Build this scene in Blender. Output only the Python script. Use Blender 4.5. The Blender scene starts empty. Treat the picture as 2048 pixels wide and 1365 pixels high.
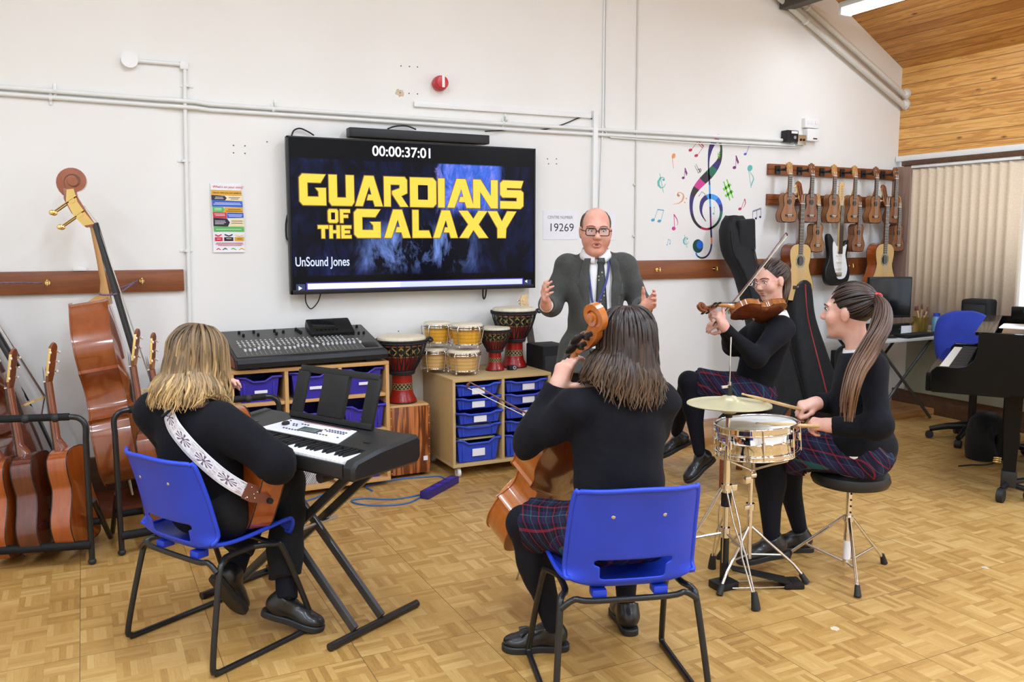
import bpy, bmesh, math, random
import numpy as np
from mathutils import Vector as V, Matrix as M4

SC = bpy.context.scene
COL = SC.collection
PI = math.pi

# ---------------------------------------------------------------- camera, exposure, world
cam_d = bpy.data.cameras.new('camera')
cam_d.sensor_width = 36.0
cam_d.lens = 1710.3 / 2048 * 36.0
cam_d.clip_start = 0.05
cam = bpy.data.objects.new('camera', cam_d)
COL.objects.link(cam)
cam.location = (0, -5.65, 1.576)
cam.rotation_euler = (math.radians(90 - 6.78), 0, math.radians(-26.543))
SC.camera = cam
vs = SC.view_settings
vs.view_transform = 'Standard'
vs.look = 'None'
vs.gamma = 1.0
vs.use_curve_mapping = False
vs.exposure = 0.28
wd = bpy.data.worlds.new('world')
SC.world = wd
wd.use_nodes = True
wd.node_tree.nodes['Background'].inputs[0].default_value = (0.82, 0.9, 1.0, 1)
wd.node_tree.nodes['Background'].inputs[1].default_value = 1.6

# x, y of the far end, length, z, watts
FIXTURES = [(5.62, -0.42, 1.5, 3.42, 8), (5.62, -2.9, 1.5, 3.42, 48), (5.62, -5.4, 1.5, 3.42, 90),
   (2.9, -2.2, 1.5, 4.3, 42), (2.9, -4.6, 1.5, 4.3, 42), (2.9, -6.8, 1.5, 4.3, 42),
   (0.6, -2.2, 1.5, 4.0, 34), (0.6, -4.6, 1.5, 4.0, 38), (0.6, -6.8, 1.5, 4.0, 38),
   (-1.3, -2.0, 1.5, 3.3, 20), (-1.3, -4.6, 1.5, 3.3, 22)]
LAMP_COL = (0.69, 0.87, 1.09)

# ---------------------------------------------------------------- mesh helpers
def axes(d, hint=(0, 0, 1)):
 d = V(d).normalized()
 h = V(hint)
 if abs(d.dot(h)) > 0.98:
  h = V((1, 0, 0)) if abs(d.x) < 0.9 else V((0, 1, 0))
 a = d.cross(h).normalized()
 return a, a.cross(d).normalized(), d

def catmull(pts, n=6, closed=False):
 P = [V(p) for p in pts]
 m = len(P)
 out = []
 rng = range(m) if closed else range(m - 1)
 for i in rng:
  if closed:
   a, b, c, d = P[i - 1], P[i], P[(i + 1) % m], P[(i + 2) % m]
  else:
   a, b, c, d = P[max(i - 1, 0)], P[i], P[i + 1], P[min(i + 2, m - 1)]
  for k in range(n):
   t = k / n
   out.append(0.5 * ((2 * b) + (c - a) * t + (2 * a - 5 * b + 4 * c - d) * t * t + (3 * b - a - 3 * c + d) * t ** 3))
 if not closed:
  out.append(P[-1])
 return out

class MB:
 def __init__(s, m=None):
  s.v = []; s.f = []; s.m = m or M4.Identity(4)
 def add(s, verts, faces):
  o = len(s.v)
  s.v += [s.m @ V(p) for p in verts]
  s.f += [tuple(i + o for i in f) for f in faces]
  return s
 def box(s, c, size, b=0.0, rot=None, seg=2):
  bm = bmesh.new()
  bmesh.ops.create_cube(bm, size=1)
  for v in bm.verts:
   v.co = V((v.co.x * size[0], v.co.y * size[1], v.co.z * size[2]))
  if b > 0:
   bmesh.ops.bevel(bm, geom=bm.edges[:] + bm.verts[:], offset=min(b, min(size) * 0.49), segments=seg, affect='EDGES', profile=0.6)
  R = rot.to_4x4() if rot is not None else M4.Identity(4)
  bm.verts.index_update()
  s.add([V(c) + (R @ v.co) for v in bm.verts], [[v.index for v in f.verts] for f in bm.faces])
  bm.free()
  return s
 def cyl(s, p0, p1, r0, r1=None, n=16, cap=True):
  r1 = r0 if r1 is None else r1
  p0, p1 = V(p0), V(p1)
  a, b, d = axes(p1 - p0)
  vs_ = []
  for p, r in ((p0, r0), (p1, r1)):
   for i in range(n):
    t = 2 * PI * i / n
    vs_.append(p + a * math.cos(t) * r + b * math.sin(t) * r)
  fs = [(i, (i + 1) % n, n + (i + 1) % n, n + i) for i in range(n)]
  if cap:
   fs += [tuple(range(n - 1, -1, -1)), tuple(range(n, 2 * n))]
  return s.add(vs_, fs)
 def tube(s, pts, r, n=10, closed=False, flat=1.0, hint=(0, 0, 1), cap=True):
  P = [V(p) for p in pts]
  m = len(P)
  R = r if hasattr(r, '__len__') else [r] * m
  vs_ = []
  pa = None
  for i in range(m):
   if closed:
    d = P[(i + 1) % m] - P[i - 1]
   else:
    d = P[min(i + 1, m - 1)] - P[max(i - 1, 0)]
   d = d.normalized() if d.length > 1e-9 else V((0, 0, 1))
   if pa is None:
    a = axes(d, hint)[0]
   else:
    a = pa - d * pa.dot(d)
    a = a.normalized() if a.length > 1e-6 else axes(d, hint)[0]
   pa = a
   b = d.cross(a)
   for k in range(n):
    t = 2 * PI * k / n
    vs_.append(P[i] + a * math.cos(t) * R[i] + b * math.sin(t) * R[i] * flat)
  fs = []
  for i in range(m if closed else m - 1):
   j = (i + 1) % m
   for k in range(n):
    fs.append((i * n + k, i * n + (k + 1) % n, j * n + (k + 1) % n, j * n + k))
  if cap and not closed:
   fs += [tuple(range(n - 1, -1, -1)), tuple(range((m - 1) * n, m * n))]
  return s.add(vs_, fs)
 def lathe(s, prof, n=32, c=(0, 0, 0), ax=(0, 0, 1), cap=True, sx=1.0):
  # prof: (radius, height) pairs along ax
  a, b, d = axes(ax, (0, 1, 0) if abs(V(ax).normalized().z) > 0.9 else (0, 0, 1))
  c = V(c)
  vs_ = []
  for r, h in prof:
   for k in range(n):
    t = 2 * PI * k / n
    vs_.append(c + d * h + a * math.cos(t) * r * sx + b * math.sin(t) * r)
  fs = []
  for i in range(len(prof) - 1):
   for k in range(n):
    fs.append((i * n + k, i * n + (k + 1) % n, (i + 1) * n + (k + 1) % n, (i + 1) * n + k))
  if cap:
   fs += [tuple(range(n - 1, -1, -1)), tuple(range((len(prof) - 1) * n, len(prof) * n))]
  return s.add(vs_, fs)
 def sph(s, c, r, n=14, rot=None):
  rx, ry, rz = r if hasattr(r, '__len__') else (r, r, r)
  h = n // 2 + 1
  R = rot.to_3x3() if rot is not None else M4.Identity(3)
  vs_ = [V(c) + R @ V((0, 0, -rz))]
  for i in range(1, h):
   ph = -PI / 2 + PI * i / h
   for k in range(n):
    t = 2 * PI * k / n
    vs_.append(V(c) + R @ V((rx * math.cos(ph) * math.cos(t), ry * math.cos(ph) * math.sin(t), rz * math.sin(ph))))
  vs_.append(V(c) + R @ V((0, 0, rz)))
  fs = [(0, 1 + (k + 1) % n, 1 + k) for k in range(n)]
  for i in range(h - 2):
   for k in range(n):
    fs.append((1 + i * n + k, 1 + i * n + (k + 1) % n, 1 + (i + 1) * n + (k + 1) % n, 1 + (i + 1) * n + k))
  L = len(vs_) - 1
  o = 1 + (h - 2) * n
  fs += [(L, o + k, o + (k + 1) % n) for k in range(n)]
  return s.add(vs_, fs)
 def prism(s, out, h0, h1, m=None, b=0.0):
  # outline in local XY, extruded from h0 to h1 along local Z, m places it
  m = m or M4.Identity(4)
  n = len(out)
  rings = [(out, h0), (out, h1)] if b <= 0 else None
  if b > 0:
   ins = inset(out, b)
   rings = [(ins, h0), (out, h0 + b), (out, h1 - b), (ins, h1)]
  vs_ = [m @ V((p[0], p[1], h)) for o, h in rings for p in o]
  fs = []
  for i in range(len(rings) - 1):
   for k in range(n):
    fs.append((i * n + k, i * n + (k + 1) % n, (i + 1) * n + (k + 1) % n, (i + 1) * n + k))
  fs += [tuple(range(n - 1, -1, -1)), tuple(range((len(rings) - 1) * n, len(rings) * n))]
  return s.add(vs_, fs)
 def grid(s, rows):
  # rows: list of equal-length point lists
  n = len(rows[0])
  fs = [(i * n + k, i * n + k + 1, (i + 1) * n + k + 1, (i + 1) * n + k) for i in range(len(rows) - 1) for k in range(n - 1)]
  return s.add([p for r in rows for p in r], fs)
 def mesh(s, name, smooth=35):
  me = bpy.data.meshes.new(name)
  me.from_pydata([tuple(p) for p in s.v], [], s.f)
  bm = bmesh.new(); bm.from_mesh(me)
  bmesh.ops.recalc_face_normals(bm, faces=bm.faces)
  bm.to_mesh(me); bm.free()
  if smooth:
   me.shade_smooth()
   if smooth < 180:
    me.set_sharp_from_angle(angle=math.radians(smooth))
  return me
 def build(s, name, mat, parent=None, smooth=35, label=None):
  o = bpy.data.objects.new(name, s.mesh(name, smooth))
  COL.objects.link(o)
  if mat:
   o.data.materials.append(mat)
  if parent is not None:
   o.parent = parent
  if label:
   o['label'] = label
  return o

def inset(out, d):
 n = len(out)
 res = []
 area = sum(out[i][0] * out[(i + 1) % n][1] - out[(i + 1) % n][0] * out[i][1] for i in range(n))
 sg = 1 if area > 0 else -1
 for i in range(n):
  a, b, c = out[i - 1], out[i], out[(i + 1) % n]
  e1 = V((b[0] - a[0], b[1] - a[1])); e2 = V((c[0] - b[0], c[1] - b[1]))
  e1 = e1.normalized() if e1.length > 1e-9 else V((1, 0)); e2 = e2.normalized() if e2.length > 1e-9 else e1
  nn = V((-(e1.y + e2.y), e1.x + e2.x)) * sg
  nn = nn.normalized() if nn.length > 1e-6 else V((0, 0))
  res.append((b[0] + nn.x * d, b[1] + nn.y * d))
 return res

def thing(name, label, cat, loc=(0, 0, 0), rz=0.0, group=None, rot=None):
 o = bpy.data.objects.new(name, None)
 COL.objects.link(o)
 o.empty_display_size = 0.1
 o.location = loc
 if rot is not None:
  o.rotation_mode = 'QUATERNION'
  o.rotation_quaternion = rot.to_quaternion()
 else:
  o.rotation_euler = (0, 0, rz)
 return tag(o, label, cat, group)

def tag(o, label, cat, group=None, kind=None):
 if label: o['label'] = label
 if cat: o['category'] = cat
 if group: o['group'] = group
 if kind: o['kind'] = kind
 return o

def struct(o, label=None):
 o['kind'] = 'structure'
 if label: o['label'] = label
 return o

def dup(root, loc, label, rz=None, rot=None, group=None, scale=None):
 r = root.copy()
 COL.objects.link(r)
 r.location = loc
 if rot is not None:
  r.rotation_mode = 'QUATERNION'; r.rotation_quaternion = rot.to_quaternion()
 elif rz is not None:
  r.rotation_euler = (0, 0, rz)
 if scale: r.scale = (scale,) * 3
 r['label'] = label
 if group: r['group'] = group
 for ch in list(root.children):
  c = ch.copy(); COL.objects.link(c); c.parent = r
  for g in list(ch.children):
   d = g.copy(); COL.objects.link(d); d.parent = c
 return r

def frame(x, y, z):
 # rotation matrix whose columns are the given axes
 return M4((V(x), V(y), V(z))).transposed().to_4x4()

def lookframe(zdir, ydir):
 # local Z along zdir, local Y as close as possible to ydir
 z = V(zdir).normalized(); y = V(ydir); y = (y - z * y.dot(z)).normalized()
 return frame(y.cross(z), y, z)

# ---------------------------------------------------------------- shader helpers
def nd(nt, typ, ins=None, **props):
 n = nt.nodes.new('ShaderNode' + typ)
 for k, v in props.items():
  setattr(n, k, v)
 for k, v in (ins or {}).items():
  sk = n.inputs[k]
  if isinstance(v, bpy.types.NodeSocket):
   nt.links.new(v, sk)
  elif isinstance(v, bpy.types.Node):
   nt.links.new(v.outputs[0], sk)
  else:
   sk.default_value = v
 return n

def ma(nt, op, a, b=0.0, c=0.0):
 n = nd(nt, 'Math', {0: a, 1: b, 2: c}, operation=op)
 return n.outputs[0]

def mix(nt, f, a, b, blend='MIX'):
 n = nt.nodes.new('ShaderNodeMix')
 n.data_type = 'RGBA'; n.blend_type = blend
 for sk, v in ((n.inputs[0], f), (n.inputs[6], a), (n.inputs[7], b)):
  if isinstance(v, bpy.types.NodeSocket):
   nt.links.new(v, sk)
  else:
   sk.default_value = v if not hasattr(v, '__len__') or len(v) == 4 else (*v, 1)
 return n.outputs[2]

def ramp(nt, f, stops, interp='LINEAR'):
 n = nt.nodes.new('ShaderNodeValToRGB')
 nt.links.new(f, n.inputs[0])
 cr = n.color_ramp
 cr.interpolation = interp
 while len(cr.elements) < len(stops):
  cr.elements.new(0.5)
 for e, (p, c) in zip(cr.elements, stops):
  e.position = p
  e.color = c if len(c) == 4 else (*c, 1)
 return n.outputs[0]

def newmat(name):
 m = bpy.data.materials.new(name)
 m.use_nodes = True
 nt = m.node_tree
 return m, nt, nt.nodes['Principled BSDF']

def srgb(r, g, b):
 f = lambda c: (c / 255 / 12.92) if c / 255 <= 0.04045 else ((c / 255 + 0.055) / 1.055) ** 2.4
 return (f(r), f(g), f(b))

def bump(nt, bs, h, strength=0.3, dist=0.01):
 b = nd(nt, 'Bump', {'Height': h, 'Strength': strength, 'Distance': dist})
 nt.links.new(b.outputs[0], bs.inputs['Normal'])

def plain(name, col, rough=0.5, metal=0.0, var=0.06, vs_=8.0, bmp=0.0, bs_=120.0, coat=0.0, spec=0.5, sheen=0.0):
 m, nt, bs = newmat(name)
 tc = nd(nt, 'TexCoord')
 nz = nd(nt, 'TexNoise', {'Vector': tc.outputs['Object'], 'Scale': vs_, 'Detail': 4.0})
 d = tuple(max(c * (1 - var * 2), 0) for c in col); l = tuple(min(c * (1 + var * 2), 1) for c in col)
 c = ramp(nt, nz.outputs[0], [(0.3, d), (0.7, l)])
 nt.links.new(c, bs.inputs['Base Color'])
 bs.inputs['Roughness'].default_value = rough
 bs.inputs['Metallic'].default_value = metal
 bs.inputs['Specular IOR Level'].default_value = spec
 bs.inputs['Coat Weight'].default_value = coat
 bs.inputs['Coat Roughness'].default_value = 0.06
 bs.inputs['Sheen Weight'].default_value = sheen
 if bmp:
  n2 = nd(nt, 'TexNoise', {'Vector': tc.outputs['Object'], 'Scale': bs_, 'Detail': 3.0})
  bump(nt, bs, n2.outputs[0], bmp, 0.004)
 return m

def wood(name, dark, light, axis=2, scale=1.0, rough=0.35, coat=0.0, stretch=14.0, spec=0.5, ring=0.35):
 # grain runs along the object's local axis
 m, nt, bs = newmat(name)
 tc = nd(nt, 'TexCoord')
 sc = [6.0 * scale * 3] * 3
 sc[axis] = 6.0 * scale * 3 / stretch
 mp = nd(nt, 'Mapping', {'Vector': tc.outputs['Object'], 'Scale': tuple(sc)})
 n1 = nd(nt, 'TexNoise', {'Vector': mp.outputs[0], 'Scale': 1.6, 'Detail': 5.0, 'Distortion': 0.6})
 n2 = nd(nt, 'TexNoise', {'Vector': mp.outputs[0], 'Scale': 9.0, 'Detail': 3.0})
 a = ma(nt, 'SINE', ma(nt, 'MULTIPLY', n1.outputs[0], 22.0))
 a = ma(nt, 'MULTIPLY_ADD', a, 0.5 * ring, 0.5)
 a = ma(nt, 'ADD', ma(nt, 'MULTIPLY', a, 0.7), ma(nt, 'MULTIPLY', n2.outputs[0], 0.3))
 c = ramp(nt, a, [(0.2, dark), (0.8, light)])
 nt.links.new(c, bs.inputs['Base Color'])
 bs.inputs['Roughness'].default_value = rough
 bs.inputs['Coat Weight'].default_value = coat
 bs.inputs['Coat Roughness'].default_value = 0.05
 bs.inputs['Specular IOR Level'].default_value = spec
 return m

def emit(name, col, st):
 m, nt, bs = newmat(name)
 bs.inputs['Base Color'].default_value = (0, 0, 0, 1)
 bs.inputs['Roughness'].default_value = 0.3
 bs.inputs['Emission Color'].default_value = (*col, 1)
 bs.inputs['Emission Strength'].default_value = st
 return m
# ---------------------------------------------------------------- setting materials
XL, XR, YF = -2.0, 6.84, -8.6
RIDGE = (2.42, 5.66)
EAVE = 3.14

def wall_paint():
 m, nt, bs = newmat('wall_paint')
 tc = nd(nt, 'TexCoord')
 n1 = nd(nt, 'TexNoise', {'Vector': tc.outputs['Object'], 'Scale': 1.1, 'Detail': 5.0})
 c = ramp(nt, n1.outputs[0], [(0.35, srgb(233, 229, 223)), (0.7, srgb(238, 235, 230))])
 n2 = nd(nt, 'TexNoise', {'Vector': tc.outputs['Object'], 'Scale': 60.0, 'Detail': 4.0})
 nt.links.new(c, bs.inputs['Base Color'])
 bs.inputs['Roughness'].default_value = 0.6
 bump(nt, bs, n2.outputs[0], 0.06, 0.004)
 return m

def parquet():
 m, nt, bs = newmat('parquet')
 tc = nd(nt, 'TexCoord')
 sx = nd(nt, 'SeparateXYZ', {0: tc.outputs['Object']})
 u = ma(nt, 'MULTIPLY', ma(nt, 'ADD', sx.outputs[0], 0.09 + 0.478 * 20), 4 / 0.478)
 v = ma(nt, 'MULTIPLY', ma(nt, 'ADD', sx.outputs[1], 1.675 + 0.482 * 20), 4 / 0.482)
 fu, fv = ma(nt, 'FRACT', u), ma(nt, 'FRACT', v)
 cu, cv = ma(nt, 'FLOOR', u), ma(nt, 'FLOOR', v)
 par = ma(nt, 'MODULO', ma(nt, 'ADD', cu, cv), 2.0)
 inv = ma(nt, 'SUBTRACT', 1.0, par)
 across = ma(nt, 'ADD', ma(nt, 'MULTIPLY', fu, par), ma(nt, 'MULTIPLY', fv, inv))
 along = ma(nt, 'ADD', ma(nt, 'MULTIPLY', fv, par), ma(nt, 'MULTIPLY', fu, inv))
 fing = ma(nt, 'MULTIPLY', across, 5.0)
 fid, ff = ma(nt, 'FLOOR', fing), ma(nt, 'FRACT', fing)
 key = nd(nt, 'CombineXYZ', {0: cu, 1: cv, 2: ma(nt, 'ADD', fid, 0.37)})
 wn = nd(nt, 'TexWhiteNoise', {'Vector': key.outputs[0]})
 key2 = nd(nt, 'CombineXYZ', {0: cu, 1: cv, 2: 0.5})
 wn2 = nd(nt, 'TexWhiteNoise', {'Vector': key2.outputs[0]})
 gv = nd(nt, 'CombineXYZ', {0: ma(nt, 'MULTIPLY', fing, 3.0), 1: ma(nt, 'MULTIPLY', along, 1.6), 2: ma(nt, 'MULTIPLY', wn.outputs[0], 50.0)})
 gr = nd(nt, 'TexNoise', {'Vector': gv.outputs[0], 'Scale': 1.6, 'Detail': 5.0, 'Roughness': 0.65})
 big = nd(nt, 'TexNoise', {'Vector': tc.outputs['Object'], 'Scale': 1.4, 'Detail': 4.0})
 t = ma(nt, 'ADD', ma(nt, 'MULTIPLY', wn.outputs[0], 0.36), ma(nt, 'MULTIPLY', gr.outputs[0], 0.55))
 t = ma(nt, 'ADD', t, ma(nt, 'MULTIPLY', wn2.outputs[0], 0.14))
 t = ma(nt, 'ADD', t, ma(nt, 'MULTIPLY', ma(nt, 'SUBTRACT', big.outputs[0], 0.5), 0.35))
 c = ramp(nt, t, [(0.12, srgb(142, 99, 46)), (0.42, srgb(180, 137, 74)), (0.62, srgb(194, 152, 88)), (0.92, srgb(214, 177, 115))])
 # joints between fingers and the wider seams between panels
 e = ma(nt, 'MINIMUM', ff, ma(nt, 'SUBTRACT', 1.0, ff))
 j1 = ma(nt, 'LESS_THAN', e, 0.022)
 e2 = ma(nt, 'MINIMUM', along, ma(nt, 'SUBTRACT', 1.0, along))
 j2 = ma(nt, 'LESS_THAN', e2, 0.007)
 j = ma(nt, 'MULTIPLY', ma(nt, 'MAXIMUM', j1, j2), 0.22)
 c = mix(nt, j, c, (0.16, 0.09, 0.035))
 for q in (u, v):
  pq = ma(nt, 'FRACT', ma(nt, 'DIVIDE', q, 4.0))
  ep = ma(nt, 'MINIMUM', pq, ma(nt, 'SUBTRACT', 1.0, pq))
  c = mix(nt, ma(nt, 'MULTIPLY', ma(nt, 'LESS_THAN', ep, 0.0032), 0.7), c, (0.10, 0.055, 0.022))
 nt.links.new(c, bs.inputs['Base Color'])
 r = ramp(nt, gr.outputs[0], [(0.3, (0.34,) * 3), (0.8, (0.5,) * 3)])
 nt.links.new(r, bs.inputs['Roughness'])
 bs.inputs['Specular IOR Level'].default_value = 0.4
 bump(nt, bs, j, -0.15, 0.002)
 return m

def planks(name, dark, mid, light, w):
 # UV: x along the board in metres, y across
 m, nt, bs = newmat(name)
 uv = nd(nt, 'UVMap')
 s = nd(nt, 'SeparateXYZ', {0: uv.outputs[0]})
 y = ma(nt, 'DIVIDE', s.outputs[1], w)
 idx, fr = ma(nt, 'FLOOR', y), ma(nt, 'FRACT', y)
 wn = nd(nt, 'TexWhiteNoise', {'W': idx}, noise_dimensions='1D')
 off = ma(nt, 'MULTIPLY', wn.outputs[0], 37.0)
 gv = nd(nt, 'CombineXYZ', {0: ma(nt, 'MULTIPLY', ma(nt, 'ADD', s.outputs[0], off), 1.5), 1: ma(nt, 'MULTIPLY', s.outputs[1], 22.0), 2: off})
 g = nd(nt, 'TexNoise', {'Vector': gv.outputs[0], 'Scale': 1.5, 'Detail': 5.0, 'Distortion': 0.8})
 wv = ma(nt, 'SINE', ma(nt, 'MULTIPLY', g.outputs[0], 26.0))
 t = ma(nt, 'ADD', ma(nt, 'MULTIPLY', wv, 0.14), ma(nt, 'ADD', ma(nt, 'MULTIPLY', wn.outputs[0], 0.35), ma(nt, 'MULTIPLY', g.outputs[0], 0.6)))
 c = ramp(nt, t, [(0.2, dark), (0.5, mid), (0.85, light)])
 kv = nd(nt, 'CombineXYZ', {0: ma(nt, 'MULTIPLY', ma(nt, 'ADD', s.outputs[0], off), 3.4), 1: ma(nt, 'MULTIPLY', s.outputs[1], 8.5), 2: 0.0})
 vo = nd(nt, 'TexVoronoi', {'Vector': kv.outputs[0], 'Scale': 1.0})
 k = ramp(nt, vo.outputs['Distance'], [(0.05, (1, 1, 1)), (0.13, (0, 0, 0))])
 pick = nd(nt, 'TexWhiteNoise', {'Vector': vo.outputs['Color']})
 k = ma(nt, 'MULTIPLY', k, ma(nt, 'GREATER_THAN', pick.outputs[0], 0.45))
 c = mix(nt, ma(nt, 'MULTIPLY', k, 0.8), c, srgb(78, 44, 18))
 e = ma(nt, 'MINIMUM', fr, ma(nt, 'SUBTRACT', 1.0, fr))
 gap = ma(nt, 'LESS_THAN', e, 0.025)
 c = mix(nt, ma(nt, 'MULTIPLY', gap, 0.75), c, (0.05, 0.022, 0.008))
 nt.links.new(c, bs.inputs['Base Color'])
 bs.inputs['Roughness'].default_value = 0.42
 bump(nt, bs, ma(nt, 'SUBTRACT', 1.0, gap), 0.5, 0.004)
 return m

M = {}
M['wall'] = wall_paint()
M['floor'] = parquet()
M['white'] = plain('white_paint', srgb(236, 235, 232), 0.35, var=0.01)
M['pipe'] = plain('pipe_paint', srgb(232, 232, 228), 0.3, var=0.01)
M['cream_pipe'] = plain('cream_pipe_paint', srgb(212, 209, 200), 0.4, var=0.02)
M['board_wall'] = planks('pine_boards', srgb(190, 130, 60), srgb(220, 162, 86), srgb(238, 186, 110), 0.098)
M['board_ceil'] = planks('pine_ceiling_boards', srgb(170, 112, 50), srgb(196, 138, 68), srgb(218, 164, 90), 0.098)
M['rail'] = wood('rail_wood', srgb(112, 58, 24), srgb(152, 86, 42), 0, 0.6, 0.4)
M['plinth'] = wood('plinth_wood', srgb(150, 96, 50), srgb(196, 146, 88), 0, 0.5, 0.4)
M['redwood'] = wood('reddish_skirting_wood', srgb(92, 42, 22), srgb(136, 70, 38), 0, 0.6, 0.4)
M['darkwood'] = wood('dark_frame_wood', srgb(72, 46, 30), srgb(104, 72, 48), 0, 0.6, 0.5)
M['post'] = wood('window_post_wood', srgb(128, 98, 84), srgb(160, 130, 112), 2, 0.6, 0.45)
M['black'] = plain('black_plastic', (0.009, 0.009, 0.010), 0.42, var=0.1, spec=.35)
M['blackmetal'] = plain('black_metal', (0.011, 0.011, 0.012), 0.28, var=0.08)
M['blackmatt'] = plain('matt_black', (0.007, 0.007, 0.008), 0.7, var=0.1, spec=.3)
M['darkgrey'] = plain('dark_grey_plastic', (0.016, 0.016, 0.017), 0.45, var=0.06, spec=.35)
M['grey'] = plain('grey_plastic', (0.32, 0.32, 0.32), 0.45, var=0.04)
M['chrome'] = plain('chrome', (0.82, 0.81, 0.79), 0.07, 1.0, var=0.01)
M['steel'] = plain('brushed_steel', (0.6, 0.59, 0.56), 0.28, 1.0, var=0.03)
M['brass'] = plain('polished_brass', (0.83, 0.6, 0.22), 0.16, 1.0, var=0.03)
M['rubber'] = plain('black_rubber', (0.014, 0.014, 0.014), 0.6, var=0.1)
M['panel'] = plain('grey_green_panel', srgb(150, 150, 128), 0.5, var=0.03)
M['paper'] = plain('white_paper', srgb(236, 233, 236), 0.6, var=0.01)
M['beam'] = plain('dark_beam_paint', srgb(62, 56, 50), 0.5, var=0.06)
M['red'] = plain('red_plastic', srgb(196, 34, 38), 0.3, var=0.03)

def uvplane(name, quad, uvs, mat):
 # a slab 6 cm thick whose first face is the given quad; UVs in metres
 q = [V(p) for p in quad]
 n = (q[1] - q[0]).cross(q[2] - q[0]).normalized() * -0.06
 me = bpy.data.meshes.new(name)
 v = q + [p + n for p in q]
 k = len(q)
 f = [tuple(range(k)), tuple(range(2 * k - 1, k - 1, -1))] + [(i, k + i, k + (i + 1) % k, (i + 1) % k) for i in range(k)]
 me.from_pydata([tuple(p) for p in v], [], f)
 uvl = me.uv_layers.new(name='UVMap')
 for poly in me.polygons:
  for li in poly.loop_indices:
   uvl.data[li].uv = uvs[me.loops[li].vertex_index % k]
 o = bpy.data.objects.new(name, me)
 COL.objects.link(o)
 o.data.materials.append(mat)
 return o

# floor, walls, ceiling
struct(MB().box(((XL + XR) / 2, YF / 2, -0.05), (XR - XL + 0.4, -YF + 0.4, 0.1)).build('floor', M['floor'], smooth=0))
M['mark'] = plain('old_paint_spot', srgb(206, 190, 160), .7)
rm = random.Random(5)
for x, y, r_ in ((2.66, -3.27, .020), (3.82, -3.12, .016)):
 MB().prism([(x + math.cos(i * .45) * r_ * rm.uniform(.6, 1.3), y + math.sin(i * .45) * r_ * rm.uniform(.6, 1.3)) for i in range(14)], .0, .0006).build('paint_spot', M['mark'], bpy.data.objects['floor'], 0)
gable = [(XL - .1, 0), (XR + .1, 0), (XR + .1, EAVE + .0), RIDGE, (XL - .1, EAVE)]
mxz = M4(((1, 0, 0, 0), (0, 0, 1, 0), (0, 1, 0, 0), (0, 0, 0, 1)))
struct(MB().prism(gable, 0.0, 0.1, mxz).build('wall_back', M['wall'], smooth=0))
struct(MB().prism(gable, YF - 0.1, YF, mxz).build('wall_front', M['wall'], smooth=0))
struct(MB().box((XL - .05, YF / 2, EAVE / 2), (0.1, -YF, EAVE)).build('wall_left', M['wall'], smooth=0))
SL = math.hypot(XR - RIDGE[0], RIDGE[1] - EAVE)
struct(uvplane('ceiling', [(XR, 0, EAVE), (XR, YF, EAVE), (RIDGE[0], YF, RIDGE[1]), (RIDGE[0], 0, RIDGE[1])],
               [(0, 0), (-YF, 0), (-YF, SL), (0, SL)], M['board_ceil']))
struct(uvplane('ceiling', [(RIDGE[0], 0, RIDGE[1]), (RIDGE[0], YF, RIDGE[1]), (XL, YF, EAVE), (XL, 0, EAVE)],
               [(0, SL), (-YF, SL), (-YF, 0), (0, 0)], M['wall']))
# right wall: pine boards above the window, panel below the sill
struct(uvplane('wall_right', [(XR, 0, 2.30), (XR, YF, 2.30), (XR, YF, EAVE), (XR, 0, EAVE)],
               [(0, 2.3 - .045), (-YF, 2.3 - .045), (-YF, EAVE - .045), (0, EAVE - .045)], M['board_wall']))
w = MB().box((XR + .05, YF / 2, 0.37), (0.1, -YF, 0.74))
w.box((XR + .05, (YF - 3.3) / 2, 1.5), (0.1, -YF - 3.3, 1.6))
struct(w.build('wall_right', M['wall'], smooth=0))
struct(MB().box((XR - .03, -2.2, 0.45), (0.06, 3.9, 0.54), 0.008).build('trim_1', M['panel']), 'grey green casing panel under the window')
struct(MB().box((XR - .02, -2.2, 0.09), (0.04, 4.2, 0.18), 0.004).build('baseboard_right', M['darkwood']))
struct(MB().box((XR - .025, -4.3, 2.315), (0.05, 8.56, 0.05), 0.004).build('trim_2', M['white']), 'white strip under the pine boards')
struct(MB().box((XR - .0, -1.75, 2.265), (0.14, 3.3, 0.045), 0.003).build('trim_3', M['darkwood']), 'dark wooden window head')
struct(MB().box((XR + .0, -0.1, 1.49), (0.12, 0.2, 1.5), 0.004).build('trim_4', M['post']), 'brown wooden window post in the corner')
struct(MB().box((XR - .04, -1.75, 0.745), (0.24, 3.3, 0.03), 0.006).build('trim_5', M['post']), 'window sill')
# window
wf = MB()
for y in (-.24, -1.2, -2.2, -3.26):
 wf.box((XR + .06, y, 1.5), (0.06, 0.06, 1.5), 0.006)
for z in (.79, 2.2):
 wf.box((XR + .06, -1.75, z), (0.06, 3.1, 0.06), 0.006)
wf = struct(wf.build('window_1', M['white']), 'window behind the vertical blind')
m, nt, bs = newmat('window_glass')
bs.inputs['Base Color'].default_value = (0.9, 0.95, 0.95, 1)
bs.inputs['Roughness'].default_value = 0.02
bs.inputs['Alpha'].default_value = 0.12
M['glass'] = m
MB().box((XR + .06, -1.75, 1.5), (0.008, 3.0, 1.4)).build('glass_pane', m, wf)

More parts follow.
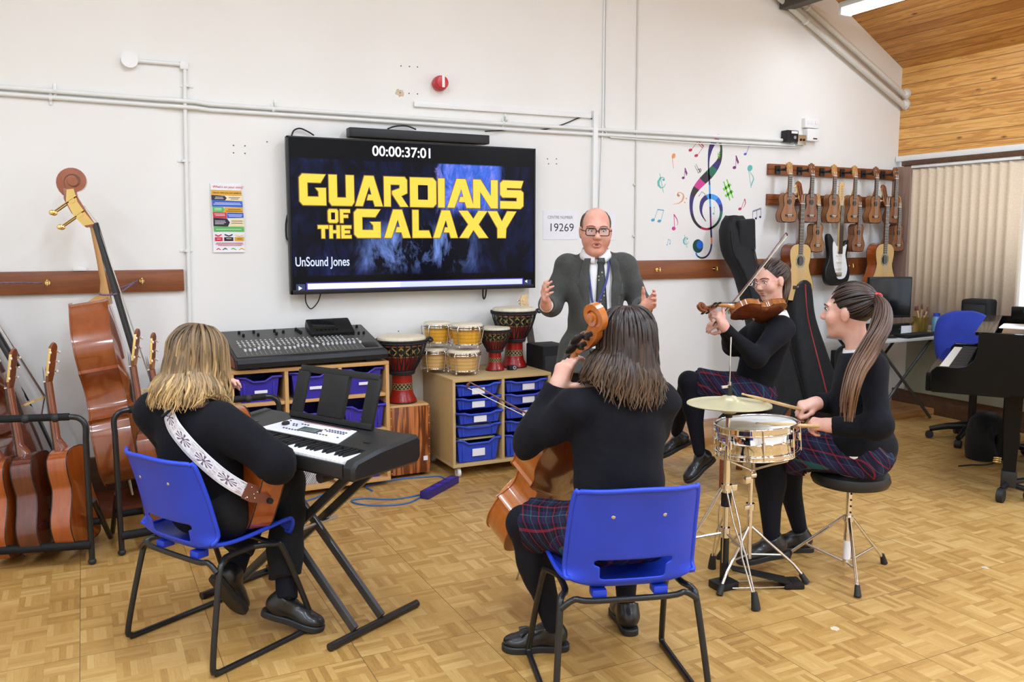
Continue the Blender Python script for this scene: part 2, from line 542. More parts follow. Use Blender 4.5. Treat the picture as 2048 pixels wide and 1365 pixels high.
# wooden plinths along the back wall
struct(MB().box((-0.6, -0.21, 0.03), (2.6, 0.56 - .14, 0.06), 0.004).build('trim_6', M['redwood']), 'low wooden plinth behind the guitar racks')
struct(MB().box((-0.6, -0.02, 0.15), (2.6, 0.04, 0.24), 0.004).build('baseboard_back', M['darkwood']), 'dark wooden skirting board')
struct(MB().box((5.07, -0.28, 0.03), (3.5, 0.56, 0.06), 0.004).build('trim_7', M['plinth']), 'low wooden plinth below the guitars')

# dark purlin and pendant strip lights
struct(MB().box((5.36, -4.28, 3.56), (0.12, 8.52, 0.16), 0.01).build('beam', M['beam'], smooth=0), 'dark roof beam')
M['tube'] = emit('lit_tube', (1.0, 0.97, 0.93), 9.0)
def strip_light(x, y, ln, z, label, pw):
 t = thing('strip_light', label, 'light', (x, y, z), group='fluorescent strip lights')
 MB().box((0, -ln / 2, 0.03), (0.13, ln, 0.05), 0.012).build('body', M['white'], t)
 pr = [(-.055, 0), (.055, 0), (.05, -.03), (.028, -.048), (-.028, -.048), (-.05, -.03)]
 MB().prism(pr, 0.03, ln - .03, M4(((1, 0, 0, 0), (0, 0, -1, 0), (0, 1, 0, 0), (0, 0, 0, 1)))).build('diffuser', M['tube'], t)
 for e in (0.012, ln - 0.012):
  MB().box((0, -e, -0.005), (0.13, 0.03, 0.09), 0.012).build('end_cap', M['white'], t)
 top = (EAVE + (XR - x) * (RIDGE[1] - EAVE) / (XR - RIDGE[0])) if x > RIDGE[0] else (EAVE + (x - XL) * (RIDGE[1] - EAVE) / (RIDGE[0] - XL))
 for e in (0.3, ln - .3):
  MB().cyl((0, -e, 0.05), (0, -e, top - z), 0.004, n=6).build('wire', M['steel'], t)
 ld = bpy.data.lights.new('lamp', 'AREA')
 ld.shape = 'RECTANGLE'; ld.size = 0.12; ld.size_y = ln - .06
 ld.energy = pw; ld.color = LAMP_COL
 lo = bpy.data.objects.new('lamp', ld); COL.objects.link(lo)
 lo.parent = t; lo.location = (0, -ln / 2, -0.055)
 return t
for i, (x, y, ln, z, pw) in enumerate(FIXTURES):
 strip_light(x, y, ln, z, 'lit white strip light hanging beside the dark roof beam' if i == 0 else 'lit white strip light hanging from the ceiling behind the viewer', pw)
# ---------------------------------------------------------------- things on the back wall
CAMP = V((0, -5.65, 1.576))
_y, _p = math.radians(26.543), math.radians(6.78)
_F = V((math.sin(_y) * math.cos(_p), math.cos(_y) * math.cos(_p), -math.sin(_p)))
_R = V((math.cos(_y), -math.sin(_y), 0)); _U = _R.cross(_F)
def ray(px, py):
 return _F + _R * ((px - 1024) / 1710.3) - _U * ((py - 682.5) / 1710.3)
def wp(px, py, y=0.0):
 # survey of the photograph: the point of the wall plane (or one parallel to it) seen there -> (x, z)
 d = ray(px, py); p = CAMP + d * ((y - CAMP.y) / d.y)
 return p.x, p.z
def fp(px, py, z=0.0):
 d = ray(px, py); p = CAMP + d * ((z - CAMP.z) / d.z)
 return p.x, p.y

def curve_mesh(name, loops, ext, mat, parent=None, mtx=None, bevel=0.0):
 cu = bpy.data.curves.new(name, 'CURVE')
 cu.dimensions = '2D'; cu.fill_mode = 'BOTH'; cu.extrude = ext; cu.bevel_depth = bevel
 for lp in loops:
  sp = cu.splines.new('POLY'); sp.points.add(len(lp) - 1)
  for q, c in zip(sp.points, lp):
   q.co = (c[0], c[1], 0, 1)
  sp.use_cyclic_u = True
 return conv(name, cu, mat, parent, mtx)

def text_mesh(name, s, size, mat, parent=None, mtx=None, ext=0.0006, sx=1.0, bold=0.0, align='LEFT'):
 cu = bpy.data.curves.new(name, 'FONT')
 cu.body = s; cu.size = size; cu.extrude = ext; cu.offset = bold; cu.align_x = align
 mm = (mtx or M4.Identity(4)) @ M4.Diagonal((sx, 1, 1, 1))
 return conv(name, cu, mat, parent, mm)

def conv(name, cu, mat, parent, mtx):
 t = bpy.data.objects.new('tmp', cu)
 COL.objects.link(t)
 dg = bpy.context.evaluated_depsgraph_get()
 dg.update()
 me = bpy.data.meshes.new_from_object(t.evaluated_get(dg))
 bpy.data.objects.remove(t)
 bpy.data.curves.remove(cu)
 if mtx is not None:
  me.transform(mtx)
 me.materials.clear(); me.materials.append(mat)
 o = bpy.data.objects.new(name, me); COL.objects.link(o)
 if parent is not None:
  o.parent = parent
 return o

def wallm(x, y, z):
 # local XY -> wall XZ, local +Z toward the room
 return M4(((1, 0, 0, x), (0, 0, -1, y), (0, 1, 0, z), (0, 0, 0, 1)))

# ---- television
TY = -0.10
x0, x1, z0, z1 = 1.185, 2.962, 1.222, 2.226
tv = thing('television', 'large wall mounted television showing a yellow film title on dark blue', 'television', (x0, 0, z0))
TW, TH = x1 - x0, z1 - z0
MB().box((TW / 2, -0.072, TH / 2), (TW, 0.05, TH), 0.006).build('casing', M['black'], tv)
fr = MB()
for c, s in (((TW / 2, TY + .002, .014), (TW, .012, .028)), ((TW / 2, TY + .002, TH - .006), (TW, .012, .012)), ((.006, TY + .002, TH / 2), (.012, .012, TH)), ((TW - .006, TY + .002, TH / 2), (.012, .012, TH))):
 fr.box(c, s, 0.002)
fr.build('bezel', M['black'], tv)
MB().box((TW / 2, -0.024, TH / 2), (0.7, 0.048, 0.45), 0.006).build('wall_bracket', M['blackmetal'], tv)

def screen_mat():
 m, nt, bs = newmat('screen_picture')
 tc = nd(nt, 'TexCoord')
 s = nd(nt, 'SeparateXYZ', {0: tc.outputs['Object']})
 u = ma(nt, 'DIVIDE', s.outputs[0], TW); v = ma(nt, 'DIVIDE', s.outputs[2], TH)
 nv = nd(nt, 'CombineXYZ', {0: ma(nt, 'MULTIPLY', u, 9.0), 1: 0.0, 2: ma(nt, 'MULTIPLY', v, 2.2)})
 n1 = nd(nt, 'TexNoise', {'Vector': nv.outputs[0], 'Scale': 1.3, 'Detail': 8.0, 'Roughness': 0.68, 'Distortion': 0.6})
 n2 = nd(nt, 'TexNoise', {'Vector': nv.outputs[0], 'Scale': 3.4, 'Detail': 6.0, 'Roughness': 0.7, 'Distortion': 1.0})
 dark = ramp(nt, n1.outputs[0], [(0.46, (0.0008, 0.001, 0.005)), (0.6, (0.004, 0.007, 0.04)), (0.72, (0.02, 0.034, 0.16)), (0.84, (0.10, 0.17, 0.5))])
 cl = ramp(nt, n2.outputs[0], [(0.3, (0.02, 0.07, 0.40)), (0.5, (0.06, 0.15, 0.72)), (0.66, (0.30, 0.27, 0.80)), (0.85, (0.75, 0.55, 0.85))])
 def band(x, a, b, w):
  up = nd(nt, 'MapRange', {0: x, 1: a - w, 2: a + w}, interpolation_type='SMOOTHSTEP')
  dn = nd(nt, 'MapRange', {0: x, 1: b + w, 2: b - w}, interpolation_type='SMOOTHSTEP')
  return ma(nt, 'MULTIPLY', up.outputs[0], dn.outputs[0])
 wob = ma(nt, 'MULTIPLY', ma(nt, 'SUBTRACT', n2.outputs[0], 0.5), 0.12)
 uu, vv = ma(nt, 'ADD', u, wob), ma(nt, 'ADD', v, wob)
 sky = ma(nt, 'MULTIPLY', band(uu, .585, .84, .02), band(vv, .56, 1.0, .06))
 c = mix(nt, sky, dark, cl)
 glow = ma(nt, 'MULTIPLY', band(uu, .3, .68, .1), band(vv, .17, .42, .07))
 glow = ma(nt, 'MULTIPLY', glow, nd(nt, 'MapRange', {0: n1.outputs[0], 1: .45, 2: .72}).outputs[0])
 c = mix(nt, glow, c, (0.25, 0.4, 1.0))
 pic = ma(nt, 'MULTIPLY', band(v, .118, .865, .006), band(u, .01, .99, .005))
 c = mix(nt, pic, (0.001, 0.001, 0.0014), c)
 nt.links.new(c, bs.inputs['Emission Color'])
 bs.inputs['Emission Strength'].default_value = 1.0
 bs.inputs['Base Color'].default_value = (0.004, 0.004, 0.005, 1)
 bs.inputs['Roughness'].default_value = 0.25
 bs.inputs['Specular IOR Level'].default_value = 0.12
 return m
scr = MB().box((TW / 2, TY + .003, TH / 2 + .01), (TW - .02, .006, TH - .04)).build('screen', screen_mat(), tv, smooth=0)
SYY = TY - 0.002
LET = {
 'G': [[(0, .12), (.12, 0), (1, 0), (1, .56), (.6, .56), (.72, .44), (.72, .27), (.3, .27), (.3, .73), (.8, .73), (1, 1), (.12, 1), (0, .88)]],
 'U': [[(0, .12), (.1, 0), (.9, 0), (1, .12), (1, 1), (.68, 1), (.68, .26), (.32, .26), (.32, 1), (0, 1)]],
 'A': [[(-.06, 0), (.24, 0), (.52, .66), (.61, .38), (.48, .38), (.42, .2), (.67, .2), (.74, 0), (1.06, 0), (.7, 1), (.33, 1)]],
 'R': [[(0, 0), (.28, 0), (.28, .74), (.68, .74), (.68, .62), (.35, .52), (.35, .42), (.7, 0), (1.04, 0), (.74, .36), (1, .46), (1, .9), (.9, 1), (0, 1)]],
 'D': [[(0, 0), (.88, 0), (1, .12), (1, .88), (.88, 1), (0, 1)], [(.3, .25), (.3, .75), (.68, .75), (.68, .25)]],
 'I': [[(0, 0), (1, 0), (1, 1), (0, 1)]],
 'N': [[(0, 0), (.28, 0), (.28, .58), (.72, 0), (1, 0), (1, 1), (.72, 1), (.72, .42), (.3, 1), (0, 1)]],
 'S': [[(0, 0), (.88, 0), (1, .1), (1, .58), (.9, .66), (.28, .66), (.28, .74), (.9, .74), (1, 1), (.12, 1), (0, .9), (0, .5), (.1, .4), (.72, .4), (.72, .26), (0, .26)]],
 'O': [[(0, .12), (.12, 0), (.88, 0), (1, .12), (1, .88), (.88, 1), (.12, 1), (0, .88)], [(.3, .24), (.3, .76), (.7, .76), (.7, .24)]],
 'F': [[(0, 0), (.32, 0), (.32, .38), (.8, .38), (.8, .6), (.32, .6), (.32, .76), (1, .76), (1, 1), (0, 1)]],
 'T': [[(.34, 0), (.66, 0), (.66, .74), (1, .74), (1, 1), (0, 1), (0, .74), (.34, .74)]],
 'H': [[(0, 0), (.32, 0), (.32, .4), (.68, .4), (.68, 0), (1, 0), (1, 1), (.68, 1), (.68, .62), (.32, .62), (.32, 1), (0, 1)]],
 'E': [[(0, 0), (1, 0), (1, .24), (.32, .24), (.32, .39), (.85, .39), (.85, .61), (.32, .61), (.32, .76), (1, .76), (1, 1), (0, 1)]],
 'L': [[(0, 0), (1, 0), (.86, .26), (.32, .26), (.32, 1), (0, 1)]],
 'X': [[(0, 0), (.32, 0), (.5, .3), (.7, 0), (1.03, 0), (.68, .5), (1, 1), (.68, 1), (.5, .7), (.3, 1), (-.02, 1), (.32, .5)]],
 'Y': [[(.34, 0), (.64, 0), (.66, .36), (1.04, 1), (.7, 1), (.5, .62), (.32, 1), (-.02, 1), (.34, .36)]],
}
M['gold_face'] = emit('title_yellow', srgb(250, 208, 62), 1.0)
M['gold_edge'] = emit('title_edge', srgb(128, 96, 20), 1.0)
def title(word, spans, zt, zb):
 # spans: left and right edge of each letter in photograph pixels
 for ch, (a, b) in zip(word, spans):
  xa, _ = wp(a, 400, TY); xb, _ = wp(b, 400, TY)
  za, zc = zb - z0, zt - z0
  loops = [[(xa - x0 + p[0] * (xb - xa), za + p[1] * (zc - za)) for p in lp] for lp in LET[ch]]
  o = curve_mesh('title_letter', loops, 0.0004, M['gold_face'], scr, wallm(0, SYY - .0018, 0))
  big = [inset(lp, -0.0065 if i == 0 else 0.0) for i, lp in enumerate(loops)]
  if len(loops) > 1: big[1] = inset(loops[1], 0.0)
  curve_mesh('title_letter_edge', big, 0.0004, M['gold_edge'], scr, wallm(0, SYY, 0))
zt, zb = wp(820, 355, TY)[1], wp(820, 414, TY)[1]
title('GUARDIANS', [(599, 652), (658, 708), (713, 762), (768, 814), (820, 872), (876, 889), (897, 945), (946, 995), (1000, 1046)], zt, zb)
zt, zb = wp(870, 421, TY)[1], wp(870, 476, TY)[1]
title('GALAXY', [(707, 760), (770, 817), (824, 862), (868, 912), (918, 974), (976, 1030)], zt, zb)
zt, zb = wp(680, 419, TY)[1], wp(680, 446, TY)[1]
title('OF', [(655, 675), (679, 699)], zt, zb)
zt, zb = wp(670, 451, TY)[1], wp(670, 477, TY)[1]
title('THE', [(634, 655), (657, 678), (681, 701)], zt, zb)
M['ui_white'] = emit('screen_white', (0.9, 0.9, 1.0), 1.0)
M['ui_pale'] = emit('screen_pale_blue', (0.62, 0.70, 0.95), 1.0)
M['ui_violet'] = emit('screen_violet', (0.06, 0.03, 0.42), 1.0)
M['ui_navy'] = emit('screen_navy', (0.02, 0.04, 0.12), 1.0)
X, Z = wp(744, 310, TY); X2 = wp(860, 310, TY)[0]
tm = text_mesh('timecode', '00:00:37:01', 0.092, M['ui_white'], scr, wallm(X - x0, SYY - .002, Z - z0 - .004), bold=0.0016)
k = (X2 - X) / tm.dimensions.x
tm.data.transform(M4.Translation((X - x0, 0, 0)) @ M4.Diagonal((k, 1, 1, 1)) @ M4.Translation((-(X - x0), 0, 0)))
X, Z = wp(590, 533, TY); X2 = wp(698, 533, TY)[0]
tm = text_mesh('caption', 'UnSound Jones', 0.085, M['ui_pale'], scr, wallm(X - x0, SYY - .002, Z - z0), bold=0.001)
k = (X2 - X) / tm.dimensions.x
tm.data.transform(M4.Translation((X - x0, 0, 0)) @ M4.Diagonal((k, 1, 1, 1)) @ M4.Translation((-(X - x0), 0, 0)))
def rect(name, a, b, c, d, mat, dy=0.0):
 xa, za = wp(a, b, TY); xb, _ = wp(c, b, TY); zc = za - d
 return MB().box(((xa + xb) / 2 - x0, SYY - dy, za - z0 - d / 2), (xb - xa, .0012, d)).build(name, mat, scr, smooth=0)
rect('progress_edge', 612, 566, 1046, .05, M['ui_violet'])
rect('progress_bar', 615, 568, 1044, .036, M['ui_pale'], .0012)
rect('progress_done', 615, 568, 800, .036, M['ui_white'], .002)
rect('play_button', 592, 569, 610, .05, M['ui_navy'])
rect('volume_button', 1047, 560, 1062, .044, M['ui_navy'])
X, Z = wp(597, 577, TY)
curve_mesh('play_symbol', [[(0, -.014), (.024, 0), (0, .014)]], .0004, M['ui_white'], scr, wallm(X - x0, SYY - .0015, Z - z0))
X, Z = wp(1050, 563, TY)
curve_mesh('volume_symbol', [[(0, -.005), (.008, -.005), (.016, -.012), (.016, .012), (.008, .005), (0, .005)]], .0004, M['ui_white'], scr, wallm(X - x0, SYY - .0015, Z - z0))

# ---- soundbar and cables
sb = thing('soundbar', 'long black soundbar mounted above the television', 'soundbar', (2.085, -0.085, 2.268))
MB().box((0, 0, 0.0), (1.0, 0.085, 0.062), 0.008).build('body', M['black'], sb)
MB().box((0, -.0435, 0), (0.97, 0.002, 0.05), 0.001).build('grille', M['darkgrey'], sb)
for s in (-.3, .3):
 MB().box((s, .062, 0), (0.05, 0.045, 0.02), .002).build('bracket', M['blackmetal'], sb)
def cable(name, pts, r, mat, label, cat='cable', n=8):
 o = MB().tube(catmull(pts, n), r, 8).build(name, mat, None, 180)
 return tag(o, label, cat)
def wpt(px, py, y):
 a = wp(px, py, y); return (a[0], y, a[1])
cable('power_cable', [wpt(970, 263, -.05), wpt(1010, 261, -.02), wpt(1075, 261, -.012), wpt(1120, 251, -.012), wpt(1155, 237, -.012), wpt(1172, 233, -.012), wpt(1184, 238, -.012)], .004, M['black'], 'thin black cable running from the soundbar up to the white trunking', n=6)
cable('video_cable', [wpt(583, 272, -.04), wpt(588, 261, -.03), wpt(600, 257, -.03), wpt(615, 263, -.03), wpt(628, 271, -.04)], .005, M['black'], 'black cable loop above the top left corner of the television')
cable('video_cable', [wpt(775, 258, -.03), wpt(790, 253, -.03), wpt(812, 252, -.03), wpt(832, 259, -.03)], .005, M['black'], 'short black cable arching over the middle of the soundbar')
cable('video_cable', [wpt(611, 585, -.05), wpt(612, 605, -.04), wpt(622, 618, -.04), wpt(636, 604, -.04), wpt(642, 585, -.05)], .004, M['black'], 'black cable loop below the bottom left corner of the television')
cable('video_cable', [wpt(966, 574, -.05), wpt(966, 592, -.04), wpt(968, 598, -.04), wpt(971, 592, -.04), wpt(973, 574, -.05)], .006, M['black'], 'folded black cable hanging below the right of the television')
cable('power_cable', [wpt(575, 430, -.03), wpt(572, 450, -.03), wpt(573, 475, -.03), wpt(577, 482, -.04)], .006, M['black'], 'black cable bulging out at the left edge of the television')

# ---- conduits, trunking, pipes
def conduit(name, pts, r, mat, label, clips=(), cat='conduit', wid=None):
 t = thing(name, label, cat, pts[0])
 o = V(pts[0])
 MB().tube([V(p) - o for p in pts], r, 12).build('pipe', mat, t, 60)
 for p, vert in clips:
  c = V(p) - o
  b = MB()
  if vert:
   b.box((c.x, .012 - c.y * 0 + 0, c.z), (r * 2 + .05, .006, .014), .002)
   b.cyl((c.x, -.0, c.z - .007), (c.x, -.0, c.z + .007), r + .004, n=12)
  else:
   b.box((c.x, .012, c.z), (.016, .006, r * 2 + .05), .002)
   b.cyl((c.x - .008, 0, c.z), (c.x + .008, 0, c.z), r + .004, n=12)
  b.build('saddle_clip', mat, t)
 return t
def hp(px, py, y=-.018): return wpt(px, py, y)
conduit('conduit', [(-2.0, -.018, 2.43), (-.35, -.018, 2.416), (.45, -.018, 2.408), (.52, -.03, 2.408), (.66, -.03, 2.406), (.74, -.018, 2.398), (3.0, -.018, 2.40), (5.4, -.018, 2.418)], .0135, M['pipe'],
  'upper of the two long white conduits running across the back wall', [(hp(340 / 3.1, 80 + 310 / 3.1), 0), (hp(551, 211), 0), (hp(1012, 238), 0)])
conduit('conduit', [(-2.0, -.018, 2.392), (-.35, -.018, 2.38), (.45, -.018, 2.372), (.52, -.03, 2.371), (.66, -.03, 2.37), (.74, -.018, 2.364), (3.0, -.018, 2.362), (5.6, -.018, 2.38)], .0125, M['pipe'],
  'lower of the two long white conduits running across the back wall', [(hp(101, 196), 0), (hp(546, 219), 0), (hp(1007, 247), 0)])
t = conduit('conduit', [(.33, -.015, 2.622), (.58, -.015, 2.622), (.606, -.015, 2.612), (.61, -.015, 2.585), (.602, -.015, 2.4), (.572, -.015, 1.0), (.57, -.015, .3)], .0125, M['pipe'],
  'white vertical conduit with a round box and an elbow at its top', [(hp(374, 172), 1), (hp(368, 322), 1), (hp(373, 502), 1)])
MB().cyl((-.025, .015, -.002), (-.025, -.028, -.002), .046, n=28).build('round_box', M['white'], t)
MB().box((.275, -.001, -.006), (.05, .034, .05), .012).build('elbow', M['white'], t)
tr = thing('trunking', 'white square trunking running above the television and down beside it', 'trunking', (2.06, 0, 2.49))
tm_ = MB()
a, b = wpt(829, 207, -.012), wpt(1182, 231, -.012)
d = V(b) - V(a)
MB().box((d.length / 2 + .01, -.012, .006), (d.length, .024, .036), .003, M4.Rotation(-math.atan2(d.z, d.x), 4, 'Y')).build('cover', M['white'], tr)
MB().box((3.513 - 2.06, -.018, 1.3 - 2.49 + .62), (.04, .036, 1.24), .003).build('upright', M['white'], tr)
conduit('cable_run', [(3.588, -.008, 5.0), (3.59, -.008, 2.5), (3.57, -.008, 1.85), (3.545, -.008, .9)], .007, M['pipe'], 'thin white cable run down the wall to the left of the mural', cat='cable')
conduit('cable_run', [(3.61, -.008, 5.0), (3.612, -.008, 2.46), (3.62, -.012, 2.37), (3.66, -.02, 2.35), (4.4, -.03, 2.345), (5.55, -.02, 2.36), (5.65, -.02, 2.39)], .005, M['pipe'], 'thin white cable dropping from the roof and following the conduits to the sockets', cat='cable')
conduit('cable_run', [(3.885, -.008, 4.85), (3.9, -.008, 2.2), (3.905, -.008, 1.39)], .006, M['cream_pipe'], 'thin cream cable run down the wall beside the mural', [(hp(1270, 369), 1), (hp(1269, 472), 1)], cat='cable')
def heat(p, q, label):
 t = thing('heating_pipe', label, 'pipe', q)
 o = V(q)
 d = (V(p) - V(q)).normalized()
 MB().tube(catmull([V(p) - o, d * .06, V((.015, 0, -.004)), V((.06, 0, -.004))], 6), .024, 14).build('pipe', M['cream_pipe'], t, 60)
 MB().cyl((.02, 0, -.004), (.045, 0, -.004), .03, n=20).build('union', M['white'], t)
 MB().cyl((.045, 0, -.004), (.06, 0, -.004), .046, n=24).build('flange', M['cream_pipe'], t)
 c = d * 1.35
 MB().tube([(c.x, .05, c.z), (c.x, 0, c.z)], .008, 8).build('bracket', M['cream_pipe'], t)
 MB().cyl(c - d * .008, c + d * .008, .031, n=18).build('clip', M['white'], t)
heat((4.6, -.06, 4.02), (6.78, -.06, 2.905), 'upper of two cream heating pipes running down beside the roof slope')
heat((4.6, -.06, 3.885), (6.78, -.06, 2.81), 'lower of two cream heating pipes running down beside the roof slope')
skp = conduit('heating_pipe', [(3.95, -.03, .21), (6.8, -.03, .21)], .011, M['white'], 'thin white heating pipe running low along the wall behind the violinist', cat='pipe')

# ---- alarm sounder, sockets
al = thing('fire_alarm', 'round red fire alarm sounder with a white stripe', 'alarm', (2.255, 0, 2.64))
MB().lathe([(.045, 0), (.05, .004), (.052, .03), (.05, .048), (.046, .05)], 32, ax=(0, -1, 0)).build('base', M['red'], al)
MB().lathe([(.046, .05), (.047, .054), (.045, .075), (.04, .082), (.012, .086)], 32, ax=(0, -1, 0)).build('dome', M['red'], al)
MB().box((.002, -.088, .004), (.02, .006, .078), .002).build('stripe', M['white'], al)
so = thing('fused_switch', 'white square switch plate on the wall above the ukuleles', 'switch', (5.705, 0, 2.575))
MB().box((0, -.02, 0), (.165, .04, .08), .006).build('plate', M['white'], so)
for k in (-.045, 0.0, .045):
 MB().box((k, -.042, .008), (.022, .006, .03), .003).build('rocker', M['paper'], so)
bx = thing('controller_box', 'white controller box below the switch plate on the wall', 'box', (5.712, 0, 2.475))
MB().box((0, -.027, 0), (.14, .054, .105), .008).build('body', M['white'], bx)
MB().box((.02, -.055, -.032), (.045, .004, .01), .001).build('display', M['black'], bx)
b2 = thing('sensor_box', 'small black sensor box at the end of the white conduit', 'sensor', (5.452, 0, 2.45))
MB().box((0, -.04, 0), (.125, .08, .095), .008).build('body', M['black'], b2)
MB().box((.015, -.081, .03), (.07, .003, .02)).build('name_strip', M['paper'], b2)
MB().cyl((.02, -.08, -.012), (.02, -.084, -.012), .014, n=18).build('lens', M['grey'], b2)
b3 = thing('junction_box', 'grey junction box beside the small black sensor box', 'box', (5.575, 0, 2.425))
MB().box((0, -.03, 0), (.095, .06, .085), .004).build('body', M['steel'], b3)
for k in (-.015, .02):
 MB().cyl((k, -.06, 0), (k, -.066, 0), .011, n=14).build('gland', M['black'], b3)

# ---- screw holes left in the plaster
hl = MB()
for px, py in [(467, 291), (490, 292), (467, 306), (490, 307), (534, 284), (802, 132), (819, 133), (835, 134), (800, 186), (818, 187), (835, 188), (1095, 318), (1113, 318), (1097, 328), (1113, 328), (797, 663)]:
 x, z = wp(px, py)
 hl.cyl((x, .004, z), (x, -.0015, z), .0065, .004, n=10)
hl.build('screw_hole', plain('old_screw_hole', srgb(92, 70, 60), .8), bpy.data.objects['wall_back'])
x, z = wp(800, 186)
stn = MB()
random.seed(4)
out = [(math.cos(2 * PI * i / 22) * .03 * random.uniform(.7, 1.3), math.sin(2 * PI * i / 22) * .024 * random.uniform(.7, 1.3)) for i in range(22)]
stn.prism(out, -.001, .0008, wallm(x, 0, z)).build('plaster_stain', plain('plaster_stain', srgb(205, 186, 160), .8, vs_=60, var=.12), bpy.data.objects['wall_back'])

# ---- poster
ps = thing('poster', 'tall colourful poster of stripes and arrows pinned to the wall', 'poster', (.827, -.004, 1.495))
x0p, x1p = -.095, .095
def pc(c): return plain('poster_ink', c, .5, var=.01)
INK = {'y': pc(srgb(222, 164, 40)), 'k': pc(srgb(30, 26, 40)), 'b': pc(srgb(48, 92, 190)), 'g': pc(srgb(92, 178, 92)), 'r': pc(srgb(208, 42, 60)), 'c': pc(srgb(238, 220, 176)), 'p': pc(srgb(200, 100, 120)), 'w': M['paper']}
PH = .43
sheet = MB()
rows = []
for i in range(13):
 z = PH * i / 12
 bow = -.012 * math.sin(i / 12 * PI * .94) - (.006 if i == 0 else 0)
 rows.append([(x0p * (1 if i < 8 else .97) + (0 if i < 8 else -.004), bow, z), (0, bow - .002, z), (x1p * (1 if i < 8 else .93) - (0 if i < 8 else .004), bow, z)])
sheet.grid(rows)
sheet.build('sheet', M['paper'], ps)
def py_(z): return -.012 * math.sin(z / PH * PI * .94) - .0035
def pband(col, pts):
 # pts in sheet fractions, laid 1 mm in front of the sheet
 mb = MB()
 n = len(pts)
 P = [(x0p + p[0] * (x1p - x0p), py_(p[1] * PH), p[1] * PH) for p in pts]
 Q = [(a, b + .001, c) for a, b, c in P]
 mb.add(P + Q, [tuple(range(n)), tuple(range(2 * n - 1, n - 1, -1))] + [(i, n + i, n + (i + 1) % n, (i + 1) % n) for i in range(n)])
 mb.build('printed_panel', INK[col], ps, 0)
for col, pts in [('y', [(.0, .90), (.95, .895), (.96, .82), (.0, .825)]), ('k', [(0, .825), (.42, .815), (.48, .785), (.42, .75), (0, .755)]), ('c', [(.5, .818), (.96, .82), (.97, .745), (.44, .752)]),
                 ('b', [(.01, .755), (.97, .742), (.98, .655), (.5, .66), (.01, .66)]), ('g', [(.02, .66), (.36, .655), (.39, .62), (.36, .58), (.02, .58)]), ('y', [(.4, .655), (.98, .65), (.98, .575), (.38, .578)]),
                 ('r', [(.02, .58), (.46, .575), (.46, .495), (.03, .5)]), ('b', [(.47, .575), (.99, .572), (.99, .505), (.47, .495)]), ('k', [(.03, .5), (.46, .49), (.55, .435), (.48, .375), (.03, .38)]), ('c', [(.57, .49), (.99, .5), (.995, .375), (.5, .375), (.58, .435)]),
                 ('g', [(.03, .375), (.995, .372), (1, .30), (.04, .302)]), ('r', [(.06, .22), (.3, .22), (.3, .165), (.06, .165)]), ('k', [(.35, .22), (.64, .22), (.64, .165), (.35, .165)]), ('y', [(.69, .222), (.98, .224), (.98, .168), (.69, .166)]),
                 ('r', [(.07, .265), (.17, .245), (.27, .268), (.27, .25), (.17, .228), (.07, .247)]), ('k', [(.37, .268), (.5, .245), (.62, .268), (.62, .25), (.5, .228), (.37, .25)]), ('c', [(.72, .268), (.84, .245), (.96, .268), (.96, .25), (.84, .228), (.72, .25)]),
                 ('r', [(.09, .04), (.16, .065), (.24, .04), (.21, .035), (.16, .05), (.12, .035)]), ('k', [(.28, .04), (.37, .066), (.47, .04), (.44, .034), (.37, .05), (.31, .034)]), ('g', [(.53, .04), (.63, .066), (.74, .04), (.71, .034), (.63, .05), (.56, .034)]), ('y', [(.8, .04), (.9, .066), (1.0, .04), (.97, .034), (.9, .05), (.83, .034)])]:
 pband(col, pts)
def ptext(s, fx, fz, size, ink):
 text_mesh('printed_text', s, size, INK[ink], ps, wallm(x0p + fx * (x1p - x0p), py_(fz * PH) - .0012, fz * PH), ext=.0002)
ptext("What's on your mind?", .06, .93, .0205, 'r')
ptext("Here's who you can speak to", .05, .85, .0145, 'k')
for (a, b, z, ink) in [(.12, .36, .792, 'w'), (.1, .38, .772, 'w'), (.55, .9, .79, 'k'), (.6, .85, .77, 'k'), (.1, .9, .71, 'w'), (.05, .93, .69, 'w'), (.08, .3, .63, 'w'), (.08, .3, .61, 'w'), (.5, .9, .62, 'k'), (.45, .95, .595, 'k'), (.06, .4, .55, 'w'), (.1, .4, .53, 'w'), (.5, .95, .54, 'w'), (.52, .92, .52, 'w'), (.08, .4, .45, 'w'), (.08, .42, .43, 'w'), (.08, .36, .41, 'w'), (.6, .95, .45, 'k'), (.6, .95, .42, 'k'), (.1, .9, .33, 'w'), (.12, .24, .19, 'w'), (.42, .58, .195, 'w'), (.76, .92, .192, 'k'), (.1, .94, .135, 'p'), (.08, .96, .118, 'p'), (.15, .9, .1, 'p')]:
 pband(ink, [(a, z), (b, z), (b, z + .007), (a, z + .007)])
for q in list(ps.children):
 if q.name.startswith('printed_panel') and abs(q.data.vertices[0].co.z - q.data.vertices[2].co.z) < .004:
  for vtx in q.data.vertices:
   vtx.co.y -= .0012
# ---- centre number notice
nt_ = thing('notice', 'white paper notice reading CENTRE NUMBER 19269', 'notice', (3.23, -.002, 1.575))
MB().box((0, 0, .107), (.3, .002, .215)).build('sheet', M['paper'], nt_, 0)
inkk = plain('black_ink', (.012, .010, .02), .6)
for s, z, sz, wd in (('CENTRE NUMBER', .155, .032, .215), ('19269', .062, .085, .2)):
 o = text_mesh('printed_text', s, sz, inkk, nt_, wallm(0, -.0014, z), ext=.0002, bold=-.0003)
 k = wd / o.dimensions.x
 o.data.transform(M4.Translation((-.112 if s[0] == 'C' else -.105, 0, 0)) @ M4.Diagonal((k, 1, 1, 1)))
n2 = thing('notice', 'second white sheet pinned to the wall mostly hidden by the man', 'notice', (3.62, -.002, 1.57))
MB().box((0, 0, .107), (.2, .002, .215)).build('sheet', M['paper'], n2, 0)

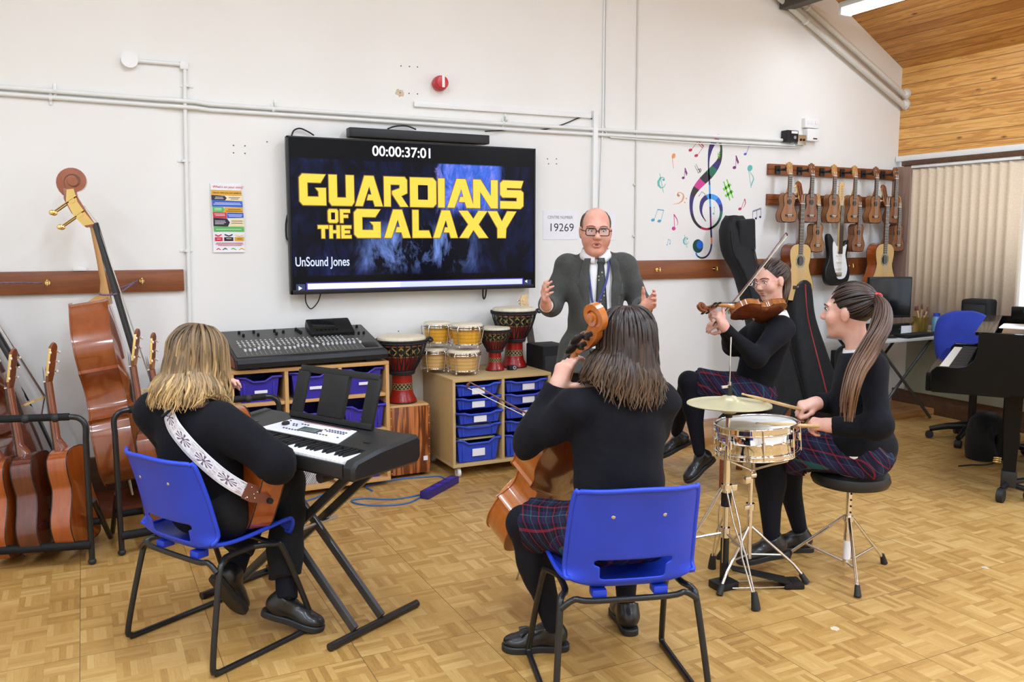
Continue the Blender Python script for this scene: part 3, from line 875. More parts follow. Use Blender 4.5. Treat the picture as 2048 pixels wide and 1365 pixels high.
# ---- coat rails
def hook(par, x, z, y=-.03):
 h = MB()
 h.cyl((x, y, z), (x, y - .006, z), .014, n=14)
 h.tube(catmull([(x, y, z), (x, y - .035, z - .006), (x, y - .05, z - .016), (x, y - .048, z + .004), (x, y - .045, z + .012)], 4), .0045, 8)
 h.sph((x, y - .045, z + .014), .008, 8)
 return h.build('hook', M['brass'], par, 60)
rl = thing('coat_rail', 'left wooden coat rail on the wall behind the double basses', 'coat rail', (-.72, 0, 1.327))
MB().box((0, -.015, 0), (2.54, .03, .132), .004).build('board', M['rail'], rl)
for x in (-.19, .31 + .72, .62 - .38):
 if x != .62 - .38: hook(rl, x + (.0 if x > 0 else .72 - .0), .0) if x > 0 else hook(rl, -.19 + .72, 0)
rr = thing('coat_rail', 'right wooden coat rail on the wall below the mural', 'coat rail', (5.355, 0, 1.335))
MB().box((0, -.015, 0), (2.96, .03, .15), .004).build('board', M['rail'], rr)
for px, py in ((1313, 541), (1427, 540), (1698, 533)):
 hook(rr, wp(px, py, -.03)[0] - 5.355, 0)
ml = tag(MB().lathe([(.04, 0), (.04, .014), (.02, .03), (.001, .033)], 24).build('door_stop', M['white']), 'small white dome resting on top of the left coat rail', 'dome')
ml.location = (-.02, -.02, 1.394); ml.scale = (1, .5, .8)
# ---------------------------------------------------------------- guitars, ukuleles, violin family
M['cl_top'] = wood('spruce_soundboard', srgb(206, 164, 100), srgb(224, 186, 124), 2, 1.5, .3, .4, ring=.15)
M['cl_side'] = wood('red_mahogany_gloss', (.16, .028, .008), (.25, .05, .012), 2, .5, .22, 1.0)
M['cl_orange'] = wood('orange_mahogany_gloss', (.27, .05, .006), (.40, .085, .011), 2, .5, .2, 1.0)
M['cl_dark'] = wood('dark_mahogany_gloss', (.075, .012, .005), (.13, .022, .008), 2, .5, .18, 1.0)
M['neck_red'] = wood('red_neck_wood', (.17, .04, .013), (.24, .062, .02), 2, .8, .25, .8)
M['neck_pale'] = wood('maple_neck', srgb(206, 166, 104), srgb(228, 196, 142), 2, .6, .3, .4, ring=.2)
M['fret'] = wood('rosewood_board', (.035, .02, .014), (.06, .035, .024), 2, 1.0, .45)
M['uke_top'] = wood('mahogany_uke', srgb(134, 84, 44), srgb(166, 108, 60), 2, .9, .42, .15)
M['uke_dark'] = wood('dark_mahogany_uke', srgb(112, 66, 38), srgb(146, 92, 56), 2, .9, .42, .15)
M['uke_zebra'] = wood('zebrano_uke', srgb(96, 56, 24), srgb(180, 120, 62), 2, 1.2, .4, .2)
M['uke_head'] = wood('tan_headstock', srgb(176, 124, 66), srgb(200, 150, 90), 2, .9, .4, .2)
M['hole'] = plain('dark_inside', (.012, .008, .005), .8)
M['ivory'] = plain('ivory_plastic', srgb(236, 226, 208), .35, var=.02)
M['pearl'] = plain('pearl_button', srgb(236, 214, 206), .25, var=.04)
M['string'] = plain('string_steel', (.55, .53, .48), .3, .9)
M['binding'] = plain('black_binding', (.012, .009, .008), .25)
M['rosette'] = plain('rosette', srgb(150, 150, 118), .4, vs_=90, var=.2)

def guitar_outline(L, lw, wa, uw, n=5):
 half = [(0, 0), (lw * .30, .004), (lw * .42, .05 * L), (lw * .5, .2 * L), (lw * .485, .32 * L), (lw * .38, .47 * L), (wa * .5, .6 * L), (wa * .535, .68 * L), (uw * .49, .79 * L), (uw * .47, .9 * L), (uw * .34, .975 * L), (uw * .14, L), (0, L)]
 h = [(p.x, p.y) for p in catmull([(a, b, 0) for a, b in half], n)]
 left = [(-a, b) for a, b in h[1:-1]][::-1]
 return h + left

XZ = M4(((1, 0, 0, 0), (0, 0, 1, 0), (0, 1, 0, 0), (0, 0, 0, 1)))     # outline XY -> XZ, extrusion along +Y

def guitar(name, label, cat, loc, L=.485, lw=.365, wa=.235, uw=.28, dep=.095, nk=.335, hd=.19, wn=.052, pegs=3, top=None, side=None, neck=None, head='slot', button=None, hole=.043, group=None, rosette=True, rot=None, rz=0, strings=6, bridge=None):
 # local frame: Z up the neck, front toward -Y, origin at the bottom of the body
 t = thing(name, label, cat, loc, rz, group, rot)
 top, side, neck = top or M['cl_top'], side or M['cl_side'], neck or M['neck_red']
 out = guitar_outline(L, lw, wa, uw)
 MB().prism(out, -dep / 2, dep / 2, XZ, b=.004).build('body', side, t, 30)
 MB().prism(inset(out, .004), -dep / 2 - .0018, -dep / 2 + .002, XZ).build('soundboard', top, t, 30)
 bd = MB()
 for y in (-dep / 2 + .001, dep / 2 - .002):
  bd.tube([(p[0], y, p[1]) for p in inset(out, .0005)], .0028, 6, closed=True)
 bd.build('binding', M['binding'], t, 60)
 zh = L * .70
 MB().cyl((0, -dep / 2 - .0026, zh), (0, -dep / 2 - .0015, zh), hole, n=32).build('soundhole', M['hole'], t)
 if rosette:
  MB().lathe([(hole, .0014), (hole + .018, .0014), (hole + .018, .0026), (hole, .0026)], 36, (0, -dep / 2, zh), (0, -1, 0), cap=False).build('rosette', M['rosette'], t)
 f = -dep / 2
 zb = L * .24
 br = MB().box((0, f - .006, zb), (lw * .46, .011, .024 * L / .485 + .004), .003).build('bridge', M['fret'], t)
 MB().box((0, f - .012, zb + .003), (wn * 1.35, .004, .005), .001).build('saddle', M['ivory'], br)
 kn = MB()
 for k in (-1, 0, 1):
  kn.sph((k * wn * .4, f - .012, zb - .008), .004, 6)
 kn.build('bridge_bead', M['ivory'], br)
 zn = L + nk
 nm = MB()
 rows = []
 for z, w, d in ((L - .02, wn * 1.12, .06), (L + .015, wn * 1.1, .045), (L + .05, wn * 1.08, .022), (zn - .02, wn, .02), (zn, wn * .96, .02)):
  d2 = d * (L / .485) ** .5
  rows.append([(math.cos(a) * w / 2, f + .002 + math.sin(a) * d2, z) for a in [PI * i / 10 for i in range(11)]] + [(w / 2, f, z)])
 nm.grid(rows); nm.build('neck', neck, t, 60)
 fb = MB().box((0, f - .003, (L * .7 + hole + .012 + zn) / 2), (wn * 1.02, .007, zn - L * .7 - hole - .012), .0015).build('fingerboard', M['fret'], t)
 fm = MB()
 sl = zn - zb
 for k in range(1, 19):
  z = zn - sl * (1 - 2 ** (-k / 12))
  if z > L * .7 + hole + .02:
   fm.box((0, f - .0068, z), (wn * .98, .0015, .002))
 fm.build('fret_wire', M['steel'], fb, 0)
 MB().box((0, f - .004, zn + .002), (wn, .012, .005), .001).build('nut', M['ivory'], t)
 tilt = M4.Translation((0, f + .008, zn)) @ M4.Rotation(math.radians(-14 if head == 'slot' else -6), 4, 'X')
 hw = wn * 1.22
 if head == 'slot':
  ho = [(-wn * .48, 0), (-hw * .5, .03), (-hw * .54, hd * .92), (-hw * .3, hd), (0, hd * 1.04), (hw * .3, hd), (hw * .54, hd * .92), (hw * .5, .03), (wn * .48, 0)]
 elif head == 'uke':
  ho = [(-wn * .46, 0), (-hw * .62, .022), (-hw * .68, hd * .55), (-hw * .58, hd * .74), (-hw * .7, hd * .9), (-hw * .34, hd * .93), (-hw * .14, hd * 1.02), (hw * .14, hd * 1.02), (hw * .34, hd * .93), (hw * .7, hd * .9), (hw * .58, hd * .74), (hw * .68, hd * .55), (hw * .62, .022), (wn * .46, 0)]
 MB(tilt).prism(ho[::-1], -.007, .007, XZ, b=.0015).build('headstock', neck if head == 'slot' else (side if neck is None else neck), t, 30)
 bt = button or M['pearl']
 if head == 'slot':
  for s in (-1, 1):
   MB(tilt).box((s * hw * .545, 0, hd * .52), (.003, .013, hd * .72), .001).build('tuner_plate', M['brass'], t)
  MB(tilt).box((-hw * .22, -.0068, hd * .5), (.009, .002, hd * .62), .001).box((hw * .22, -.0068, hd * .5), (.009, .002, hd * .62), .001).build('head_slot', M['hole'], t)
 for s in (-1, 1):
  for k in range(pegs):
   z = hd * (.26 + .26 * k) if pegs == 3 else hd * (.3 + .34 * k)
   if head == 'slot':
    p = MB(tilt).cyl((s * hw * .5, 0, z), (s * (hw * .5 + .016), .008, z), .003, n=8).cyl((s * hw * .3, -.002, z + .008), (s * hw * .6, -.002, z + .008), .0035, n=8).build('tuning_peg', M['brass'], t)
    MB(tilt).sph((s * (hw * .5 + .02), .012, z), (.007, .006, .008), 8).build('peg_button', bt, p, 60)
   else:
    p = MB(tilt).cyl((s * hw * .34, -.008, z), (s * hw * .34, -.014, z), .0045, n=10).build('tuning_peg', M['chrome'], t)
    MB(tilt).cyl((s * hw * .34, .006, z), (s * hw * .34, .018, z), .003, n=6).sph((s * hw * .34, .022, z), (.007, .006, .006), 8).build('peg_button', bt, p, 60)
 st = MB()
 for k in range(strings):
  a = (k / (strings - 1) - .5) * wn * .82
  st.tube([(a * 1.25, f - .0135, zb + .002), (a, f - .009, zn + .004), (math.copysign(hw * .24, a), f - .006, zn + hd * .4)], .0007, 4)
 st.build('strings', M['string'], t, 60)
 return t

def hanger(x, z, label, grp, y=-.05):
 h = thing('instrument_hanger', label, 'hanger', (x, 0, z), group=grp)
 MB().box((0, -.036, -.0), (.05, .014, .07), .004).build('plate', M['blackmetal'], h)
 MB().tube([(0, -.04, 0), (0, -.085, -.004)], .009, 8).build('arm', M['blackmetal'], h)
 for s in (-1, 1):
  MB().tube(catmull([(0, -.085, -.004), (s * .028, -.095, -.004), (s * .033, -.15, -.002), (s * .031, -.168, .008)], 4), .0075, 8).build('prong', M['rubber'], h, 60)
 return h

for i, (z, lab) in enumerate(((2.168, 'upper wooden hanger board for the top row of ukuleles'), (1.914, 'lower wooden hanger board for the lower row of instruments'))):
 b = thing('hanger_board', lab, 'hanger board', (6.035, 0, z))
 MB().box((0, -.014, .024), (1.58, .028, .046), .003).build('plank', M['rail'], b)
 MB().box((0, -.014, -.024), (1.58, .028, .046), .003).build('plank', M['rail'], b)

# nine soprano ukuleles
UK = dict(L=.245, lw=.172, wa=.112, uw=.128, dep=.062, nk=.155, hd=.10, wn=.036, pegs=2, head='uke', hole=.024, rosette=False, strings=4)
ux = [5.335, 5.585, 5.848, 6.096, 6.36, 6.61]
heads = ['tan', 'dark', 'tan', 'tan', 'dark', 'dark']
ordi = ['first', 'second', 'third', 'fourth', 'fifth', 'sixth']
u0 = {}
def uke(i, x, zn, headc, top, label, grp, yy=-.155, rz=0.0):
 key = (headc, top)
 loc = (x, yy, zn - .40 + .004)
 if key in u0:
  return dup(u0[key], loc, label, rz, group=grp)
 t = guitar('ukulele', label, 'ukulele', loc, top=M[top], side=M[top], neck=M['uke_head'] if headc == 'tan' else M['uke_dark'], group=grp, button=M['black'], rz=rz, **UK)
 u0[key] = t
 return t
for i, x in enumerate(ux):
 hanger(x, 2.165, 'black hanger on the upper board holding the %s ukulele from the left' % ordi[i], 'ukulele hangers')
 uke(i, x, 2.115, heads[i], 'uke_top' if i not in (1, 5) else 'uke_dark',
  'small brown ukulele with %s headstock, %s from the left in the top row' % ('a tan' if heads[i] == 'tan' else 'a dark brown', ordi[i]), 'ukuleles in the top row', rz=.04 * (i - 2.5) * .5)
for i, (px, lab, top, hc) in enumerate(((1634, 'striped brown ukulele hanging left in the lower row between two guitars', 'uke_zebra', 'tan'),
                                   (1716, 'reddish brown ukulele in the lower row beside the right classical guitar', 'uke_dark', 'dark'),
                                   (1796, 'brown ukulele hanging at the far right of the lower row by the window post', 'uke_dark', 'tan'))):
 x = wp(px, 420, -.17)[0]
 hanger(x, 1.91, 'black hanger on the lower board holding a %s ukulele' % ('striped', 'reddish brown', 'far right')[i], 'ukulele hangers')
 uke(9 + i, min(x, 6.73), 1.862, hc, top, lab, 'ukuleles in the lower row', rz=.05)

# two classical guitars and an electric guitar on the lower board
def hung_guitar(px, label, side):
 x = wp(px, 470, -.17)[0]
 hanger(x, 1.90, 'black hanger holding the %s classical guitar' % label.split()[0], 'guitar hangers')
 return guitar('classical_guitar', label, 'guitar', (x, -.165, 1.875 - .82), side=M[side], rz=.12)
hung_guitar(1594, 'left classical guitar with pale top hanging behind the violinist', 'cl_side')
hung_guitar(1763, 'right classical guitar with pale top and orange sides hanging above the monitor', 'cl_orange')
def electric(name, label, loc, rz=0, rot=None, body=None):
 t = thing(name, label, 'electric guitar', loc, rz, rot=rot)
 o = [(0, 0), (.10, .005), (.155, .05), (.165, .12), (.14, .19), (.118, .25), (.125, .31), (.15, .365), (.135, .40), (.09, .385), (.055, .34), (.03, .335),
         (-.03, .335), (-.055, .36), (-.09, .42), (-.13, .455), (-.155, .43), (-.145, .36), (-.125, .28), (-.13, .22), (-.165, .15), (-.165, .07), (-.12, .01)]
 out = [(p.x, p.y) for p in catmull([(a, b, 0) for a, b in o], 4, True)]
 MB().prism(out, -.021, .021, XZ, b=.006).build('body', body or M['black'], t, 40)
 pg = [(.0, .06), (.09, .07), (.12, .14), (.10, .22), (.085, .28), (.10, .36), (.06, .345), (.03, .345), (-.03, .345), (-.08, .39), (-.09, .33), (-.07, .2), (-.04, .12)]
 MB().prism([(p.x, p.y) for p in catmull([(a, b, 0) for a, b in pg], 4, True)], -.0235, -.0205, XZ).build('pickguard', M['white'], t, 30)
 for z in (.15, .21, .27):
  MB().box((0, -.026, z), (.08, .008, .018), .004).build('pickup', M['ivory'], t)
 MB().box((0, -.027, .1), (.075, .01, .035), .002).build('bridge', M['chrome'], t)
 MB().box((0, -.024, .5), (.05, .024, .41), .006).build('neck', M['neck_pale'], t)
 MB().box((0, -.038, .49), (.049, .006, .42), .002).build('fingerboard', M['fret'], t)
 ho = [(-.024, 0), (-.03, .03), (-.042, .045), (-.036, .17), (-.02, .195), (.015, .2), (.03, .18), (.02, .15), (.032, .05), (.024, .02), (.024, 0)]
 MB(M4.Translation((0, -.022, .705))).prism(ho[::-1], -.007, .007, XZ, b=.002).build('headstock', M['neck_pale'], t, 30)
 for k in range(6):
  p = MB().cyl((-.018, -.03, .755 + k * .022), (-.018, -.042, .755 + k * .022), .004, n=8).build('tuning_peg', M['chrome'], t)
  MB().cyl((-.04, -.022, .755 + k * .022), (-.055, -.022, .755 + k * .022), .003, n=6).sph((-.058, -.022, .755 + k * .022), (.007, .004, .006), 6).build('peg_button', M['chrome'], p, 60)
 s = MB()
 for k in range(6):
  a = (k - 2.5) * .0085
  s.tube([(a, -.034, .1), (a * .85, -.043, .7), (-.018, -.036, .755 + k * .022)], .0007, 4)
 s.build('strings', M['string'], t, 60)
 return t
xe = wp(1680, 470, -.17)[0]
hanger(xe, 1.90, 'black hanger holding the black electric guitar', 'guitar hangers')
electric('electric_guitar', 'black electric guitar with white pickguard hanging between the classical guitars', (xe, -.145, 1.17), .1)
x, z = wp(1087, 625, -.2)
electric('electric_guitar', 'pale necked electric guitar standing behind the man beside the drum cabinet', (2.98, -.16, .28), rot=M4.Rotation(-.12, 4, 'Y') @ M4.Rotation(-.1, 4, 'X'))

# ---- violin family
def violin_outline(L, U, C, Lo, n=5):
 h = [(0, 0), (Lo * .28, .006 * L), (Lo * .46, .08 * L), (Lo * .5, .2 * L), (Lo * .46, .30 * L), (Lo * .43, .345 * L), (Lo * .455, .368 * L)]
 c = [(Lo * .40, .375 * L), (C * .54, .42 * L), (C * .5, .5 * L), (C * .52, .56 * L), (U * .46, .615 * L), (U * .5, .645 * L)]
 u = [(U * .475, .66 * L), (U * .47, .70 * L), (U * .5, .79 * L), (U * .46, .9 * L), (U * .3, .975 * L), (U * .13, L), (0, L)]
 pts = []
 for seg in (h, c, u):
  pts += [(p.x, p.y) for p in catmull([(a, b, 0) for a, b in seg], n)]
 left = [(-a, b) for a, b in pts[1:-1]][::-1]
 return pts + left
def bass_outline(L, U, C, Lo, n=5):
 h = [(0, 0), (Lo * .3, .006 * L), (Lo * .47, .09 * L), (Lo * .5, .2 * L), (Lo * .46, .31 * L), (Lo * .42, .36 * L), (Lo * .44, .385 * L)]
 c = [(Lo * .39, .39 * L), (C * .54, .43 * L), (C * .5, .5 * L), (C * .52, .55 * L), (U * .44, .605 * L), (U * .49, .635 * L)]
 u = [(U * .45, .65 * L), (U * .48, .70 * L), (U * .49, .76 * L), (U * .42, .85 * L), (U * .26, .93 * L), (U * .12, .985 * L), (U * .1, L), (0, L)]
 pts = []
 for seg in (h, c, u):
  pts += [(p.x, p.y) for p in catmull([(a, b, 0) for a, b in seg], n)]
 return pts + [(-a, b) for a, b in pts[1:-1]][::-1]

def arched(out, L, y0, rise, sgn, over):
 mb = MB()
 big = inset(out, -over)
 n = len(out)
 rings = []
 for s, h in ((1.0, 0), (1.0, .004 * L), (.93, .007 * L), (.8, rise * .45), (.6, rise * .78), (.35, rise * .95), (.12, rise)):
  rings.append([(p[0] * s, y0 + sgn * h, L * .45 + (p[1] - L * .45) * s) for p in big])
 vs_ = [p for r in rings for p in r]
 fs = [(i * n + k, i * n + (k + 1) % n, (i + 1) * n + (k + 1) % n, (i + 1) * n + k) for i in range(len(rings) - 1) for k in range(n)]
 fs += [tuple(range(n)), tuple(range((len(rings) - 1) * n, len(rings) * n))]
 return mb.add(vs_, fs)

def scroll(mb, w, r, turns=1.75, c=(0, 0, 0)):
 # spiral band in the YZ plane curling toward -Y, axle along X
 n = 40
 rows = []
 for i in range(n + 1):
  t = i / n
  a = -.75 + t * turns * 2 * PI
  rr = r * (1 - t) ** .85 + r * .12
  th = rr * .42 + .002
  ww = w * (.62 + .75 * t ** 1.2)
  ca, sa = math.cos(a), math.sin(a)
  ring = []
  for q, e in ((rr, -1), (rr, 1), (rr - th, 1), (rr - th, -1)):
   ring.append((c[0] + e * ww / 2, c[1] + q * ca, c[2] + q * sa))
  rows.append(ring + [ring[0]])
 mb.grid(rows)
 mb.cyl((c[0] - w * .72, c[1], c[2]), (c[0] + w * .72, c[1], c[2]), r * .3, n=14)
 mb.cyl((c[0] - w * .16, c[1], c[2]), (c[0] + w * .16, c[1], c[2]), r * .7, n=24)
 return mb

M['vn_body'] = wood('violin_varnish', (.24, .07, .014), (.42, .15, .03), 2, 1.0, .22, 1.0)
M['vn_back'] = wood('violin_back_varnish', (.13, .028, .008), (.24, .062, .016), 2, 1.0, .22, 1.0)
M['vc_body'] = wood('cello_varnish', (.42, .115, .018), (.60, .19, .035), 2, .6, .2, 1.0, ring=.2)
M['vc_back'] = wood('cello_back_varnish', (.20, .045, .010), (.32, .08, .018), 2, .6, .2, 1.0, ring=.25)
M['vc_neck'] = wood('cello_neck', srgb(168, 106, 52), srgb(196, 132, 72), 2, .6, .3, .5, ring=.2)
M['db_body'] = wood('bass_varnish', (.22, .045, .009), (.36, .085, .016), 2, .35, .22, 1.0, ring=.2)
M['db_dark'] = wood('dark_bass_varnish', (.07, .015, .007), (.17, .04, .015), 0, .6, .22, 1.0)
M['db_neck'] = wood('pale_bass_neck', srgb(178, 128, 68), srgb(202, 154, 92), 2, .6, .35, .3, ring=.15)
M['ebony'] = plain('ebony', (.012, .010, .010), .35, var=.1)

def fiddle(name, label, cat, loc, rot, L, U, C, Lo, rib, nk, fbl, wn, kind, body, back, neck, scr, rise=None):
 # Z up the neck, front (strings) toward -Y, origin at the bottom of the body
 t = thing(name, label, cat, loc, rot=rot)
 out = (bass_outline if kind == 'bass' else violin_outline)(L, U, C, Lo)
 rise = rise or L * .045
 ov = L * .008
 MB().prism(out, -rib / 2, rib / 2, XZ).build('ribs', body, t, 30)
 arched(out, L, -rib / 2, rise, -1, ov).build('top_plate', body, t, 40)
 if kind == 'bass':
  MB().prism(inset(out, -ov), rib / 2, rib / 2 + .008, XZ, b=.002).build('back_plate', back, t, 30)
 else:
  arched(out, L, rib / 2, rise * .9, 1, ov).build('back_plate', back, t, 40)
 f = -rib / 2 - rise
 zb = L * .46
 bh = L * .10
 zn = L + nk
 br = [(-wn * .9, 0), (-wn * .9, bh * .12), (-wn * .62, bh * .5), (-wn * .8, bh * .85), (-wn * .3, bh), (wn * .3, bh), (wn * .8, bh * .85), (wn * .62, bh * .5), (wn * .9, bh * .12), (wn * .9, 0), (wn * .4, 0), (0, bh * .35), (-wn * .4, 0)]
 mbr = M4.Translation((0, f + rise * .08, zb)) @ M4(((1, 0, 0, 0), (0, -1, 0, 0), (0, 0, 1, 0), (0, 0, 0, 1)))
 MB(mbr).prism(br, -L * .006, L * .006).build('bridge', M['neck_pale'], t, 20)
 MB().add([(-wn * .5, f - L * .018, L * .36), (wn * .5, f - L * .018, L * .36), (wn * .28, f - L * .01, .01 * L), (-wn * .28, f - L * .01, .01 * L),
              (-wn * .5, f - L * .03, L * .36), (wn * .5, f - L * .03, L * .36), (wn * .28, f - L * .02, .01 * L), (-wn * .28, f - L * .02, .01 * L)],
             [(0, 1, 2, 3), (7, 6, 5, 4), (0, 4, 5, 1), (1, 5, 6, 2), (2, 6, 7, 3), (3, 7, 4, 0)]).build('tailpiece', M['ebony'], t, 20)
 # neck with heel
 rows = []
 k = L / .36
 for z, w, d in (((L - .03 * L, wn * 1.35, rib * .9), (L + .004 * L, wn * 1.3, rib * .62), (L + .035 * L, wn * 1.2, .28 * rib)) if kind == 'bass' else ((L - .03 * L, wn * 1.35, rib * 1.0), (L + .01 * L, wn * 1.3, rib * .8), (L + .09 * L, wn * 1.2, .3 * rib + .01 * k))) + ((L + .1 * L, wn * 1.15, .016 * k ** .8), (L + .2 * L, wn * 1.1, .014 * k ** .8), (zn, wn * .95, .012 * k ** .8)):
  y0 = -rib / 2 - (rise * .5)
  rows.append([(math.cos(a) * w / 2, y0 + math.sin(a) * d, z) for a in [PI * i / 10 for i in range(11)]] + [(w / 2, y0, z)])
 MB().grid(rows).build('neck', neck, t, 60)
 # fingerboard, dished
 rows = []
 for z, w, lift in ((zn, wn, .0), (zn - fbl, wn * 1.55, L * .055)):
  y0 = -rib / 2 - rise * .5 - lift
  rows.append([(math.cos(a) * w / 2, y0 - math.sin(a) * L * .02, z) for a in [PI * i / 8 for i in range(9)]] + [(-w / 2, y0 + L * .012, z), (w / 2, y0 + L * .012, z), (w / 2, y0, z)])
 fbm = MB().grid(rows)
 m_ = len(rows[0])
 fbm.f += [tuple(range(m_ - 1)), tuple(range(m_, 2 * m_ - 1))]
 fbm.build('fingerboard', M['ebony'], t, 50)
 s = MB()
 for q in range(4):
  a = (q - 1.5) * wn * .26
  s.tube([(a * .7, f - L * .03, L * .35), (a * 1.2, f - bh + rise * .08, zb), (a * .75, -rib / 2 - rise * .5 - L * (.013 if kind == 'bass' else .026), zn), (a * .4, -rib / 2 + (.015 if kind == 'bass' else 0), zn + L * .10)], L * .0016, 4)
 s.build('strings', M['string'], t, 60)
 # peg box and scroll
 y0 = -rib / 2 - rise * .5
 hl = L * (.27 if kind == 'cello' else .36) if kind != 'bass' else L * .27
 hm = M4.Translation((0, y0 + .012 * k ** .8, zn))
 pb = MB(hm)
 rows = []
 for z, y, w, d in ((-.02 * L, 0, wn * 1.0, .03 * L), (0, .002, wn * 1.05, .06 * L), (hl * .25, .035 * L, wn * 1.0, .075 * L), (hl * .55, .06 * L, wn * .85, .07 * L), (hl * .75, .055 * L, wn * .7, .06 * L)):
  rows.append([(-w / 2, y - d / 2, z), (w / 2, y - d / 2, z), (w / 2, y + d / 2, z), (-w / 2, y + d / 2, z), (-w / 2, y - d / 2, z)])
 pb.grid(rows)
 pb.f.append((0, 1, 2, 3))
 scroll(pb, wn * (.95 if kind != 'cello' else 1.1), hl * (.30 if kind == 'bass' else .26), c=(0, .03 * L, hl * .86))
 pb.build('scroll', scr, t, 40)
 if kind == 'bass':
  for s_ in (-1, 1):
   pts = [(y_ * L, z_ * hl) for y_, z_ in ((-.028, -.02), (.028, -.03), (.065, .2), (.085, .5), (.07, .72), (.035, .72), (.03, .45), (.002, .2))]
   MB(hm @ M4(((0, 0, 1, s_ * wn * .56), (1, 0, 0, 0), (0, 1, 0, 0), (0, 0, 0, 1)))).prism(pts, -.002, .002).build('tuner_plate', M['brass'], t, 20)
   for z in (.2, .5):
    yy = .035 * L if z < .3 else .058 * L
    p = MB(hm).cyl((s_ * wn * .56, yy, z * hl), (s_ * (wn * .56 + .014), yy, z * hl), .017, n=20).cyl((s_ * (wn * .56 + .01), yy - .03, z * hl + .02), (s_ * (wn * .56 + .01), yy + .09, z * hl - .045), .0045, n=8).build('tuning_peg', M['brass'], t)
    MB(hm).sph((s_ * (wn * .56 + .01), yy + .105, z * hl - .052), (.005, .017, .014), 10).build('peg_key', M['brass'], p, 60)
 else:
  for i, (s_, z) in enumerate(((-1, .14), (1, .27), (-1, .42), (1, .55))):
   yy = (.03 + .05 * z) * L
   pg = MB(hm).cyl((-s_ * wn * .6, yy, z * hl), (s_ * wn * 1.25, yy, z * hl), L * .011, L * .014, n=12)
   pg.lathe([(L * .014, 0), (L * .02, L * .006), (L * .012, L * .014)], 12, (s_ * wn * 1.2, yy, z * hl), (s_, 0, 0))
   pg.sph((s_ * (wn * 1.25 + L * .05), yy, z * hl), (L * .035, L * .012, L * .034), 12)
   pg.build('tuning_peg', M['ebony'], t, 50)
 for s_ in (-1, 1):
  fh = catmull([(s_ * C * .22, f + rise * .25, zb + L * .11), (s_ * C * .28, f + rise * .3, zb + L * .075), (s_ * C * .36, f + rise * .42, zb), (s_ * C * .43, f + rise * .5, zb - L * .075), (s_ * C * .5, f + rise * .55, zb - L * .1)], 5)
  MB().tube(fh, [L * (.003 + .009 * math.sin(PI * i / (len(fh) - 1))) for i in range(len(fh))], 8, flat=.5).build('f_hole', M['hole'], t, 60)
 if kind == 'violin':
  MB().box((L * .11, f - .008, L * .06), (L * .28, .022, L * .2), .01).build('chin_rest', M['ebony'], t)
 else:
  MB().cyl((0, 0, .01), (0, 0, -L * (.12 if kind == 'bass' else .66)), L * .009, L * .007, n=10).build('endpin', M['steel'], t)
 return t

# two double basses leaning on the wall behind the racks
def leaned(bot, topp, front):
 d = V(topp) - V(bot)
 z = d.normalized(); y = -V(front); y = (y - z * y.dot(z)).normalized()
 return frame(y.cross(z), y, z)
DB = dict(L=1.0, U=.47, C=.34, Lo=.60, rib=.185, nk=.42, fbl=.76, wn=.05, kind='bass', rise=.035)
fiddle('double_bass', 'orange brown double bass with a curled scroll leaning in front of the left coat rail', 'double bass', (.165, -.43, .245),
       leaned((.165, -.43, .245), (-.07, -.36, 1.85), (1, -.12, 0)), body=M['db_body'], back=M['db_body'], neck=M['db_neck'], scr=M['db_body'], **DB)
fiddle('double_bass', 'dark brown double bass at the left edge with a long black fingerboard', 'double bass', (-.28, -.43, .22),
       leaned((-.28, -.43, .22), (-.82, -.36, 1.72), (1, -.1, 0)), body=M['db_dark'], back=M['db_dark'], neck=M['db_neck'], scr=M['db_dark'], **DB)
def cord(pts, label, mat):
 o = MB().tube(catmull(pts, 5), .005, 8).build('tie_cord', mat, None, 180)
 return tag(o, label, 'cord')
M['cord'] = plain('purple_grey_cord', srgb(112, 92, 110), .8, vs_=120, var=.25)
hx = wp(272, 563, -.07)
cord([(hx[0], -.075, hx[1]), (.24, -.2, 1.31), (.19, -.34, 1.285), (.14, -.46, 1.275), (.085, -.47, 1.275), (.07, -.4, 1.28), (.1, -.33, 1.29), (.2, -.24, 1.305), (hx[0] + .01, -.075, hx[1] + .004)], 'grey cord tying the orange double bass to the coat rail hook', M['cord'])
hx = wp(84, 567, -.07)
cord([(hx[0], -.075, hx[1]), (-.3, -.14, 1.335), (-.42, -.28, 1.34), (-.5, -.4, 1.335), (-.56, -.44, 1.33)], 'black and white cord tying the dark double bass to the coat rail hook', M['cord'])

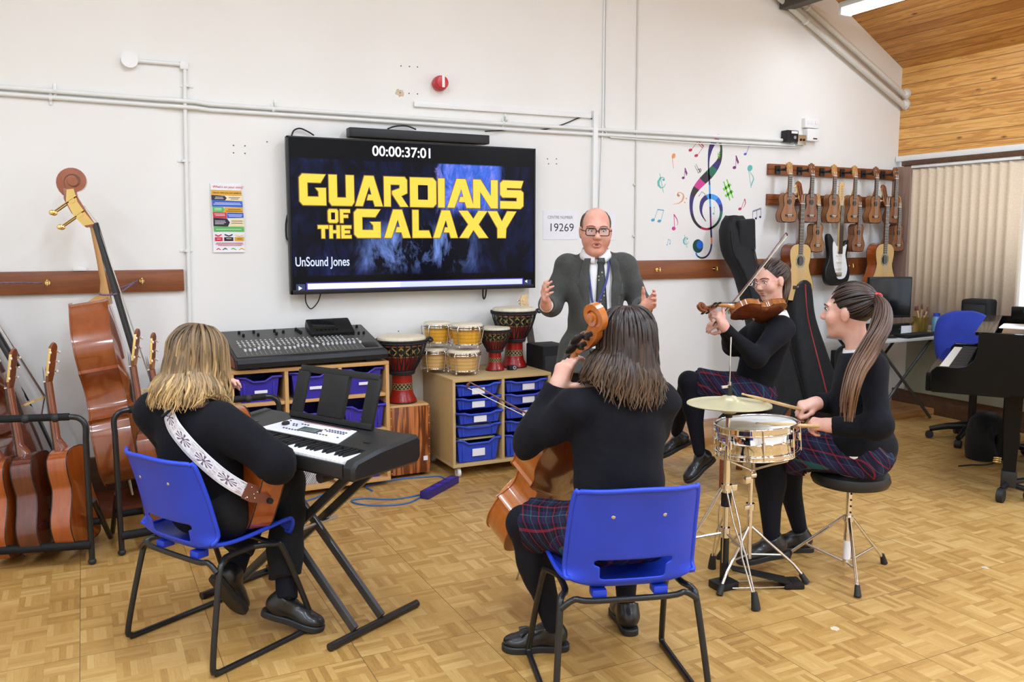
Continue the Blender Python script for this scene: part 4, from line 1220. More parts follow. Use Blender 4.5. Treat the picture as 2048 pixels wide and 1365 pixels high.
# ---- two tube racks with classical guitars
def rack(label, loc, rz, ln):
 t = thing('guitar_rack', label, 'guitar rack', loc, rz)
 for s in (0, 1):
  x = ln * s
  pts = [(x, .16, .74), (x, .02, .745), (x, -.02, .72), (x, -.03, .66), (x, -.06, .1), (x, -.065, .02)]
  MB().tube([(x, -.06, .62), (x, -.075, .02)], .014, 10).build('leg', M['blackmetal'], t, 60)
  MB().sph((x, -.075, .016), (.02, .02, .016), 10).build('rubber_foot', M['rubber'], t, 60)
  MB().tube([(x, .0, .3), (x, .26, .02)], .013, 10).build('leg', M['blackmetal'], t, 60)
  MB().tube(catmull([(x, -.06, .62), (x, -.056, .69), (x + (.03 if s == 0 else -.03), -.053, .725), (x + (.08 if s == 0 else -.08), -.053, .732)], 4), .014, 10).build('corner_bend', M['blackmetal'], t, 60)
 MB().tube([(.07, -.053, .732), (ln - .07, -.053, .732)], .018, 12).build('top_rail', M['blackmatt'], t, 60)
 for x in np.arange(.14, ln - .05, .13):
  MB().sph((float(x), -.058, .73), .022, 10).build('rubber_spacer', M['rubber'], t, 60)
 MB().tube([(.0, -.075, .1), (ln, -.075, .1)], .022, 12).build('front_rail', M['blackmatt'], t, 60)
 MB().tube([(.0, .1, .16), (ln, .1, .16)], .018, 12).build('rear_rail', M['blackmatt'], t, 60)
 return t
rack('black tube guitar rack at the left edge holding three glossy guitars', (-1.28, -.72, 0), -.27, 1.31)
rack('black tube guitar rack partly hidden behind the blond guitarist', (.09, -1.0, 0), .1, .82)

def racked(px_bot, px_head, side, label, depth_y, rzf):
 b = wp(*px_bot, depth_y); h = wp(*px_head, depth_y + .12)
 bot = V((b[0], depth_y, b[1])); top = V((h[0], depth_y + .12, h[1]))
 return guitar('classical_guitar', label, 'guitar', bot, side=M[side], neck=M['neck_red'], top=M['cl_top'], rot=leaned(bot, top, rzf), group='glossy classical guitars on the racks')
racked((160, 1085), (104, 686), 'cl_orange', 'orange red glossy classical guitar nearest the rack end with pale tuning buttons', -.97, (-.9, .35, .0))
racked((92, 1098), (24, 694), 'cl_dark', 'dark wine red glossy classical guitar standing between two orange ones', -.93, (-.93, .3, 0))
racked((28, 1108), (-16, 700), 'cl_orange', 'orange glossy classical guitar at the left edge of the photo', -.88, (-.93, .3, 0))
racked((330, 1040), (275, 676), 'cl_side', 'classical guitar whose tuner head shows left behind the blond guitarist', -.95, (-.92, .3, 0))
racked((385, 1035), (306, 676), 'cl_side', 'classical guitar whose tuner head shows right behind the blond guitarist', -.9, (-.92, .3, 0))
# ---------------------------------------------------------------- shelving, trays, drums, mixer, keyboard
M['beech'] = wood('beech_laminate', srgb(196, 146, 88), srgb(214, 168, 108), 0, .8, .42, ring=.12)
M['beech_v'] = wood('beech_laminate_upright', srgb(196, 146, 88), srgb(214, 168, 108), 2, .8, .42, ring=.12)
M['maple'] = wood('maple_laminate', srgb(190, 158, 106), srgb(208, 178, 126), 0, .8, .42, ring=.12)
M['maple_v'] = wood('maple_laminate_upright', srgb(188, 156, 104), srgb(206, 176, 124), 2, .8, .42, ring=.12)
M['tray_violet'] = plain('violet_blue_plastic', srgb(52, 42, 158), .35, var=.04)
M['tray_blue'] = plain('blue_plastic_tray', srgb(44, 72, 190), .35, var=.04)
M['chair_blue'] = plain('blue_polypropylene', srgb(28, 62, 196), .42, var=.04, bmp=.05, bs_=300)

def tray(label, loc, w, h, d, mat, grp, tag_=None, tagx=0.0, notch=.28):
 t = thing('storage_tray', label, 'tray', loc, group=grp)
 wb = w * .45
 nz = h * .18
 fw, bw = w / 2 - .012, w / 2 - .03
 def front(y):
  return [(-bw, y + .012, 0), (bw, y + .012, 0), (fw, y, h), (w * notch + .02, y, h), (w * notch - .02, y + .002, h - nz), (-w * notch + .02, y + .002, h - nz), (-w * notch - .02, y, h), (-fw, y, h)]
 b = MB()
 F, Bk = front(0), [(-bw, d - .012, 0), (bw, d - .012, 0), (fw, d, h), (-fw, d, h)]
 o = [p for p in F] + Bk
 b.add(o, [tuple(range(8)), (8, 11, 10, 9), (0, 7, 11, 8), (1, 9, 10, 2), (0, 8, 9, 1)])
 ins = [(x * .965, y + .004, z + .004 if z < .01 else z) for x, y, z in F] + [(-bw * .96, d - .018, .004), (bw * .96, d - .018, .004), (fw * .965, d - .004, h), (-fw * .965, d - .004, h)]
 b.add(ins, [tuple(range(7, -1, -1)), (9, 10, 11, 8), (8, 11, 7, 0), (2, 10, 9, 1), (1, 9, 8, 0)])
 b.build('tub', mat, t, 20)
 rim = MB()
 path = [(-w / 2, -.006, h), (-w * notch - .025, -.006, h), (-w * notch + .018, -.004, h - nz), (w * notch - .018, -.004, h - nz), (w * notch + .025, -.006, h), (w / 2, -.006, h), (w / 2, d, h), (-w / 2, d, h)]
 rim.tube(path, .0085, 8, closed=True)
 rim.build('rim', mat, t, 60)
 rb = MB()
 for s in (-1, 1):
  rb.box((s * w * .33, .0035, h * .42), (.012, .006, h * .72), .002)
 rb.build('rib', mat, t)
 if tag_:
  tw, th = tag_
  MB().box((tagx, -.0035, h * .42), (tw, .002, th)).build('paper_label', M['paper'], t, 0)
 return t

def shelf_unit(name, label, loc, uprights, D, H, base, shelves, mh, mv, th=.022, castors=False):
 t = thing(name, label, 'cabinet', loc)
 x0, x1 = uprights[0], uprights[-1]
 MB().box(((x0 + x1) / 2, D / 2, H - th / 2), (x1 - x0 + th, D, th), .0015).build('top', mh, t)
 MB().box(((x0 + x1) / 2, D / 2, base + th / 2), (x1 - x0 + th, D, th), .0015).build('base', mh, t)
 for i, x in enumerate(uprights):
  MB().box((x, D / 2 + .001, (H + base) / 2), (th, D - .002, H - base - 2 * th), .001).build('side_panel' if i in (0, len(uprights) - 1) else 'divider', mv, t)
 MB().box(((x0 + x1) / 2, D - .004, (H + base) / 2), (x1 - x0, .008, H - base - th), 0).build('back_panel', mv, t)
 for (i, z) in shelves:
  MB().box(((uprights[i] + uprights[i + 1]) / 2, D / 2 + .004, z), (uprights[i + 1] - uprights[i] - th, D - .01, th * .9), .001).build('shelf', mh, t)
 if castors:
  for x in (x0 + .04, x1 - .04):
   for y in (.04, D - .05):
    c = MB().cyl((x - .011, y, .031), (x + .011, y, .031), .031, n=24).build('castor', M['white'], t)
    MB().box((x, y + .008, .06), (.034, .04, .03), .004).build('castor_fork', M['grey'], c)
    MB().cyl((x - .013, y, .031), (x + .013, y, .031), .009, n=12).build('axle', M['steel'], c)
 return t

# left unit with three visible columns
UP = [.42, .742, 1.058, 1.385, 1.69]
X0 = .42
shelf_unit('shelf_unit', 'low wooden shelf unit of blue boxes carrying the mixing desk', (X0, -.5, 0), [u - X0 for u in UP], .46, .81, .035,
           [(i, .597) for i in range(4)] + [(i, .372) for i in range(4)], M['beech'], M['beech_v'])
G1 = 'dark blue boxes in the shelf unit'
def bxl(i, z, h, lab, w=.262, dy=.0, dx=0.0):
 tray(lab, ((UP[i] + UP[i + 1]) / 2 + dx, -.47 + dy, z), w, h, .38, M['tray_violet'], G1, (.075, .018), .01, .2)
bxl(1, .608, .15, 'dark blue box on the top shelf left of the music rest')
bxl(2, .608, .162, 'dark blue box pulled forward on the top shelf behind the music rest', .29, -.03)
bxl(3, .608, .158, 'dark blue box on the top shelf nearest the tall drum')
bxl(1, .383, .15, 'dark blue box on the middle shelf behind the end of the keyboard')
bxl(2, .383, .15, 'dark blue box on the middle shelf seen through the left opening of the music rest')
bxl(3, .383, .15, 'dark blue box on the middle shelf seen through the right opening of the music rest', .28, -.02)
bxl(3, .058, .2, 'dark blue box on the bottom shelf nearest the wooden box drum')
bk = thing('sheet_music_stack', 'leaning pile of pale music booklets on the bottom shelf', 'booklets', (1.09, -.46, .058))
random.seed(8)
for i in range(14):
 x = .012 + i * .012
 MB(M4.Translation((x, .02, 0)) @ M4.Rotation(math.radians(28 + i * 1.3), 4, 'Y')).box((0, .15, .13), (.006, .3, .26), .001).build('booklet', plain('booklet_cover', random.choice([srgb(214, 208, 206), srgb(196, 188, 190), srgb(226, 222, 220), srgb(180, 172, 176)]), .5), bk)
ma_ = thing('maraca', 'red brown maraca with a pale wooden handle on the bottom shelf', 'maraca', (1.30, -.40, .1), rot=M4.Rotation(.55, 4, 'Z') @ M4.Rotation(math.radians(100), 4, 'X'))
MB().sph((0, 0, -.03), (.042, .042, .055), 18).build('head', M['vn_body'], ma_, 60)
MB().lathe([(.012, .01), (.018, .025), (.011, .04), (.010, .07), (.016, .11), (.018, .125), (.008, .14)], 16).build('handle', M['neck_pale'], ma_, 60)

# right unit on castors with ten trays
cab = shelf_unit('tray_cabinet', 'pale wooden cabinet on castors holding ten blue trays', (2.125, -.55, 0), [0, .358, .715], .55, .665, .072, [], M['maple'], M['maple_v'], .02, True)
G2 = 'blue trays in the castor cabinet'
rows_ = [(.545, .075, 'top'), (.455, .075, 'second'), (.362, .075, 'third'), (.27, .075, 'fourth'), (.098, .15, 'deep bottom')]
for c, (x, side) in enumerate(((2.304, 'left'), (2.662, 'right'))):
 for z, h, nm_ in rows_:
  dy = -.028 if (nm_ == 'third' and c == 0) else (0.004 if c else 0.0)
  tray('blue plastic tray, %s one in the %s column of the castor cabinet' % (nm_, side), (x, -.535 + dy, z), .328, h, .40, M['tray_blue'], G2,
             None if (nm_ == 'fourth' and c == 0) else (.092, .042 if h < .1 else .05), .0 if c == 0 else .02)
pp = tag(MB(M4.Translation((2.30, -.36, .343)) @ M4.Rotation(.06, 4, 'X')).box((0, 0, 0), (.25, .3, .004)).build('music_sheet', M['paper'], None, 0), 'white sheets poking out of the fourth tray in the left column', 'paper')
pp = tag(MB(M4.Translation((2.30, -.38, .252))).box((0, 0, 0), (.26, .3, .008)).build('music_booklet', plain('booklet_tan', srgb(176, 160, 110), .5), None, 0), 'tan booklet lying on the deep bottom tray in the left column', 'booklet')

# cajon
M['cajon_face'] = wood('striped_cajon_face', srgb(104, 48, 18), srgb(196, 116, 58), 2, .8, .3, .5, stretch=18, ring=1.0)
cj = thing('cajon', 'wooden box drum with a striped front standing between the two cabinets', 'box drum', (1.88, -.235, 0))
MB().box((0, .005, .255), (.285, .275, .47), .018, seg=4).build('body', M['beech_v'], cj)
MB().box((0, -.138, .25), (.281, .012, .455), .004).build('front_plate', M['cajon_face'], cj)
for x in (-.1, .1):
 for y in (-.09, .1):
  MB().cyl((x, y, 0), (x, y, .022), .014, n=12).build('rubber_foot', M['rubber'], cj)
for k in range(9):
 z = .04 + k * .053
 for s in (-1, 1):
  MB().cyl((s * .132, -.143, z), (s * .132, -.147, z), .004, n=8).build('screw', M['chrome'], cj)
MB().box((.105, -.146, .12), (.03, .002, .03), 0).build('maker_badge', M['paper'], cj)

# djembes
def djembe_mat():
 m, nt, bs = newmat('painted_drum_wood')
 tc = nd(nt, 'TexCoord')
 s = nd(nt, 'SeparateXYZ', {0: tc.outputs['Object']})
 an = nd(nt, 'Math', {0: s.outputs[1], 1: s.outputs[0]}, operation='ARCTAN2').outputs[0]
 a = ma(nt, 'MULTIPLY', an, 16 / (2 * PI))
 z = s.outputs[2]
 tri = ma(nt, 'PINGPONG', a, 1.0)
 def band(z0, z1):
  return ma(nt, 'MULTIPLY', ma(nt, 'GREATER_THAN', z, z0), ma(nt, 'LESS_THAN', z, z1))
 c = srgb(150, 22, 20)
 cc = nd(nt, 'RGB'); cc.outputs[0].default_value = (*c, 1)
 col = cc.outputs[0]
 for z0, z1 in ((.20, .295), (.70, .87)):
  k = ma(nt, 'DIVIDE', ma(nt, 'SUBTRACT', z, z0), z1 - z0)
  d1 = ma(nt, 'ABSOLUTE', ma(nt, 'SUBTRACT', k, ma(nt, 'MULTIPLY_ADD', tri, .7, .15)))
  d2 = ma(nt, 'ABSOLUTE', ma(nt, 'SUBTRACT', k, ma(nt, 'MULTIPLY_ADD', tri, -.7, .85)))
  ln = ma(nt, 'LESS_THAN', ma(nt, 'MINIMUM', d1, d2), .075)
  ed = ma(nt, 'MAXIMUM', ma(nt, 'LESS_THAN', k, .07), ma(nt, 'GREATER_THAN', k, .93))
  pat = mix(nt, ma(nt, 'MAXIMUM', ln, ed), srgb(24, 20, 16), srgb(170, 146, 96))
  col = mix(nt, band(z0, z1), col, pat)
 col = mix(nt, ma(nt, 'LESS_THAN', z, .02), col, (.012, .01, .01))
 nt.links.new(col, bs.inputs['Base Color'])
 bs.inputs['Roughness'].default_value = .32
 bs.inputs['Coat Weight'].default_value = .3
 return m
M['djembe'] = djembe_mat()
M['skin'] = plain('drum_skin', srgb(226, 214, 188), .55, vs_=14, var=.05)
M['rope'] = plain('black_rope', (.012, .011, .013), .7, var=.1)
def djembe(label, loc, h, r, rz=0.0, tail=True):
 # modelled one metre tall, then scaled to the drum
 t = thing('djembe', label, 'drum', loc, rz, 'djembe drums')
 k = r / h
 P = [(.62, 0), (.63, .015), (.6, .05), (.48, .13), (.44, .2), (.43, .3), (.42, .42), (.46, .47), (.62, .55), (.82, .68), (.95, .82), (1.0, .95), (.97, .965)]
 b = MB().lathe([(a * k, z) for a, z in P], 40).build('shell', M['djembe'], t, 60)
 sk = MB().lathe([(1.02 * k, .93), (1.03 * k, .965), (1.0 * k, .99), (.94 * k, .998), (.5 * k, 1.0), (.01 * k, 1.0)], 40).build('skin', M['skin'], t, 60)
 rg = MB()
 for z, q in ((.935, 1.06), (.905, 1.07), (.47, .52), (.445, .5)):
  rg.tube([(math.cos(a) * k * q, math.sin(a) * k * q, z) for a in [2 * PI * i / 40 for i in range(40)]], .016 if z > .5 else .022, 8, closed=True)
 rg.build('rope_ring', M['rope'], t, 60)
 rp = MB()
 n = 22
 for i in range(n):
  a0 = 2 * PI * i / n
  for s in (-1, 1):
   a1 = a0 + s * PI / n
   pr = [(1.06, .92, 0), (1.0, .82, .15), (.87, .68, .4), (.67, .55, .75), (.52, .47, 1)]
   rp.tube([(math.cos(a0 + (a1 - a0) * f) * k * q, math.sin(a0 + (a1 - a0) * f) * k * q, z) for q, z, f in pr], .008, 5)
  rp.sph((math.cos(a0) * k * 1.08, math.sin(a0) * k * 1.08, .935), .02, 6)
 rp.build('tension_rope', M['rope'], t, 60)
 if tail:
  MB().tube(catmull([(k * 1.05, 0, .93), (k * 1.2, .02, .96), (k * 1.3, .01, .93), (k * 1.22, -.03, .91), (k * 1.12, 0, .93)], 4), .02, 6).build('rope_tail', M['rope'], t, 60)
 t.scale = (h, h, h)
 return t
djembe('red and black djembe drum standing on the wooden box drum', (1.872, -.25, .49), .45, .158, -.35)
djembe('short red djembe drum standing between the bongos and the taller one', (2.545, -.285, .665), .305, .106, .4, False)
djembe('tall red djembe drum at the back of the castor cabinet near the man', (2.735, -.205, .665), .43, .15, -.3)
sm = thing('small_black_tuner', 'small black gadget on the castor cabinet beside the short djembe', 'gadget', (2.655, -.33, .665))
MB().box((0, 0, .016), (.06, .045, .032), .006).build('body', M['black'], sm)
MB().lathe([(.013, 0), (.013, .006), (.006, .006), (.006, 0)], 16, (.01, -.022, .018), (0, -1, 0)).build('dial', M['grey'], sm)

# bongos
def bongo_mat(name, a, b):
 m, nt, bs = newmat(name)
 tc = nd(nt, 'TexCoord')
 s = nd(nt, 'SeparateXYZ', {0: tc.outputs['Object']})
 f = ma(nt, 'FRACT', ma(nt, 'MULTIPLY', s.outputs[2], 42.0))
 n = nd(nt, 'TexNoise', {'Vector': tc.outputs['Object'], 'Scale': 30.0})
 c = mix(nt, n.outputs[0], a, b)
 c = mix(nt, ma(nt, 'MULTIPLY', ma(nt, 'LESS_THAN', f, .16), .55), c, tuple(q * .4 for q in a))
 nt.links.new(c, bs.inputs['Base Color'])
 bs.inputs['Roughness'].default_value = .28
 bs.inputs['Coat Weight'].default_value = .6
 return m
M['bongo_y'] = bongo_mat('amber_bongo_shell', srgb(214, 152, 34), srgb(226, 170, 60))
M['bongo_n'] = bongo_mat('natural_bongo_shell', srgb(206, 160, 92), srgb(222, 182, 118))
def bongos(label, loc, mat, off, r=.105, h=.165):
 t = thing('bongo_pair', label, 'bongos', loc, group='bongo drums on the castor cabinet')
 for i, (ox, oy) in enumerate(((0, 0), off)):
  rr = r if i == 0 else r * .9
  sh = MB().lathe([(rr * .86, .03), (rr * .9, .06), (rr * .98, h - .02), (rr * .96, h - .008)], 36, (ox, oy, 0)).build('shell', mat, t, 60)
  MB().lathe([(rr * 1.02, h - .018), (rr * 1.03, h - .004), (rr * .98, h + .004), (rr * .6, h + .006), (.002, h + .006)], 36, (ox, oy, 0)).build('skin', M['skin'], sh, 60)
  rim = MB()
  for z, q in ((h - .014, 1.07), (h - .028, 1.06), (.032, .9)):
   rim.tube([(ox + math.cos(a) * rr * q, oy + math.sin(a) * rr * q, z) for a in [2 * PI * k / 36 for k in range(36)]], .006, 8, closed=True)
  rim.build('chrome_rim', M['chrome'], sh, 60)
  for k in range(5):
   a = 2 * PI * k / 5 + .35 - PI / 2
   ca, sa = math.cos(a), math.sin(a)
   pts = [(ox + ca * rr * q, oy + sa * rr * q, z) for q, z in ((1.08, h - .01), (1.2, h - .03), (1.16, h - .07), (1.06, .05), (1.02, .018))]
   lg = MB().tube(catmull(pts, 4), .0045, 8).sph(pts[-1], .008, 8).build('tuning_lug', M['chrome'], sh, 60)
 MB().box((off[0] * .5, off[1] * .5, .09), (.05, .05, .06), .006).build('centre_block', mat, t)
 return t
bongos('natural wood bongo pair standing on the castor cabinet under the amber pair', (2.275, -.365, .665), M['bongo_n'], (-.14, .185))
bongos('amber yellow bongo pair with chrome rims stacked on top of another pair', (2.30, -.36, .842), M['bongo_y'], (-.14, .185))

# amplifier to the right of the cabinet
am = thing('amplifier', 'tall black loudspeaker box standing right of the tray cabinet', 'amplifier', (2.96, -.3, 0))
MB().box((0, 0, .42), (.22, .26, .82), .012).build('cabinet', M['blackmatt'], am)
MB().box((0, -.131, .4), (.19, .004, .72), .002).build('grille', M['darkgrey'], am)
for x in (-.08, .08):
 for y in (-.1, .1):
  MB().cyl((x, y, 0), (x, y, .014), .014, n=10).build('foot', M['rubber'], am)

# mixing desk
M['mixer_top'] = plain('mixer_panel', (.075, .072, .066), .5, var=.03)
M['fader_slot'] = plain('fader_track', (.22, .22, .21), .5)
M['pale_grey'] = plain('pale_grey_caps', srgb(214, 214, 216), .4)
mx = thing('mixing_desk', 'large black digital mixing desk on the shelf unit', 'mixer', (1.215, -.26, .81), rz=.07)
MW = .94
pr = [(-.265, .045), (-.262, .018), (-.23, .012), (.2, .012), (.25, .05), (.25, .185), (.2, .192), (-.215, .075), (-.25, .068)]
YZ = M4(((0, 0, 1, 0), (1, 0, 0, 0), (0, 1, 0, 0), (0, 0, 0, 1)))
MB().prism(pr, -MW / 2, MW / 2, YZ, b=.006).build('body', M['black'], mx, 30)
for s in (-1, 1):
 MB().prism([(-.235, .03), (-.22, .016), (.19, .016), (.24, .06), (.24, .17), (.19, .175), (-.2, .066)], s * MW / 2 - .004, s * MW / 2 + .004, YZ).build('side_cheek', plain('red_brown_cheek', srgb(96, 22, 20), .4), mx, 20)
for s in (-.36, .36):
 MB().box((s, -.2, .007), (.05, .05, .014), .002).build('foot', M['rubber'], mx)
tilt = math.atan2(.192 - .075, .2 + .215)
PM = M4.Translation((0, -.215, .0755)) @ M4.Rotation(tilt, 4, 'X')
PL = math.hypot(.415, .117)
MB(PM).box((0, PL / 2, .001), (MW - .03, PL - .01, .004), .001).build('panel', M['mixer_top'], mx)
n = 0
slots = MB()
proto = None
for i in range(25):
 x = -.39 + i * .0285 + (.012 if i > 7 else 0) + (.018 if i > 15 else 0) + (.012 if i == 24 else 0)
 slots.m = PM
 slots.box((x, .075, .0035), (.004, .105, .0015))
 y = .085 + (.022 if (i % 8) in (3, 4, 5) and i < 16 else .0) + (.02 if i > 15 else 0)
 if proto is None:
  proto = MB().box((0, 0, .008), (.014, .022, .012), .003).build('fader_cap', M['pale_grey'], mx)
  c = proto
 else:
  c = proto.copy(); COL.objects.link(c)
 c.matrix_local = PM @ M4.Translation((x, y, .003))
slots.build('fader_slot', M['fader_slot'], mx, 0)
kp = None
for (x, y) in [(-.36, .37), (-.27, .37), (-.14, .37), (-.09, .345), (-.345, .32), (-.255, .32), (-.14, .32), (.0, .375), (.005, .355), (.01, .335), (.015, .315), (.09, .37), (.11, .34), (.34, .38), (.345, .36), (.41, .37), (.31, .25), (.345, .25), (.38, .25), (.415, .25)]:
 if kp is None:
  kp = MB().lathe([(.0085, 0), (.0085, .012), (.007, .02), (.001, .021)], 12).build('knob', M['black'], mx, 40); c = kp
 else:
  c = kp.copy(); COL.objects.link(c)
 c.matrix_local = PM @ M4.Translation((x, y, .003))
bt = MB(PM)
random.seed(3)
for r_, y in enumerate((.155, .178, .2, .222, .25)):
 for i in range(26):
  x = -.4 + i * .0285 + (.012 if i > 7 else 0) + (.018 if i > 15 else 0)
  if x < .27 or r_ < 2: bt.box((x, y, .004), (.012 if r_ % 2 else .009, .008 if r_ % 2 else .005, .004))
bt = bt.build('button', plain('button_grey', srgb(226, 226, 220), .5), mx, 0)
bt['kind'] = 'stuff'
DM = PM @ M4.Translation((.21, .335, .0)) @ M4.Rotation(math.radians(16), 4, 'X')
MB(DM).box((0, 0, .022), (.29, .16, .06), .012).build('display_housing', M['black'], mx)
MB(DM).box((-.045, .02, .0525), (.15, .085, .002), .001).build('display', plain('dark_display', (.01, .011, .012), .12), mx)
for k in range(6):
 MB(DM).cyl((-.1 + k * .026, -.045, .05), (-.1 + k * .026, -.045, .064), .0075, n=12).build('display_knob', M['black'], mx)
MB(PM).box((.39, .07, .004), (.09, .085, .004), .002).build('tablet_tray', M['black'], mx)

# ---- electronic keyboard on an X stand
kb = thing('electronic_keyboard', 'black electronic keyboard with a white control panel on an X stand', 'keyboard', (.775, -2.2, .695), rz=math.atan2(-.886, .464))
# local: +X toward the bass player's right end (near the viewer), +Y away from the player
KL, KD = .945, .37
kp_ = [(-.185, .02), (-.175, .005), (.165, .005), (.185, .03), (.185, .10), (.165, .118), (.04, .102), (-.06, .085), (-.185, .05)]
ks = [(-.185, .02), (-.175, .005), (.165, .005), (.185, .03), (.185, .10), (.165, .118), (-.045, .1), (-.165, .078), (-.185, .055)]
MB().prism([(-.175, .004), (.165, .004), (.183, .03), (.183, .1), (.165, .115), (-.045, .088), (-.05, .055), (-.175, .05)], -KL / 2 + .05, KL / 2 - .05, YZ, b=.003).build('case', M['darkgrey'], kb, 30)
for s in (-1, 1):
 MB().prism(ks, s * KL / 2 - (.062 if s > 0 else 0), s * KL / 2 + (0 if s > 0 else .062), YZ, b=.012).build('end_cheek', M['darkgrey'], kb, 40)
MB().box((0, -.181, .04), (KL - .11, .012, .05), .003).build('key_slip', M['darkgrey'], kb)
KW = (KL - .13) / 36
wk = bkey = None
for i in range(36):
 if wk is None:
  wk = MB().box((0, 0, 0), (KW - .0012, .135, .02), .0015).build('white_key', plain('white_key', srgb(240, 240, 240), .25, var=.01), kb); c = wk
 else:
  c = wk.copy(); COL.objects.link(c)
 c.location = (-KL / 2 + .065 + (i + .5) * KW, -.108, .064)
for i in range(35):
 if i % 7 in (0, 1, 3, 4, 5):
  if bkey is None:
   bkey = MB().add([(-.005, -.045, 0), (.005, -.045, 0), (.005, .045, 0), (-.005, .045, 0), (-.004, -.035, .012), (.004, -.035, .012), (.004, .045, .012), (-.004, .045, .012)],
       [(0, 3, 2, 1), (4, 5, 6, 7), (0, 1, 5, 4), (1, 2, 6, 5), (2, 3, 7, 6), (3, 0, 4, 7)]).build('black_key', M['black'], kb, 0); c = bkey
  else:
   c = bkey.copy(); COL.objects.link(c)
  c.location = (-KL / 2 + .065 + (i + 1) * KW, -.085, .074)
ka = math.atan2(.115 - .088, .21)
KP = M4.Translation((0, -.045, .0885)) @ M4.Rotation(ka, 4, 'X')
MB(KP).add([(-.24, .004, .0), (.24, .004, .0), (.20, .145, .0), (-.20, .145, .0), (-.24, .004, .003), (.24, .004, .003), (.20, .145, .003), (-.20, .145, .003)],
           [(0, 3, 2, 1), (4, 5, 6, 7), (0, 1, 5, 4), (1, 2, 6, 5), (2, 3, 7, 6), (3, 0, 4, 7)]).build('control_panel', plain('silver_panel', srgb(232, 230, 236), .4), kb, 0)
MB(KP).box((.0, .072, .0038), (.1, .036, .002), .001).build('lcd_display', plain('lcd', srgb(96, 108, 106), .2), kb)
MB(KP).box((.0, .072, .0034), (.115, .047, .002), .001).build('display_frame', M['darkgrey'], kb)
MB(KP).box((.03, .139, .0034), (.28, .005, .001)).build('red_stripe', plain('red_stripe', srgb(176, 50, 70), .4), kb, 0)
MB(KP).lathe([(.017, 0), (.017, .008), (.012, .012), (.001, .012)], 16, (-.165, .085, .003)).build('dial', M['darkgrey'], kb, 40)
btn = MB(KP)
for x, y in [(-.13 + .018 * k, .045) for k in range(6)] + [(-.115 + .018 * k, .085) for k in range(2)] + [(-.13 + .018 * k, .1) for k in range(2)] + [(-.09 + .018 * k, .112) for k in range(3)] + [(.085 + .016 * k, .105) for k in range(7)] + [(.085 + .016 * k, .09) for k in range(7)] + [(.07 + .018 * k, .05) for k in range(4)] + [(.065, .075), (.065, .1), (.19, .05), (-.18, .125)]:
 btn.box((x, y, .005), (.009, .005, .004), .001)
btn.build('panel_button', plain('button_slate', srgb(92, 92, 112), .4), kb)
for x in (-.34, .34):
 MB().box((x, .02, .0965), (.034, .016, .004), .003).build('speaker_badge', M['black'], kb)
# music rest
RM = M4.Translation((0, .135, .112)) @ M4.Rotation(math.radians(-17), 4, 'X')
rest = MB(RM)
RW = .5
rest.box((0, 0, .012), (RW, .02, .024), .002)
for x in (-.215, 0, .215):
 rest.box((x, 0, .11), (.07 if x else .15, .012, .2), .002)
rest.box((0, 0, .215), (RW - .02, .012, .03), .003)
rest.build('music_rest', M['darkgrey'], kb)
MB(RM).box((0, -.01, .115), (.15, .01, .18), .002).build('rest_centre_panel', M['darkgrey'], kb)

st = thing('keyboard_stand', 'black double braced X stand under the electronic keyboard', 'stand', (.80, -2.06, 0), rz=math.atan2(-.886, .464))
def bar(mb, p, q, w, h):
 p, q = V(p), V(q)
 d = (q - p)
 a = lookframe(d, (0, 1, 0))
 return MB(M4.Translation((p + q) / 2) @ a).box((0, 0, 0), (h, w, d.length), .003)
M['stand_grey'] = plain('stand_enamel', (.05, .05, .052), .3)
for s, x in ((1, -1), (-1, 1)):
 for y in (-.075 + .03 * s, .075 + .03 * s):
  bar(None, (x * .40, y, .03), (-x * .36, y, .665), .02, .036).build('brace', M['stand_grey'], st)
for x in (-.41, .41):
 MB().tube([(x, -.25, .016), (x, .25, .016)], .016, 12).build('floor_bar', M['blackmetal'], st, 60)
 MB().tube([(-x * .9, -.21, .675), (-x * .9, .21, .675)], .013, 12).build('support_arm', M['blackmetal'], st, 60)
 for e in (-.21, .21):
  MB().cyl((-x * .9, e - .03, .677), (-x * .9, e + .03, .677), .021, n=16).build('rubber_sleeve', M['rubber'], st, 60)
pv = MB().cyl((.02, -.16, .35), (.02, .16, .35), .008, n=10).build('pivot_bolt', M['steel'], st)
MB().lathe([(.045, 0), (.05, .01), (.045, .022), (.02, .026)], 24, (.02, -.145, .35), (0, -1, 0)).build('locking_disc', M['steel'], st)

# ---- power strip with its blue cable
psx = thing('power_strip', 'dark blue power strip lying on the floor in front of the castor cabinet', 'power strip', (1.94, -.75, 0), rz=math.radians(39))
MB().box((0, 0, .024), (.40, .062, .048), .008).build('body', plain('violet_plastic', srgb(44, 34, 112), .4), psx)
for k in range(4):
 MB().box((-.13 + k * .085, 0, .0485), (.06, .046, .002), .001).build('socket', M['tray_violet'], psx)
cb = plain('blue_cable', srgb(58, 100, 160), .45)
P = [fp(846, 1000), fp(815, 1005), fp(745, 1003), fp(708, 1000), fp(704, 1008), fp(735, 1014), fp(790, 1013), fp(845, 998)]
cc = MB().tube(catmull([(a, b, .005) for a, b in [fp(847, 990), fp(815, 997), fp(775, 1001), fp(730, 999), fp(704, 1003), fp(712, 1009), fp(745, 1013), fp(790, 1012), fp(820, 1007), fp(844, 995)]], 6), .0055, 8).build('mains_cable', cb, None, 60)
tag(cc, 'blue cable looping on the floor left of the power strip', 'cable')
cc = MB().tube(catmull([(a, b, .005) for a, b in [fp(884, 968), fp(890, 962), fp(880, 955), fp(850, 956), fp(800, 960), fp(740, 972), fp(732, 976), fp(745, 984)]], 6), .0055, 8).build('mains_cable', cb, None, 60)
tag(cc, 'blue cable running along the front of the wooden box drum', 'cable')
